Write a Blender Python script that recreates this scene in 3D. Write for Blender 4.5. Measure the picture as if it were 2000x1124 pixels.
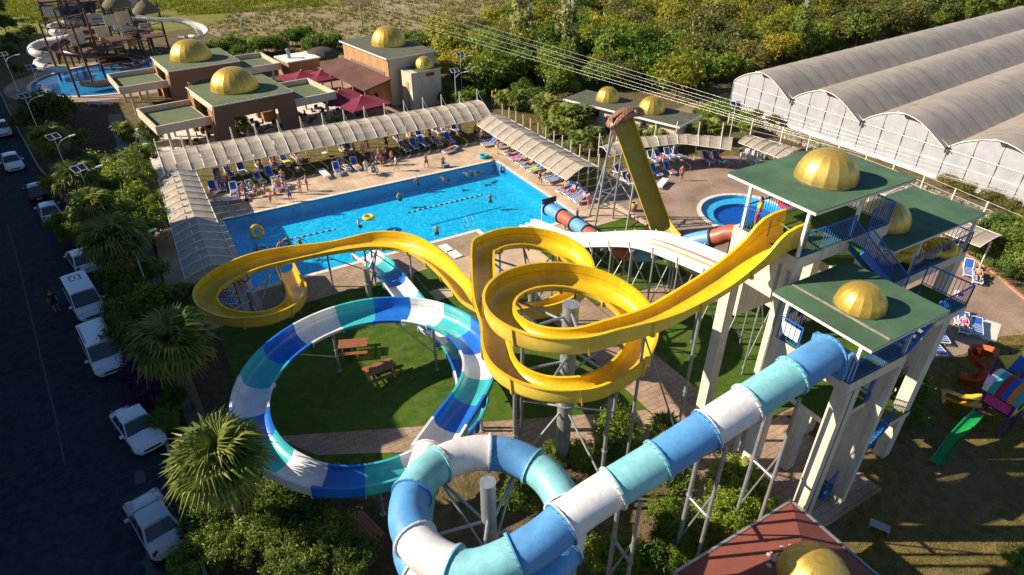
import bpy, math, random
import numpy as np
from mathutils import Vector, Matrix, noise
R = math.radians
PI = math.pi
for o in list(bpy.data.objects): bpy.data.objects.remove(o)
SC = bpy.context.scene
COL = SC.collection
rnd = random.Random(7)

# ------------------------------------------------------------------ camera
# world axes: x runs along the pool's long side, y away across the pool, z up (metres)
CAM_Z, PITCH, YAW, FPX = 27.0, R(32.95), R(30.35), 1245.0
cd = bpy.data.cameras.new('camera'); cam = bpy.data.objects.new('camera', cd); COL.objects.link(cam)
cam.location = (0, 0, CAM_Z); cam.rotation_euler = (R(90) - PITCH, 0, -YAW)
cd.sensor_width = 36; cd.lens = 36 * FPX / 2000; cd.clip_end = 2000; cd.clip_start = 0.3
SC.camera = cam
# ------------------------------------------------------------------ sky and sun
SUN_EL = R(31)
LX, LY = math.cos(YAW), -math.sin(YAW)          # horizontal direction the light travels in
w = bpy.data.worlds.new('World'); SC.world = w; w.use_nodes = True
wn = w.node_tree.nodes; wl = w.node_tree.links
sky = wn.new('ShaderNodeTexSky'); sky.sky_type = 'NISHITA'; sky.sun_disc = False
sky.sun_elevation = SUN_EL; sky.sun_rotation = math.atan2(-LX, -LY)
sky.air_density = 1.0; sky.dust_density = 0.1; sky.ozone_density = 5.0
wn['Background'].inputs['Strength'].default_value = 0.07
wl.new(sky.outputs[0], wn['Background'].inputs['Color'])
sd = bpy.data.lights.new('sun', 'SUN'); sd.energy = 5.0; sd.angle = R(0.53); sd.color = (1.0, 0.88, 0.70)
sun = bpy.data.objects.new('sun', sd); COL.objects.link(sun); sun.location = (-60, 40, 80)
sun.rotation_euler = Vector((LX * math.cos(SUN_EL), LY * math.cos(SUN_EL), -math.sin(SUN_EL))).to_track_quat('-Z', 'Y').to_euler()
SC.view_settings.view_transform = 'Standard'; SC.view_settings.look = 'None'
SC.view_settings.gamma = 1; SC.view_settings.use_curve_mapping = False
SC.view_settings.exposure = 0.88
SC.cycles.max_bounces = 6; SC.cycles.transparent_max_bounces = 12

# ------------------------------------------------------------------ helpers
_cp, _sp, _ca, _sa = math.cos(PITCH), math.sin(PITCH), math.cos(YAW), math.sin(YAW)
def g(px, py, z=0.0):
    """survey point: where the sight line through a point of the photograph meets the level z"""
    a = (px - 1000) / FPX; b = (562 - py) / FPX
    x, y, d = a, _cp + b * _sp, -_sp + b * _cp
    t = (z - CAM_Z) / d
    return Vector((x * t * _ca + y * t * _sa, -x * t * _sa + y * t * _ca, z))
def V(*a): return Vector(a)
def tag(o, label=None, cat=None, group=None, kind=None):
    if label: o['label'] = label
    if cat: o['category'] = cat
    if group: o['group'] = group
    if kind: o['kind'] = kind
    return o
def thing(name, label, cat, loc=(0, 0, 0), rz=0.0, group=None):
    o = bpy.data.objects.new(name, None); COL.objects.link(o)
    o.empty_display_size = 0.2
    o.location = loc; o.rotation_euler = (0, 0, rz)
    return tag(o, label, cat, group)
def link(name, me, parent=None, loc=None, rot=None, mat=None, scale=None):
    o = bpy.data.objects.new(name, me); COL.objects.link(o)
    if parent is not None: o.parent = parent
    if loc is not None: o.location = loc
    if rot is not None: o.rotation_euler = rot
    if scale is not None: o.scale = scale
    if mat is not None:
        for i, m in enumerate(mat if isinstance(mat, (list, tuple)) else [mat]):
            if i < len(o.material_slots):
                o.material_slots[i].link = 'OBJECT'; o.material_slots[i].material = m
    return o
def copy_tree(o, parent=None):
    c = o.copy(); COL.objects.link(c); c.parent = parent
    for ch in list(o.children): copy_tree(ch, c)
    return c
class MB:
    def __init__(s): s.v = []; s.f = []; s.m = []; s.s = []
    def add(s, vs, fs, m=0, sm=False):
        b = len(s.v); s.v += [tuple(p) for p in vs]
        for f in fs: s.f.append([i + b for i in f]); s.m.append(m); s.s.append(sm)
        return s
    def box(s, c, d, rz=0, m=0, top=1.0):
        x, y, z = d[0] / 2, d[1] / 2, d[2] / 2; t = top
        p = [(-x, -y, -z), (x, -y, -z), (x, y, -z), (-x, y, -z), (-x * t, -y * t, z), (x * t, -y * t, z), (x * t, y * t, z), (-x * t, y * t, z)]
        co, si = math.cos(rz), math.sin(rz)
        p = [(c[0] + a * co - b * si, c[1] + a * si + b * co, c[2] + q) for a, b, q in p]
        return s.add(p, [(3, 2, 1, 0), (4, 5, 6, 7), (0, 1, 5, 4), (1, 2, 6, 5), (2, 3, 7, 6), (3, 0, 4, 7)], m)
    def b2(s, x0, x1, y0, y1, z0, z1, m=0):
        return s.box(((x0 + x1) / 2, (y0 + y1) / 2, (z0 + z1) / 2), (x1 - x0, y1 - y0, z1 - z0), 0, m)
    def cyl(s, a, b, r, r2=None, n=8, m=0, caps=True, sm=True):
        a, b = Vector(a), Vector(b); r2 = r if r2 is None else r2
        d = (b - a).normalized(); q = Vector((0, 0, 1)) if abs(d.z) < .95 else Vector((1, 0, 0))
        e = d.cross(q).normalized(); h = d.cross(e)
        vs = []
        for p, rr in ((a, r), (b, r2)):
            for i in range(n):
                t = 2 * PI * i / n; vs.append(p + e * (rr * math.cos(t)) + h * (rr * math.sin(t)))
        s.add(vs, [(i, (i + 1) % n, n + (i + 1) % n, n + i) for i in range(n)], m, sm)
        if caps: s.add(vs, [tuple(range(n - 1, -1, -1)), tuple(range(n, 2 * n))], m)
        return s
    def bar(s, a, b, wd, ht=None, m=0, up=(0, 0, 1)):
        a, b = Vector(a), Vector(b); ht = wd if ht is None else ht
        d = (b - a).normalized(); q = Vector(up) if abs(d.dot(Vector(up))) < .95 else Vector((1, 0, 0))
        e = d.cross(q).normalized() * (wd / 2); h = e.cross(d).normalized() * (ht / 2)
        vs = [a - e - h, a + e - h, a + e + h, a - e + h, b - e - h, b + e - h, b + e + h, b - e + h]
        return s.add(vs, [(3, 2, 1, 0), (4, 5, 6, 7), (0, 1, 5, 4), (1, 2, 6, 5), (2, 3, 7, 6), (3, 0, 4, 7)], m)
    def tube(s, pts, r, n=6, m=0):
        for i in range(len(pts) - 1):
            ra = r[i] if isinstance(r, (list, tuple)) else r; rb = r[i + 1] if isinstance(r, (list, tuple)) else r
            s.cyl(pts[i], pts[i + 1], ra, rb, n, m, caps=True)
        return s
    def prism(s, poly, z0, z1, m=0, mtop=None):
        n = len(poly); ar = sum(poly[i][0] * poly[(i + 1) % n][1] - poly[(i + 1) % n][0] * poly[i][1] for i in range(n))
        if ar < 0: poly = poly[::-1]
        vs = [(p[0], p[1], z0) for p in poly] + [(p[0], p[1], z1) for p in poly]
        s.add(vs, [tuple(range(n - 1, -1, -1))] + [(i, (i + 1) % n, n + (i + 1) % n, n + i) for i in range(n)], m)
        return s.add(vs, [tuple(range(n, 2 * n))], m if mtop is None else mtop)
    def sheet(s, poly, z, m=0):
        n = len(poly); ar = sum(poly[i][0] * poly[(i + 1) % n][1] - poly[(i + 1) % n][0] * poly[i][1] for i in range(n))
        if ar < 0: poly = poly[::-1]
        return s.add([(p[0], p[1], z) for p in poly], [tuple(range(n))], m)
    def lathe(s, prof, c=(0, 0, 0), n=16, m=0, sm=True, a0=0.0, a1=2 * PI):
        full = abs(a1 - a0 - 2 * PI) < 1e-6; k = n if full else n + 1; vs = []
        for r, z in prof:
            for i in range(k):
                t = a0 + (a1 - a0) * i / n; vs.append((c[0] + r * math.cos(t), c[1] + r * math.sin(t), c[2] + z))
        fs = []
        for j in range(len(prof) - 1):
            for i in range(n):
                i2 = (i + 1) % k; fs.append((j * k + i, j * k + i2, (j + 1) * k + i2, (j + 1) * k + i))
        return s.add(vs, fs, m, sm)
    def grid(s, rows, m=0, sm=True, closed=False):
        k = len(rows[0]); vs = [p for r in rows for p in r]; fs = []
        for j in range(len(rows) - 1):
            for i in range(k if closed else k - 1):
                i2 = (i + 1) % k; fs.append((j * k + i, j * k + i2, (j + 1) * k + i2, (j + 1) * k + i))
        return s.add(vs, fs, m, sm)
    def mesh(s, name, mats):
        me = bpy.data.meshes.new(name); me.from_pydata(s.v, [], s.f)
        me.polygons.foreach_set('material_index', s.m); me.polygons.foreach_set('use_smooth', s.s)
        for m in (mats if isinstance(mats, (list, tuple)) else [mats]): me.materials.append(m)
        me.update(); return me
    def build(s, name, mats, parent=None, loc=None, rot=None):
        return link(name, s.mesh(name, mats), parent, loc, rot)
def catmull(P, step=0.35):
    """smooth curve through control points, evenly resampled"""
    P = [np.array(p, float) for p in P]; P = [2 * P[0] - P[1]] + P + [2 * P[-1] - P[-2]]; out = []
    for i in range(1, len(P) - 2):
        p0, p1, p2, p3 = P[i - 1:i + 3]; n = max(4, int(np.linalg.norm(p2[:3] - p1[:3]) / 0.15))
        t = np.linspace(0, 1, n, endpoint=False)[:, None]
        out.append(0.5 * (2 * p1 + (p2 - p0) * t + (2 * p0 - 5 * p1 + 4 * p2 - p3) * t ** 2 + (3 * p1 - p0 - 3 * p2 + p3) * t ** 3))
    out = np.vstack(out + [P[-2][None]]); L = np.r_[0, np.cumsum(np.linalg.norm(np.diff(out[:, :3], axis=0), axis=1))]
    k = max(2, int(round(L[-1] / step)) + 1); q = np.linspace(0, L[-1], k)
    return np.stack([np.interp(q, L, out[:, c]) for c in range(out.shape[1])], 1), q

# ------------------------------------------------------------------ materials (all procedural)
MT = {}
def mat(name, col, rough=0.6, metal=0.0, var=0.12, scale=3.0, bump=0.0, bscale=30.0, col2=None, spec=0.5, coat=0.0, detail=4, trans=0.0, sheen=0.0, dirt=0.0, streak=0.0):
    if name in MT: return MT[name]
    m = bpy.data.materials.new(name); m.use_nodes = True; nt = m.node_tree; N = nt.nodes; L = nt.links; b = N['Principled BSDF']
    b.inputs['Roughness'].default_value = rough; b.inputs['Metallic'].default_value = metal
    b.inputs['Specular IOR Level'].default_value = spec; b.inputs['Coat Weight'].default_value = coat
    b.inputs['Transmission Weight'].default_value = trans
    tc = N.new('ShaderNodeTexCoord'); no = N.new('ShaderNodeTexNoise'); no.inputs['Scale'].default_value = scale; no.inputs['Detail'].default_value = detail
    no.inputs['Roughness'].default_value = 0.65
    L.new(tc.outputs['Object'], no.inputs['Vector'])
    rp = N.new('ShaderNodeValToRGB'); rp.color_ramp.elements[0].position = 0.3; rp.color_ramp.elements[1].position = 0.7
    c2 = col2 if col2 else tuple(c * (1 + var) for c in col); c1 = col if col2 else tuple(c * (1 - var) for c in col)
    rp.color_ramp.elements[0].color = (*c1, 1); rp.color_ramp.elements[1].color = (*c2, 1)
    L.new(no.outputs['Fac'], rp.inputs['Fac']); out = rp.outputs['Color']
    if dirt > 0:
        n2 = N.new('ShaderNodeTexNoise'); n2.inputs['Scale'].default_value = scale * 0.35; n2.inputs['Detail'].default_value = 8
        L.new(tc.outputs['Object'], n2.inputs['Vector'])
        r2 = N.new('ShaderNodeValToRGB'); r2.color_ramp.elements[0].position = 0.5; r2.color_ramp.elements[1].position = 0.75
        r2.color_ramp.elements[1].color = (dirt,) * 3 + (1,); r2.color_ramp.elements[0].color = (0, 0, 0, 1)
        mx = N.new('ShaderNodeMixRGB'); mx.inputs['Color2'].default_value = (*[c * 0.45 + 0.02 for c in col], 1)
        L.new(n2.outputs['Fac'], r2.inputs['Fac']); L.new(r2.outputs['Color'], mx.inputs['Fac']); L.new(out, mx.inputs['Color1']); out = mx.outputs['Color']
    if streak > 0:   # rain streaks running down the surface
        mp = N.new('ShaderNodeMapping'); mp.inputs['Scale'].default_value = (5, 5, .22); n3 = N.new('ShaderNodeTexNoise'); n3.inputs['Scale'].default_value = 1.0; n3.inputs['Detail'].default_value = 6; n3.inputs['Roughness'].default_value = .7
        L.new(tc.outputs['Object'], mp.inputs['Vector']); L.new(mp.outputs[0], n3.inputs['Vector']); r3 = N.new('ShaderNodeValToRGB'); r3.color_ramp.elements[0].position = .48; r3.color_ramp.elements[1].position = .72; r3.color_ramp.elements[1].color = (streak,) * 3 + (1,); r3.color_ramp.elements[0].color = (0, 0, 0, 1)
        m3 = N.new('ShaderNodeMixRGB'); m3.inputs['Color2'].default_value = (*[c * .42 for c in col], 1); L.new(n3.outputs['Fac'], r3.inputs['Fac']); L.new(r3.outputs['Color'], m3.inputs['Fac']); L.new(out, m3.inputs['Color1']); out = m3.outputs['Color']
    L.new(out, b.inputs['Base Color'])
    if bump > 0:
        nb = N.new('ShaderNodeTexNoise'); nb.inputs['Scale'].default_value = bscale; nb.inputs['Detail'].default_value = 5
        L.new(tc.outputs['Object'], nb.inputs['Vector']); bp = N.new('ShaderNodeBump'); bp.inputs['Strength'].default_value = bump; bp.inputs['Distance'].default_value = 0.05
        L.new(nb.outputs['Fac'], bp.inputs['Height']); L.new(bp.outputs['Normal'], b.inputs['Normal'])
    MT[name] = m; return m
def brickmat(name, c1, c2, cm, bw, bh, mortar=0.02, rough=0.8, offset=0.5, scale=1.0, rz=0.0, bump=0.3):
    if name in MT: return MT[name]
    m = bpy.data.materials.new(name); m.use_nodes = True; nt = m.node_tree; N = nt.nodes; L = nt.links; b = N['Principled BSDF']
    b.inputs['Roughness'].default_value = rough
    tc = N.new('ShaderNodeTexCoord'); mp = N.new('ShaderNodeMapping'); mp.inputs['Rotation'].default_value = (0, 0, rz)
    br = N.new('ShaderNodeTexBrick'); br.inputs['Scale'].default_value = scale; br.inputs['Brick Width'].default_value = bw; br.inputs['Row Height'].default_value = bh
    br.inputs['Mortar Size'].default_value = mortar; br.offset = offset
    br.inputs['Color1'].default_value = (*c1, 1); br.inputs['Color2'].default_value = (*c2, 1); br.inputs['Mortar'].default_value = (*cm, 1)
    no = N.new('ShaderNodeTexNoise'); no.inputs['Scale'].default_value = 0.35; no.inputs['Detail'].default_value = 8
    mx = N.new('ShaderNodeMixRGB'); mx.blend_type = 'MULTIPLY'; mx.inputs['Fac'].default_value = 1
    rp = N.new('ShaderNodeValToRGB'); rp.color_ramp.elements[0].position = 0.3; rp.color_ramp.elements[0].color = (.62, .6, .58, 1); rp.color_ramp.elements[1].position = 0.65; rp.color_ramp.elements[1].color = (1.08, 1.06, 1.04, 1)
    L.new(tc.outputs['Object'], mp.inputs['Vector']); L.new(mp.outputs[0], br.inputs['Vector']); L.new(tc.outputs['Object'], no.inputs['Vector'])
    L.new(no.outputs['Fac'], rp.inputs['Fac']); L.new(br.outputs['Color'], mx.inputs['Color1']); L.new(rp.outputs['Color'], mx.inputs['Color2']); L.new(mx.outputs['Color'], b.inputs['Base Color'])
    bp = N.new('ShaderNodeBump'); bp.inputs['Strength'].default_value = bump; bp.inputs['Distance'].default_value = 0.01; bp.invert = True
    L.new(br.outputs['Fac'], bp.inputs['Height']); L.new(bp.outputs['Normal'], b.inputs['Normal'])
    MT[name] = m; return m
def leafmat(name, col, col2, trans=0.42):
    if name in MT: return MT[name]
    m = bpy.data.materials.new(name); m.use_nodes = True; nt = m.node_tree; N = nt.nodes; L = nt.links; b = N['Principled BSDF']
    b.inputs['Roughness'].default_value = 0.5; b.inputs['Specular IOR Level'].default_value = 0.35
    oi = N.new('ShaderNodeObjectInfo'); tc = N.new('ShaderNodeTexCoord'); no = N.new('ShaderNodeTexNoise'); no.inputs['Scale'].default_value = 1.6; no.inputs['Detail'].default_value = 6
    L.new(tc.outputs['Object'], no.inputs['Vector']); rp = N.new('ShaderNodeValToRGB'); rp.color_ramp.elements[0].position = 0.32; rp.color_ramp.elements[1].position = 0.68
    rp.color_ramp.elements[0].color = (*col, 1); rp.color_ramp.elements[1].color = (*col2, 1)
    hs = N.new('ShaderNodeHueSaturation'); mr = N.new('ShaderNodeMapRange'); mr.inputs[3].default_value = 0.475; mr.inputs[4].default_value = 0.52
    L.new(oi.outputs['Random'], mr.inputs[0]); L.new(mr.outputs[0], hs.inputs['Hue'])
    m2 = N.new('ShaderNodeMapRange'); m2.inputs[3].default_value = 1.35; m2.inputs[4].default_value = 0.65; L.new(oi.outputs['Random'], m2.inputs[0]); L.new(m2.outputs[0], hs.inputs['Value'])
    L.new(no.outputs['Fac'], rp.inputs['Fac']); L.new(rp.outputs['Color'], hs.inputs['Color']); L.new(hs.outputs['Color'], b.inputs['Base Color'])
    tr = N.new('ShaderNodeBsdfTranslucent'); mxs = N.new('ShaderNodeMixShader'); mxs.inputs['Fac'].default_value = trans
    L.new(hs.outputs['Color'], tr.inputs['Color']); L.new(b.outputs[0], mxs.inputs[1]); L.new(tr.outputs[0], mxs.inputs[2])
    L.new(mxs.outputs[0], N['Material Output'].inputs['Surface'])
    MT[name] = m; return m
def watermat(name, tint, wave=3.0, strength=0.25):
    m = bpy.data.materials.new(name); m.use_nodes = True; nt = m.node_tree; N = nt.nodes; L = nt.links; N.remove(N['Principled BSDF'])
    tc = N.new('ShaderNodeTexCoord'); n1 = N.new('ShaderNodeTexNoise'); n1.inputs['Scale'].default_value = wave; n1.inputs['Detail'].default_value = 3; n1.inputs['Distortion'].default_value = 1.2
    L.new(tc.outputs['Object'], n1.inputs['Vector']); bp = N.new('ShaderNodeBump'); bp.inputs['Strength'].default_value = strength; bp.inputs['Distance'].default_value = 0.1
    L.new(n1.outputs['Fac'], bp.inputs['Height'])
    rf = N.new('ShaderNodeBsdfRefraction'); tp = N.new('ShaderNodeBsdfTransparent'); tp.inputs['Color'].default_value = (*tint, 1)
    gl = N.new('ShaderNodeBsdfGlossy'); gl.inputs['Roughness'].default_value = 0.04; fr = N.new('ShaderNodeLayerWeight'); fr.inputs['Blend'].default_value = 0.5
    L.new(bp.outputs['Normal'], gl.inputs['Normal']); L.new(bp.outputs['Normal'], fr.inputs['Normal'])
    N.remove(rf); mx = N.new('ShaderNodeMixShader'); pw = N.new('ShaderNodeMath'); pw.operation = 'POWER'; pw.inputs[1].default_value = 4.5; L.new(fr.outputs['Facing'], pw.inputs[0]); ad = N.new('ShaderNodeMath'); ad.operation = 'MULTIPLY_ADD'; ad.inputs[1].default_value = .95; ad.inputs[2].default_value = .02; L.new(pw.outputs[0], ad.inputs[0]); L.new(ad.outputs[0], mx.inputs[0]); L.new(tp.outputs[0], mx.inputs[1]); L.new(gl.outputs[0], mx.inputs[2])
    L.new(mx.outputs[0], N['Material Output'].inputs['Surface']); MT[name] = m; return m
# ------------------------------------------------------------------ ground, road, decks, pools
from mathutils.geometry import tessellate_polygon
def holed(name, outer, holes, z, m, parent=None):
    loops = [[Vector((p[0], p[1], 0)) for p in outer]] + [[Vector((p[0], p[1], 0)) for p in h] for h in holes]
    tri = tessellate_polygon(loops); pts = [p for l in loops for p in l]; fs = []
    for t in tri:
        a, b, c = (pts[i] for i in t)
        fs.append(t if (b - a).cross(c - a).z > 0 else t[::-1])
    mb = MB(); mb.add([(p.x, p.y, z) for p in pts], fs); return mb.build(name, m, parent)
def struct(o, label=None): o['kind'] = 'structure'; return o
def ell(cx, cy, rx, ry, n=40, rot=0): return [(cx + rx * math.cos(t) * math.cos(rot) - ry * math.sin(t) * math.sin(rot), cy + rx * math.cos(t) * math.sin(rot) + ry * math.sin(t) * math.cos(rot)) for t in (2 * PI * i / n for i in range(n))]
def groundmat(name, cols, scales, rough=0.95, bump=0.6, bs=6.0):
    m = bpy.data.materials.new(name); m.use_nodes = True; nt = m.node_tree; N = nt.nodes; L = nt.links; b = N['Principled BSDF']; b.inputs['Roughness'].default_value = rough; b.inputs['Specular IOR Level'].default_value = 0.15
    tc = N.new('ShaderNodeTexCoord'); prev = None
    for i, s in enumerate(scales):
        n = N.new('ShaderNodeTexNoise'); n.inputs['Scale'].default_value = s; n.inputs['Detail'].default_value = 7; n.inputs['Roughness'].default_value = 0.7; L.new(tc.outputs['Object'], n.inputs['Vector'])
        r = N.new('ShaderNodeValToRGB'); r.color_ramp.elements[0].position = 0.42; r.color_ramp.elements[1].position = 0.6; L.new(n.outputs['Fac'], r.inputs['Fac'])
        mx = N.new('ShaderNodeMixRGB'); mx.inputs['Color2'].default_value = (*cols[i + 1], 1)
        if prev is None: mx.inputs['Color1'].default_value = (*cols[0], 1)
        else: L.new(prev, mx.inputs['Color1'])
        L.new(r.outputs['Color'], mx.inputs['Fac']); prev = mx.outputs['Color']
    L.new(prev, b.inputs['Base Color'])
    nb = N.new('ShaderNodeTexNoise'); nb.inputs['Scale'].default_value = bs; nb.inputs['Detail'].default_value = 8; L.new(tc.outputs['Object'], nb.inputs['Vector'])
    bp = N.new('ShaderNodeBump'); bp.inputs['Strength'].default_value = bump; bp.inputs['Distance'].default_value = 0.15; L.new(nb.outputs['Fac'], bp.inputs['Height']); L.new(bp.outputs['Normal'], b.inputs['Normal'])
    return m
M_soil = groundmat('dry soil', [(.10, .075, .04), (.08, .07, .026), (.16, .115, .06)], [0.25, 1.1])
M_dirt = groundmat('bare earth', [(.34, .25, .15), (.26, .19, .11), (.19, .165, .06)], [0.12, 0.45])
M_crop = groundmat('crop green', [(.14, .15, .025), (.09, .12, .018), (.24, .19, .05)], [0.15, 0.6])
M_lawn = groundmat('dry lawn', [(.13, .105, .028), (.09, .095, .02), (.21, .145, .065)], [0.3, 1.4], bs=25)
M_turf = groundmat('artificial turf', [(.058, .13, .013), (.04, .095, .01), (.10, .14, .022)], [0.22, 1.3], bump=0.5, bs=60)
M_asph = groundmat('asphalt', [(.022, .031, .046), (.015, .022, .036), (.038, .047, .058)], [0.2, 2.0], rough=0.85, bump=0.2, bs=40)
M_bed = groundmat('planting bed soil', [(.06, .042, .026), (.045, .04, .018), (.1, .07, .04)], [0.5, 2.0], bs=12)
M_walk = brickmat('grey walkway pavers', (.2, .19, .18), (.16, .155, .15), (.09, .085, .08), .4, .2, .015)
M_beige = brickmat('beige deck tiles', (.62, .46, .31), (.52, .385, .26), (.36, .27, .19), .6, .6, .012, rough=.7, offset=0.0)
M_red = brickmat('reddish pavers', (.42, .29, .2), (.34, .235, .165), (.2, .145, .105), .8, .4, .02, rough=.8)
M_brown = brickmat('brown pavers', (.40, .28, .205), (.33, .225, .165), (.19, .135, .1), .24, .12, .012, rough=.85)
M_white = mat('pale terrace concrete', (.62, .56, .48), .8, var=.15, scale=.8, bump=.1)
M_cope = mat('pale stone coping', (.66, .58, .48), .6, var=.18, scale=2)

POOL = [(3.7, 45.9), (23.4, 45.9), (23.4, 43.4), (32.6, 43.4), (32.6, 59.5), (3.7, 59.5)]
KP = (46.7, 35.9, 4.1, 4.1)
KIDS = ell(KP[0], KP[1], KP[2], KP[3], 48)
AQ = g(150, 165); AQUA = ell(AQ.x + 5.5, AQ.y + 2, 11.5, 10.5, 40)
struct(holed('ground', [(-500, -200), (700, -200), (700, 700), (-500, 700)], [POOL, KIDS, AQUA], -0.06, M_soil))
# fields far behind
P = lambda *ps: [tuple(g(*p))[:2] for p in ps]
struct(MB().sheet(P((395, 60), (470, 18), (700, 6), (1000, -20), (1090, 20), (960, 70), (860, 100), (720, 110), (600, 118), (470, 88)), -0.052).build('bare_field', M_dirt))
struct(MB().sheet(P((-300, 60), (40, 82), (110, 92), (260, 70), (400, 52), (470, 24), (660, 10), (700, -60), (-300, -80)), -0.046).build('crop_field', M_crop))
struct(MB().sheet(P((1290, 222), (1420, 180), (1470, 205), (1440, 215), (1350, 232)), -0.05).build('dirt_track', M_dirt))
# road along the left side
re = [(-1.6, 5), (-3.6, 24.5), (-4.2, 36), (-5.6, 47.5), (-8.0, 67.5), (-11.6, 83.5), (-15, 104), (-22, 150)]
struct(MB().sheet(re + [(-60, 190), (-40, 104), (-26, 60), (-17.5, 24.5), (-15, 5)], -0.05).build('road', M_asph))
ml = MB()
for i in range(len(re) - 1):
    a, b = Vector((*re[i], 0.02)), Vector((*re[i + 1], 0.02)); n = int((b - a).length / 1.0)
    for k in range(n):
        ml.bar(a.lerp(b, k / n + .004), a.lerp(b, (k + 1) / n - .004), .16, .18)
struct(ml.build('kerb', mat('concrete kerb', (.3, .29, .27), .85, var=.2)))
pl = [g(*p, -0.045) for p in ((15, 440), (40, 530), (70, 660), (105, 800), (125, 900))]
lm = MB()
for a, b in zip(pl, pl[1:]):
    d = (b - a).normalized().cross(Vector((0, 0, 1))) * .05; lm.add([a - d, b - d, b + d, a + d], [(3, 2, 1, 0)])
struct(lm.build('lane_line', mat('worn road paint', (.05, .06, .072), .8, var=.4, scale=6)))
# planting strip beside the road, walkway
struct(MB().sheet([(x + .1, y) for x, y in re[:7]] + [(-4, 104), (-1.8, 96), (0, 80), (-2.2, 66), (-2.2, 45), (.3, 41), (.4, 30), (2.5, 25), (8, 17), (12, 5)], -0.044).build('planting_bed', M_bed))
struct(MB().sheet([(-1.4, 28), (-1.9, 36), (-2.6, 46), (-2.4, 52), (-2.5, 66), (-2.2, 82), (-2.6, 100), (-4.2, 100), (-3.6, 82), (-3.6, 66), (-3.4, 52), (-3.5, 46), (-3.0, 36), (-2.4, 28)], -0.036).build('walkway', M_walk))
# lawns
struct(MB().sheet([(.2, 41.9), (15.2, 42), (36.6, 42), (36.6, 16), (27, 16), (20, 13.5), (16, 19.5), (12, 21.5), (3, 25.5), (.6, 29)], -0.03).build('turf', M_turf))
struct(MB().sheet([(-2, 66), (38, 66), (38, 73.5), (24, 74), (24, 79), (0, 79), (-2, 74)], -0.03).build('lawn_behind_canopy', M_lawn))
struct(MB().sheet([(37.2, 47), (60, 47), (63, 60), (57, 72), (50, 78), (37.2, 78)], -0.028).build('garden_lawn', M_lawn))
struct(MB().sheet([(22, 13), (27.2, 15.9), (40, 15.5), (60, 14.5), (64, 20), (70, 10), (50, -10), (20, -2), (14, 6)], -0.034).build('dry_lawn', groundmat('worn brown lawn', [(.15, .105, .045), (.10, .09, .028), (.21, .14, .07)], [0.35, 1.6], bs=25)))
# decks and paths
struct(holed('pool_deck', [(-2.2, 66), (-2.2, 42), (15.2, 42), (15.2, 37.2), (26, 37.2), (26, 41), (36.9, 41), (36.9, 66)], [POOL], -0.012, M_beige))
struct(MB().sheet([(15.25, 41.9), (17.2, 41.9), (17.2, 38.7), (15.25, 38.7)], -0.004).build('turf_patch', M_turf))
struct(MB().sheet([(3.7, 42.05), (23.2, 42.05), (23.2, 45.4), (3.7, 45.4)], -0.006).build('deck_near_slides', M_red))
struct(holed('paver_deck', [(36.95, 15.9), (36.95, 47), (40, 49.4), (46, 51), (51, 50), (57, 47), (61, 41), (61.5, 31), *P((1905, 508), (1950, 540), (2000, 583), (2075, 640), (2040, 650), (1955, 657), (1879, 693)), (41, 14.2), (27.2, 15.95)], [KIDS], -0.016, M_brown))
kb = MB(); kk = [(61.5, 31), *P((1905, 508), (1950, 540), (2000, 583), (2075, 640))]
for a, b in zip(kk, kk[1:]): kb.bar((*a, .02), (*b, .02), .25, .16)
struct(kb.build('deck_edging', mat('terracotta edging', (.42, .2, .13), .8, var=.25, scale=6)))
struct(MB().sheet([(21.3, 14), (25.2, 14), (25.2, 37.2), (21.3, 37.2)], -0.014).build('path_to_tower', M_red))
struct(MB().sheet([(25.25, 28.6), (36.9, 28.6), (36.9, 30.5), (25.25, 30.5)], -0.0145).build('cross_path', M_red))
struct(MB().sheet([(1.2, 29.4), (12.0, 24.4), (21.2, 20.2), (21.2, 17.6), (14.7, 20.6), (3.1, 26.7)], -0.018).build('front_path', M_red))
struct(MB().sheet([(19, 9.4), (28, 9.4), (28, 15.85), (19, 15.85)], -0.02).build('tower_plaza', M_red))
struct(MB().sheet([(-.5, 73.8), (5, 74), (24.5, 76), (24.5, 99), (15, 99), (4, 95), (-1.5, 92)], -0.022).build('terrace', M_white))
struct(MB().sheet([(24.6, 76), (31, 78), (31, 100), (20.5, 103), (15, 99.2), (24.6, 99.2)], -0.02).build('restaurant_terrace', M_red))
st = MB(); st.b2(36.92, 37.3, 38.6, 47, -.01, .16); st.b2(36.92, 37.3, 31, 38.4, -.01, .12)
struct(st.build('deck_step', mat('step edging', (.5, .36, .26), .7)))

# main pool
M_pt = None
def poolmat(name, c1, c2, c3):  # noise mottle puts the rippling sunlight of the water into the basin colour
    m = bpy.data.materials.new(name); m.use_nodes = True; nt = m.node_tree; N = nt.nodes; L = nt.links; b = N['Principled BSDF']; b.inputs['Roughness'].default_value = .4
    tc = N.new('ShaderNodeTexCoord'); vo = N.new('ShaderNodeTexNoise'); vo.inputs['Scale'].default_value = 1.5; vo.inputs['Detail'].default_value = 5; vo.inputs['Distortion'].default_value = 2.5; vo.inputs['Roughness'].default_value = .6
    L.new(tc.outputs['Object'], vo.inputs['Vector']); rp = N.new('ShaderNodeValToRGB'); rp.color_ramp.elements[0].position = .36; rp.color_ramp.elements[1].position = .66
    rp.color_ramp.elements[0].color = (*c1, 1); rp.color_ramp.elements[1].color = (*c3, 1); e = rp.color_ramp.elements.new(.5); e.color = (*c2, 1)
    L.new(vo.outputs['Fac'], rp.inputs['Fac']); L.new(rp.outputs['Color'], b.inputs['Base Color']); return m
M_pool = poolmat('turquoise tile painted caustics', (.01, .38, .62), (.03, .54, .76), (.14, .78, .9))
M_pwall = poolmat('blue mosaic wall', (.01, .3, .52), (.01, .34, .56), (.02, .4, .6))
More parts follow.
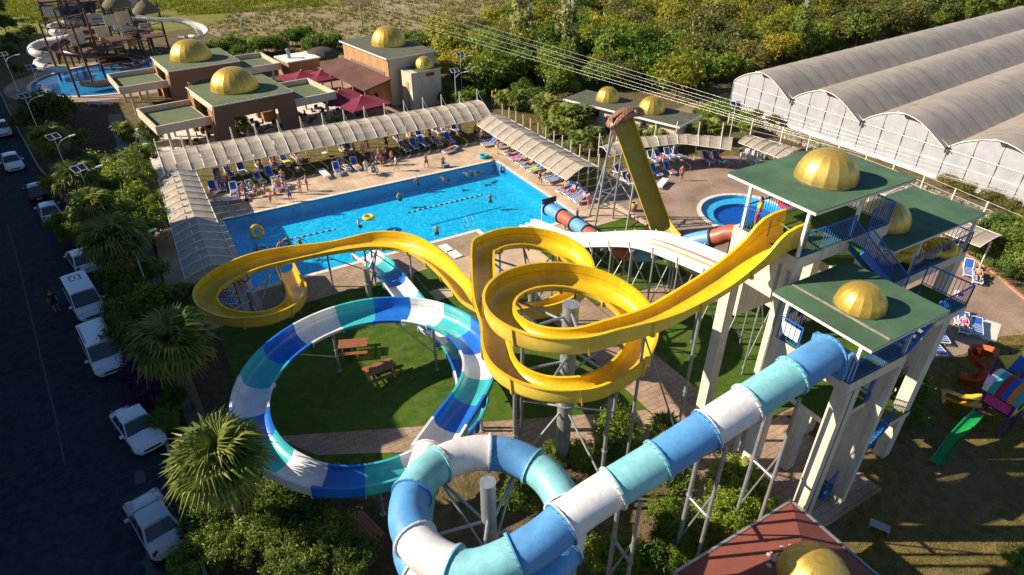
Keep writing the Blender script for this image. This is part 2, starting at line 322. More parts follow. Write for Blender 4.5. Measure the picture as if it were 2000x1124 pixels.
WTR = watermat('pool water', (.42, .88, .98), 2.2, .35)
def basin(name, poly, depth, mf, mw, z0=-.012):
    b = MB(); n = len(poly); ar = sum(poly[i][0] * poly[(i + 1) % n][1] - poly[(i + 1) % n][0] * poly[i][1] for i in range(n)); poly = poly if ar > 0 else poly[::-1]
    b.sheet(poly, -depth, 0); vs = [(p[0], p[1], -depth) for p in poly] + [(p[0], p[1], z0) for p in poly]
    b.add(vs, [(n + i, n + (i + 1) % n, (i + 1) % n, i) for i in range(n)], 1); return struct(b.build(name, [mf, mw]))
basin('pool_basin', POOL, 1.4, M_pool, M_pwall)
struct(MB().sheet(POOL, -.07).build('pool_water', WTR))
cp_ = MB(); N_ = len(POOL)
cop = struct(bpy.data.objects.new('pool_coping', None)); COL.objects.link(cop)
def coping(poly, wd, parent, seg=1.0, inward=False):
    n = len(poly); ar = sum(poly[i][0] * poly[(i + 1) % n][1] - poly[(i + 1) % n][0] * poly[i][1] for i in range(n)); poly = poly if ar > 0 else poly[::-1]
    for i in range(n):
        a, b = Vector((*poly[i], 0)), Vector((*poly[(i + 1) % n], 0)); L_ = (b - a).length; k = max(1, round(L_ / seg)); d = (b - a) / L_; nr = Vector((d.y, -d.x, 0))
        for j in range(k):
            p = a + d * (L_ * j / k + .006); q = a + d * (L_ * (j + 1) / k - .006); mb = MB()
            mb.add([p + V(0, 0, -.05), q + V(0, 0, -.05), q + nr * wd + V(0, 0, -.05), p + nr * wd + V(0, 0, -.05), p + V(0, 0, .035), q + V(0, 0, .035), q + nr * wd + V(0, 0, .03), p + nr * wd + V(0, 0, .03)],
                   [(0, 1, 2, 3), (7, 6, 5, 4), (4, 5, 1, 0), (5, 6, 2, 1), (6, 7, 3, 2), (7, 4, 0, 3)])
            mb.build('coping_stone', M_cope, parent)
coping(POOL, .42, cop, 1.2)
# children's pool: shallow shelf with a deeper round well
kb_ = MB(); cx, cy = KP[0], KP[1]
kb_.lathe([(4.1, -.012), (4.1, -.32), (2.9, -.38)], (cx, cy, 0), 48, 0, False); kb_.lathe([(2.9, -.38), (2.85, -.7), (0.01, -.75)], (cx, cy, 0), 48, 1, False)
kb_.f = [f[::-1] for f in kb_.f]
struct(kb_.build('kids_pool_basin', [poolmat('light blue mosaic', (.03, .36, .62), (.05, .44, .7), (.1, .55, .78)), poolmat('deep blue mosaic', (.0, .05, .3), (.0, .08, .4), (.0, .11, .47))]))
struct(MB().sheet(KIDS, -.1).build('kids_pool_water', watermat('kids pool water', (.8, .96, 1.0), 3, .25)))
kc = struct(bpy.data.objects.new('kids_pool_coping', None)); COL.objects.link(kc)
for i in range(40):
    t0, t1 = 2 * PI * i / 40 + .004, 2 * PI * (i + 1) / 40 - .004; mb = MB(); vs = []
    for z in (-.05, .04):
        for r, t in ((4.1, t0), (4.1, t1), (4.5, t1), (4.5, t0)): vs.append((cx + r * math.cos(t), cy + r * math.sin(t), z))
    mb.add(vs, [(3, 2, 1, 0), (4, 5, 6, 7), (0, 1, 5, 4), (1, 2, 6, 5), (2, 3, 7, 6), (3, 0, 4, 7)]); mb.build('coping_stone', M_cope, kc)
# splash pool of the pirate playground
basin('splash_pool_basin', AQUA, .4, poolmat('splash pool mosaic', (.0, .16, .45), (.0, .24, .55), (.02, .4, .7)), M_pwall)
struct(MB().sheet(AQUA, -.1).build('splash_pool_water', watermat('splash water', (.7, .94, 1.0), 2, .3)))
ac = MB(); ac.add([(*p, .05) for p in AQUA] + [(AQ.x + 5.5 + (p[0] - AQ.x - 5.5) * 1.05, AQ.y + 2 + (p[1] - AQ.y - 2) * 1.05, .05) for p in AQUA], [(i, (i + 1) % 40, 40 + (i + 1) % 40, 40 + i) for i in range(40)])
ac.f = [f[::-1] for f in ac.f]; struct(ac.build('splash_pool_coping', M_cope))
sp = ell(AQ.x + 5.5, AQ.y + 2, 15, 13.5, 40)
struct(holed('splash_pool_deck', sp, [AQUA], -0.03, M_red))
# ------------------------------------------------------------------ slide tower
M_cream = mat('cream painted concrete', (.66, .58, .46), .7, var=.1, scale=1.2, dirt=.4, streak=.5)
M_felt = mat('green roof felt', (.055, .12, .062), .9, var=.3, scale=.7, bump=.25, bscale=50, dirt=.8)
M_felt2 = mat('faded green roof felt', (.10, .125, .055), .92, var=.22, scale=1.2, bump=.25, bscale=40, dirt=.4)
M_felt3 = mat('grey green roof felt', (.085, .09, .06), .92, var=.25, scale=1.0, bump=.25, bscale=40, dirt=.5)
M_gold = mat('gold leaf dome', (.66, .43, .075), .4, metal=.65, var=.16, scale=2.5, bump=.12, bscale=9, dirt=.3)
M_gold2 = mat('gold leaf dome worn', (.60, .40, .09), .43, metal=.6, var=.2, scale=3.5, bump=.15, bscale=12, dirt=.4)
M_trim = mat('white painted trim', (.74, .7, .62), .5, var=.06, dirt=.2)
M_blue = mat('blue railing paint', (.012, .12, .46), .4, var=.15, scale=8)
M_steel = mat('galvanised steel', (.36, .37, .38), .45, metal=.55, var=.18, scale=5, dirt=.3)
M_dark = mat('dark rubber', (.02, .02, .022), .7)
M_gtread = mat('green tread carpet', (.03, .16, .05), .9, var=.2, scale=6)
M_wood2 = mat('bleached batten', (.3, .25, .17), .8, var=.3, scale=5)
def dome(parent, c, r, hz, n=16, m=None, name='dome', rows=11, bulge=1.0, panel='dome_panel'):
    """gold dome: a dark core with separate gores laid on it"""
    core = MB(); core.lathe([(r * .985 * math.cos(PI / 2 * j / 6) ** .85 if j < 6 else .001, hz * .985 * math.sin(PI / 2 * j / 6)) for j in range(7)], (0, 0, 0), n)
    core.lathe([(r * 1.02, -.08), (r * 1.02, .06), (r * .97, .07)], (0, 0, 0), n, 1)
    d = core.build(name, [m, M_felt3], parent, c)
    gm = MB(); rows_ = []
    for j in range(rows + 1):
        t = PI / 2 * j / rows; rr = max(.01, r * math.cos(t) ** .85); z = hz * math.sin(t); w_ = PI / n * .985
        rows_.append([(rr * math.cos(a), rr * math.sin(a), z) for a in (-w_, w_)])
    gm.grid(rows_, 0, True); me = gm.mesh(panel, m)
    for i in range(n): link(panel, me, d, None, (0, 0, 2 * PI * i / n))
    return d
def railing(name, parent, pts, h=1.1, m=None, gap=.18, r=.018, mid=True):
    mb = MB(); m = m or M_blue
    for a, b in zip(pts, pts[1:]):
        a, b = Vector(a), Vector(b); L_ = (b - a).length; n = max(1, int(L_ / gap)); up = V(0, 0, h)
        mb.bar(a + up, b + up, .06, .05); mb.bar(a + V(0, 0, .08), b + V(0, 0, .08), .04, .04)
        for i in range(n + 1):
            p = a.lerp(b, i / n); e = .05 if i in (0, n) else .022
            mb.bar(p + V(0, 0, .0 if i in (0, n) else .1), p + V(0, 0, h - .026), e)
    return mb.build(name, m, parent)
def flight(parent, a, b, wd, n=14):
    """straight stair: a top centre, b bottom centre, with treads, stringers and railings"""
    a, b = Vector(a), Vector(b); d = b - a; dh = Vector((d.x, d.y, 0)).normalized(); s = Vector((-dh.y, dh.x, 0)) * (wd / 2)
    mb = MB()
    for q in (-1, 1): mb.bar(a + s * q + V(0, 0, -.15), b + s * q + V(0, 0, -.15), .06, .26)
    mb.build('stringer', M_blue, parent)
    tm = MB(); run = Vector((d.x, d.y, 0)).length / n; tm.box((0, 0, 0), (run * 1.05, wd - .06, .05), math.atan2(dh.y, dh.x)); me = tm.mesh('tread', M_gtread)
    for i in range(n): link('tread', me, parent, a.lerp(b, (i + .5) / n))
    for q in (-1, 1): railing('stair_railing', parent, [a + s * q, b + s * q])
TW = thing('slide_tower', 'cream concrete water slide tower with three green roofs and gold domes', 'tower', (25, 13, 0))
TWi = Matrix.Translation((-25, -13, 0))
class TB(MB):
    def build(s, name, mats, parent=None, loc=None, rot=None):
        s.v = [(x - 25, y - 13, z) for x, y, z in s.v]; return MB.build(s, name, mats, parent or TW, loc, rot)
def tcol(x, y, z1, wx=.6, wy=.6, z0=-.02, name='column'):
    b = TB(); b.b2(x - wx / 2, x + wx / 2, y - wy / 2, y + wy / 2, z0, z1); return b.build(name, M_cream)
def slab(x0, x1, y0, y1, z, th=.55, name='platform'):
    b = TB(); b.b2(x0, x1, y0, y1, z - th, z - .03); b.build(name, M_cream)
    b = TB(); b.b2(x0 + .03, x1 - .03, y0 + .03, y1 - .03, z - .03, z); b.build('turf_mat', M_turf)
def troof(x0, x1, y0, y1, z, dc, dr, mg, felt=None, slope=.0):
    b = TB(); b.b2(x0, x1, y0, y1, z - .16, z - .02); rf = b.build('roof', M_trim)
    b = TB(); n = 5; xs = [x0 - .02 + (x1 - x0 + .04) * i / n for i in range(n + 1)]
    b = TB(); b.b2(x0 - .03, x1 + .03, y0 - .03, y1 + .03, z - .019, z + .02); b.build('roof_felt', felt or M_felt)
    for i in range(1, n):   # lapped seams of the felt strips
        b = TB(); b.b2(xs[i] - .04, xs[i] + .04, y0, y1, z + .02, z + .026); b.build('felt_seam', felt or M_felt)
    dome(TW, (dc[0] - 25, dc[1] - 13, z + .02), dr, dr * 1.02, 16, mg)
slab(21.24, 25.1, 9.74, 13.45, 10.0); slab(22.15, 28.5, 13.95, 17.3, 13.4, .6); slab(28.55, 36.3, 13.4, 17.3, 10.0)
slab(28.5, 31.0, 10.5, 12.75, 9.98, .4, 'landing')
slab(27.2, 31.8, 16.6, 18.4, 7.2, .5); slab(29.0, 36.8, 16.0, 18.4, 6.4, .45)
for x, y, z in ((22.55, 14.35, 12.8), (23.4, 17.95, 12.8), (28.1, 16.9, 12.8), (28.15, 14.35, 12.8), (21.55, 13.1, 9.45), (24.9, 13.1, 9.45), (35.95, 13.75, 9.45), (35.95, 16.95, 9.45), (30.2, 11.0, 9.55), (30.7, 12.4, 9.55), (32, 16.95, 9.45)): tcol(x, y, z)
tcol(21.45, 10.0, 9.45, .35, .6); tcol(21.95, 10.0, 9.45, .35, .6)
b = TB(); b.b2(21.63, 21.77, 9.75, 9.8, 0, 9.45); b.build('gap_strip', M_dark)  # dark strip filling the slot between the twin columns
tcol(25.45, 10.6, 9.45, .32, 1.35, name='wall_panel')
b = TB(); b.cyl((22.12, 14.2, 0), (22.12, 14.2, 12.6), .07, n=8); b.build('drain_pipe', M_steel)
# walls under the main platform
b = TB(); b.b2(22.2, 22.5, 14.8, 17.2, 10.9, 12.8); b.build('wall_panel', M_cream)
b = TB(); b.b2(24.3, 28.4, 17.9, 18.1, 7.2, 9.4); b.build('wall_panel', M_cream)
troof(22.2, 28.9, 13.75, 18.45, 15.62, (25.35, 15.75), 1.34, M_gold2)
troof(28.6, 36.4, 13.35, 17.3, 12.2, (30.65, 15.35), 1.25, M_gold2)
troof(20.75, 25.7, 9.2, 13.75, 12.3, (22.9, 11.25), 1.0, M_gold)
b = TB(); b.b2(21.82, 21.93, 9.25, 13.7, 12.32, 12.345); b.build('roof_batten', M_wood2)
for x, y, z0, z1 in ((22.25, 14.05, 13.4, 15.47), (22.25, 17.1, 13.4, 15.47), (25.75, 14.05, 13.4, 15.47), (28.35, 17.1, 13.4, 15.47),
                     (21.35, 9.86, 10, 12.15), (21.35, 13.3, 10, 12.15), (24.95, 9.86, 10, 12.15), (24.95, 13.3, 10, 12.15), (36.1, 13.55, 10, 12.05), (36.1, 17.1, 10, 12.05), (28.8, 17.1, 10, 12.05), (31.2, 13.55, 10, 12.05)):
    b = TB(); b.bar((x, y, z0), (x, y, z1), .13); b.build('roof_post', M_trim)
def trail(*pts, h=1.1): return railing('railing', TW, [(x - 25, y - 13, z) for x, y, z in pts], h)
trail((22.2, 17.2, 13.4), (22.2, 15.7, 13.4)); trail((22.25, 17.22, 13.4), (28.4, 17.22, 13.4)); trail((22.3, 14.0, 13.4), (25.7, 14.0, 13.4)); trail((28.42, 17.2, 13.4), (28.42, 14.1, 13.4)); trail((26.9, 14.0, 13.4), (28.4, 14.0, 13.4))
trail((21.3, 9.8, 10), (25.0, 9.8, 10)); trail((21.3, 9.85, 10), (21.3, 10.6, 10)); trail((21.3, 12.3, 10), (21.3, 13.35, 10)); trail((21.4, 13.4, 10), (22.8, 13.4, 10)); trail((25.05, 9.85, 10), (25.05, 11.0, 10))
trail((31.1, 13.45, 10), (36.2, 13.45, 10), (36.2, 17.2, 10), (29, 17.2, 10))
trail((28.55, 10.55, 9.98), (30.95, 10.55, 9.98), (30.95, 12.7, 9.98))
trail((33, 18.35, 6.4), (36.7, 18.35, 6.4), (36.7, 16.1, 6.4))
TF = lambda p: (p[0] - 25, p[1] - 13, p[2])
flight(TW, TF((25.4, 13.55, 13.35)), TF((28.9, 12.9, 10.1)), .95)
flight(TW, TF((28.4, 11.1, 9.95)), TF((25.0, 11.1, 6.7)), 1.0); slab(22.3, 24.95, 10.5, 13.1, 6.7, .3, 'landing')
flight(TW, TF((25.0, 12.5, 6.68)), TF((28.6, 12.5, 3.4)), 1.0); slab(28.6, 30.4, 10.6, 13.0, 3.4, .3, 'landing')
flight(TW, TF((28.5, 11.1, 3.38)), TF((24.6, 11.1, .05)), 1.0)
b = TB()
for k in range(4): b.b2(21.22, 21.27, 12.35 + k * .24, 12.55 + k * .24, 10.35, 10.95)
b.build('notice_board', mat('pale notice board', (.6, .62, .66), .5))

# ------------------------------------------------------------------ water slides
def X(x, y, z): return (x * _ca + y * _sa, -x * _sa + y * _ca, z)
def plast(name, c, sh=.28, dirt=.25): return mat(name, c, sh, var=.11, scale=1.1, spec=.45, coat=.15, dirt=dirt * 1.3, bump=.05, bscale=7, streak=.25)
Y_IN = plast('yellow gelcoat', (.71, .45, .012), .32, .45); Y_OUT = mat('yellow fibreglass back', (.66, .44, .05), .55, var=.14, scale=1.5, dirt=.55)
SW, SB, STL = plast('white gelcoat', (.68, .68, .68), .34, .4), plast('cobalt gelcoat', (.015, .14, .52), .3, .35), plast('teal gelcoat', (.05, .42, .45), .32, .4)
SBL = mat('mid blue fibreglass', (.09, .28, .55), .48, var=.18, scale=1.3, dirt=.5, streak=.3, spec=.5, bump=.08, bscale=14); STU = mat('turquoise fibreglass', (.21, .50, .53), .48, var=.16, scale=1.3, dirt=.5, streak=.3, bump=.08, bscale=14); SWT = mat('white fibreglass', (.68, .66, .65), .45, var=.1, scale=1.3, dirt=.5, streak=.3, bump=.08, bscale=14)
def frames(P):
    P = [Vector(p[:3]) for p in P]; out = []
    for i in range(len(P)):
        t = (P[min(i + 1, len(P) - 1)] - P[max(i - 1, 0)]).normalized(); s = t.cross(V(0, 0, 1))
        s = s.normalized() if s.length > .05 else V(1, 0, 0); out.append((P[i], t, s, s.cross(t).normalized()))
    return out
def uprof(w, d, hl, hr, n=9):
    p = [(-w, hl), (-w, d + (hl - d) * .5)] + [(w * math.cos(PI + PI * k / (n - 1)), d + d * math.sin(PI + PI * k / (n - 1))) for k in range(n)] + [(w, d + (hr - d) * .5), (w, hr)]
    return p
M_seam = mat('dark joint seam', (.10, .075, .03), .8)
def seam(mb, fr, P, i0, i1, wd, O):
    # bolted seam of the raised outer wall
    for sgn, col in ((-1, 3), (1, 4)):
        run = []
        for i in range(i0, i1 + 1):
            p, t, s, n = fr[i]; h = P[i, col]
            if h > .8: p = p - O; run.append([p + s * (sgn * (wd - .006)) + n * (h * .56), p + s * (sgn * (wd - .006)) + n * (h * .56 + .018)])
            elif len(run) > 1: break
        if len(run) > 1: mb.grid(run if sgn < 0 else [r[::-1] for r in run], 2, False)
def flume(parent, ctrl, secs, wd=.62, d=.4, step=.3, seclen=2.6, name='flume_section', outmat=None, ox=(0, 0, 0)):
    """open half pipe: ctrl rows are x, y, z, left wall, right wall; secs lists the section colours"""
    P, q = catmull(ctrl, step); fr = frames(P); N_ = len(P); k = max(1, round(q[-1] / seclen)); per = (N_ - 1) / k; O = Vector(ox)
    for j in range(k):
        i0, i1 = round(j * per), round((j + 1) * per); mb = MB(); inn, out, rl, rr = [], [], [], []
        for i in range(i0, i1 + 1):
            p, t, s, n = fr[i]; p = p - O; hl, hr = P[i, 3], P[i, 4]; pr = uprof(wd, d, hl, hr)
            inn.append([p + s * a + n * b for a, b in pr])
            e = .05; out.append([p + s * (a * (1 + e / wd)) + n * (b - e if 1 < m_ < len(pr) - 2 else b) for m_, (a, b) in enumerate(pr)])
            rl.append([p + s * (-wd - .13) + n * (hl - .05), p + s * (-wd - .13) + n * (hl + .02), p + s * (-wd) + n * (hl + .02), p + s * (-wd) + n * hl])
            rr.append([p + s * wd + n * hr, p + s * wd + n * (hr + .02), p + s * (wd + .13) + n * (hr + .02), p + s * (wd + .13) + n * (hr - .05)])
        mb.grid(inn, 0); mb.grid([r[::-1] for r in out], 1); seam(mb, fr, P, i0, i1, wd, O); mb.grid([r[::-1] for r in rl], 0, False); mb.grid([r[::-1] for r in rr], 0, False)
        for ii in (0, -1):   # joint flange round the outside
            p, t, s, n = fr[i0 if ii == 0 else i1]; p = p - O; a_ = P[i0 if ii == 0 else i1]
            pr = uprof(wd, d, a_[3], a_[4]); dd = t * (.035 if ii == 0 else -.035)
            for off in (V(0, 0, 0), dd):
                pass
            ra = [p + s * (a * (1 + .055 / wd)) + n * (b - .055 if 1 < m_ < len(pr) - 2 else b) for m_, (a, b) in enumerate(pr)]
            rb = [p + s * (a * (1 + .15 / wd)) + n * (b - .15 if 1 < m_ < len(pr) - 2 else b - .02) for m_, (a, b) in enumerate(pr)]
            mb.grid([ra, rb, [v_ + dd for v_ in rb], [v_ + dd for v_ in ra]], 1, False)
        o = mb.build(name, [secs[j % len(secs)], outmat or secs[j % len(secs)], M_seam], parent)
    return P, fr
def tubeslide(parent, ctrl, secs, r=.75, step=.3, seclen=2.1, name='tube_section', ox=(0, 0, 0), n=20, flm=None):
    P, q = catmull(ctrl, step); fr = frames(P); k = max(1, round(q[-1] / seclen)); per = (len(P) - 1) / k; O = Vector(ox)
    ang = [2 * PI * a / n for a in range(n)]
    for j in range(k):
        i0, i1 = round(j * per), round((j + 1) * per); mb = MB()
        ring = lambda i, rr, off=0: [fr[i][0] - O + fr[i][1] * off + fr[i][2] * (rr * math.cos(a)) + fr[i][3] * (rr * math.sin(a)) for a in ang]
        mb.grid([ring(i, r) for i in range(i0, i1 + 1)], 0, True, True)
        mb.grid([ring(i, r * .94)[::-1] for i in range(i0, i1 + 1)], 0, True, True)
        for i, o1 in ((i0, .06), (i1, -.06)):
            rg = [ring(i, r * .94), ring(i, r + .095), ring(i, r + .095, o1), ring(i, r, o1)]
            if o1 < 0: rg = [x[::-1] for x in rg]
            mb.grid([x[::-1] for x in rg], 1 if flm else 0, False, True)
        so = mb.build(name, [secs[j % len(secs)]] + ([flm] if flm else []), parent)
        bb = MB()
        for a in ang: 
            for i, o1 in ((i0, .07),): 
                c = fr[i][0] - O + (fr[i][2] * math.cos(a) + fr[i][3] * math.sin(a)) * (r + .055); bb.cyl(c + fr[i][1] * .05, c + fr[i][1] * .085, .022, n=5)
        bb.build('flange_bolts', M_dark, so)['kind'] = 'stuff'
    return P, fr
def post(parent, top, base=None, r=.09, O=(0, 0, 0), name='support_post', foot=True):
    top = Vector(top); base = Vector(base) if base is not None else V(top.x, top.y, -.02); O = Vector(O); mb = MB()
    mb.cyl(base - O, top - O, r, n=10)
    if foot: mb.cyl(base - O, base - O + V(0, 0, .05), r * 2, n=10); m_ = base.lerp(top, .55); mb.cyl(m_ - O, m_ - O + (top - base).normalized() * .05, r * 1.5, n=10)
    return mb.build(name, M_steel, parent)
def brace(parent, a, b, r=.045, O=(0, 0, 0)):
    mb = MB(); mb.cyl(Vector(a) - Vector(O), Vector(b) - Vector(O), r, n=8); return mb.build('brace', M_steel, parent)
def ringpts(c, R_, a0, a1, z0, z1, hl, hr, n=None, R1=None):
    n = n or max(2, int(abs(a1 - a0) / 22)); return [X(c[0] + (R_ + ((R1 or R_) - R_) * i / n) * math.cos(R(a0 + (a1 - a0) * i / n)), c[1] + (R_ + ((R1 or R_) - R_) * i / n) * math.sin(R(a0 + (a1 - a0) * i / n)), z0 + (z1 - z0) * i / n) + (hl, hr) for i in range(n + 1)]
# --- yellow spiral slide
OY = X(2.7, 24.0, 0); YS = thing('spiral_slide', 'long yellow open spiral slide winding from the tower to the pool', 'water slide', OY)
CA, CC = (2.7, 24.0), (1.3, 34.5)
yc = [X(12.3, 24.55, 13.42) + (1.35, 1.35), X(11.5, 24.2, 13.3) + (1.3, 1.3), X(10.6, 23.8, 12.85) + (.8, .8), X(9.2, 23.2, 12.1) + (.6, .6), X(7.4, 22.35, 11.4) + (.7, .55), X(5.9, 21.65, 11.0) + (.9, .5)]
yc += ringpts(CA, 3.3, -65, -425, 10.8, 8.15, 1.05, .5) + ringpts(CA, 3.4, -445, -530, 8.05, 7.5, 1.0, .5)
yc += [X(-.9, 26.2, 7.25) + (.7, .6), X(-1.45, 29.2, 6.95) + (.8, .6)] + ringpts(CC, 3.15, -185, -450, 6.5, 4.65, 1.05, .5)
yc += [X(-.8, 31.7, 4.4) + (.7, .7), X(-2.5, 33.2, 4.2) + (.5, .8), X(-3.8, 35.8, 4.0) + (.6, .6), X(-5.4, 38.7, 3.75) + (.5, .8), X(-7.6, 41.2, 3.5) + (.5, 1.0), X(-10.2, 42.2, 3.25) + (.5, 1.0), X(-13.5, 41.9, 3.0) + (.5, .6), X(-16.6, 41.0, 2.75) + (.5, .9)]
yc += [X(-18.9, 39.9, 2.6) + (.5, 1.05), X(-20.5, 38.2, 2.45) + (.5, 1.05), X(-20.95, 36.5, 2.25) + (.5, 1.05), X(-20.1, 35.0, 2.1) + (.5, 1.05), X(-18.3, 34.3, 1.9) + (.5, 1.0), X(-16.4, 34.9, 1.6) + (.5, 1.0), X(-15.4, 36.7, 1.3) + (.5, .9), X(-15.7, 38.9, 1.0) + (.6, .8), X(-16.9, 41.1, .72) + (.8, .8), X(-17.9, 43.0, .55) + (.8, .8)]
PY, FY = flume(YS, yc, [Y_IN], .62, .36, .3, 2.6, outmat=Y_OUT, ox=OY)
def col_spider(parent, c, zt, R_, arms, O, r=.38):
    x, y, _ = X(c[0], c[1], 0); mb = MB(); mb.cyl((x - O[0], y - O[1], -.02), (x - O[0], y - O[1], zt), r, n=20); mb.cyl((x - O[0], y - O[1], zt * .42), (x - O[0], y - O[1], zt * .42 + .12), r * 1.28, n=20); mb.cyl((x - O[0], y - O[1], zt), (x - O[0], y - O[1], zt + .05), r * 1.06, n=20); mb.build('centre_column', M_steel, parent)
    for a, zr, R2 in arms:
        p = X(c[0] + R2 * math.cos(R(a)), c[1] + R2 * math.sin(R(a)), zr); q0 = X(c[0] + r * math.cos(R(a)), c[1] + r * math.sin(R(a)), min(zr - .1, zt - .3)); brace(parent, q0, p, .07, O)
        q1 = X(c[0] + r * math.cos(R(a)), c[1] + r * math.sin(R(a)), max(.3, min(zr, zt) - 2.0)); brace(parent, q1, p, .06, O)
za = lambda a: 10.8 - (abs(a) - 65) / 360 * 2.65
col_spider(YS, CA, 10.5, 3.3, [(a, za(a) - .12, 3.3) for a in (-85, -150, -215, -280, -345, -410, -475, -520)], OY)
col_spider(YS, CC, 6.2, 3.1, [(a, 6.5 - (abs(a) - 185) / 265 * 1.85 - .12, 3.1) for a in (-200, -260, -320, -380, -430)], OY, .26)
col_spider(YS, (-18.4, 37.3), 2.5, 2.6, [(a, z, 2.6) for a, z in ((75, 2.4), (130, 2.4), (185, 2.2), (240, 1.9), (300, 1.6))], OY, .2)
col_spider(YS, (-10.9, 40.6), 2.4, .9, [(100, 3.1, 1.4), (60, 3.2, 1.4)], OY, .24)
for i in range(0, len(PY), 1):
    pass
def under(P, idx, parent, O, dz=.15, r=.075, off=0.0):
    for f in idx:
        i = int(f * (len(P) - 1)); p = P[i]; post(parent, (p[0], p[1], p[2] - dz), None, r, O)
under(PY, (.045, .075, .47, .505, .715, .745, .775, .81, .84, .95), YS, OY)
for f0, f1 in ((.045, .075), (.47, .505), (.715, .745), (.745, .775)):
    a, b = PY[int(f0 * (len(PY) - 1))], PY[int(f1 * (len(PY) - 1))]; brace(YS, (a[0], a[1], a[2] * .3), (b[0], b[1], b[2] - .3), .045, OY)
for a in (-60, -140, -230, -330):   # tall outer legs of the double spiral
    t = X(CA[0] + 3.35 * math.cos(R(a)), CA[1] + 3.35 * math.sin(R(a)), 7.5 if a > -100 else 8.0); post(YS, t, None, .1, OY)
    brace(YS, X(CA[0] + 3.35 * math.cos(R(a)), CA[1] + 3.35 * math.sin(R(a)), 2.2), X(CA[0], CA[1], 4.2), .06, OY)
# grab bar at the start
b = MB(); b.cyl(Vector(X(11.6, 24.9, 14.3)) - Vector(OY), Vector(X(11.95, 23.65, 14.3)) - Vector(OY), .04); b.build('grab_bar', mat('polished steel', (.7, .7, .7), .2, metal=.9), YS)
# --- open ring slide in white, cobalt and teal
OE = X(-7.9, 26.5, 0); ES = thing('ring_slide', 'big open ring slide in white, cobalt and teal bands round the picnic lawn', 'water slide', OE)
CE = (-7.9, 26.5)
ec = [X(-3.75, 20.2, 4.3) + (.8, .8), X(-3.1, 21.9, 4.28) + (.7, .8)] + ringpts(CE, 6.15, -14, 250, 4.2, 2.45, .5, 1.0) + ringpts(CE, 6.1, 268, 325, 2.35, 2.0, .5, 1.0, 3, 5.6)
ec += [X(-2.35, 25.6, 1.85) + (.9, .9), X(-2.4, 28.4, 1.7) + (.8, .9), tuple(g(892, 686, 1.5)) + (.6, .75), tuple(g(860, 658, 1.35)) + (.6, .6), tuple(g(828, 630, 1.2)) + (.6, .6), tuple(g(766, 552, .95)) + (.6, .6), tuple(g(742, 524, .8)) + (.6, .6), tuple(g(709, 502, .6)) + (.6, .6)]
PE, FE = flume(ES, ec, [SW, SB, STL], .82, .42, .3, 2.12, ox=OE)
under(PE, (.1, .2, .3, .4, .48, .56, .68, .8, .86, .93), ES, OE, .2, .08)
for f in (.1, .2, .3, .4, .48):
    i = int(f * (len(PE) - 1)); p = PE[i]; q = PE[min(len(PE) - 1, i + 9)]; brace(ES, (p[0], p[1], p[2] * .35), (q[0], q[1], q[2] - .2), .04, OE)
# --- closed tube slide
CT = (-.9, 15.95); OT = X(CT[0], CT[1], 0); TS = thing('tube_slide', 'closed tube slide in blue, turquoise and white rings in the foreground', 'water slide', OT)
tcurve = [X(12.6, 19.9, 10.95), X(11.9, 19.5, 10.88), X(9.4, 18.2, 10.2), X(5.5, 16.2, 9.05), X(2.6, 14.75, 8.2), X(.7, 13.5, 7.65)] + [p[:3] for p in ringpts(CT, 3.05, -95, -535, 7.15, 4.98, 0, 0)] + [X(-3.95, 18.4, 4.95), X(-3.75, 20.25, 4.93)]
PT_, FT = tubeslide(TS, tcurve, [SBL, STU, SWT], .75, .28, 2.12, ox=OT)
col_spider(TS, CT, 8.0, 3, [(a, z - .85, 3.05) for a, z in ((-95, 7.1), (-160, 6.8), (-225, 6.5), (-290, 6.2), (-355, 5.9), (-420, 5.6), (-480, 5.3))], OT, .3)
for f in (.045, .13, .22):
    i = int(f * (len(PT_) - 1)); p = Vector(PT_[i][:3]); s = FT[i][2]
    post(TS, p + s * .55 - V(0, 0, .7), p + s * .6 - V(0, 0, p.z + .02), .095, OT); post(TS, p - s * .6 - V(0, 0, .7), p - s * .6 - V(0, 0, p.z + .02), .08, OT)
    brace(TS, p + s * .6 - V(0, 0, p.z * .5), p - s * .6 - V(0, 0, p.z * .5), .07, OT); brace(TS, p + s * .6 - V(0, 0, p.z * .8), p - s * .6 - V(0, 0, p.z * .35), .045, OT)
a_ = Vector(X(11.9, 19.5, 10.88)); b = MB()
b.box(Vector(X(12.75, 20.0, 10.75)) - Vector(OT), (.3, 1.7, 1.3), 0); b.build('entry_hood', SBL, TS)
# --- white multi lane slide
OW = (28.3, 31, 0); WS = thing('multi_lane_slide', 'wide white wavy slide with four lanes and coloured stripes', 'water slide', OW)
wy = [18.2, 20, 21.9, 24, 26.2, 28.8, 30.6, 32.9, 35.6, 38.7, 41.2, 43.0, 43.9]; wz = [7.3, 6.7, 5.9, 5.7, 5.55, 5.25, 4.7, 3.7, 2.45, 1.15, .8, .6, .3]
PW, _q = catmull([(30.1 - 3.5 * (y - 18.4) / 25.2, y, z) for y, z in zip(wy, wz)], .3); FW = frames(PW)
lane = .66; prof = []
prof += [(-4 * lane / 2 - .1, -.1, 0), (-4 * lane / 2 - .1, .3, 0), (-4 * lane / 2, .3, 0)]
for k in range(4):
    x0 = -2 * lane + k * lane
    for t, h, m_ in ((.04, .1, 0), (.14, .02, 0), (.2, 0, 0), (.82, 0, 1 + k), (.88, .02, 0), (.96, .1, 0), (1.0, .16, 0)): prof.append((x0 + lane * t, h, m_))
prof[-1] = (2 * lane, .3, 0); prof += [(2 * lane + .1, .3, 0), (2 * lane + .1, -.1, 0)]
LM = [SW, SW, plast('lane yellow', (.66, .40, .04)), plast('lane orange', (.58, .18, .06)), SW]
kW = 9; per = (len(PW) - 1) / kW
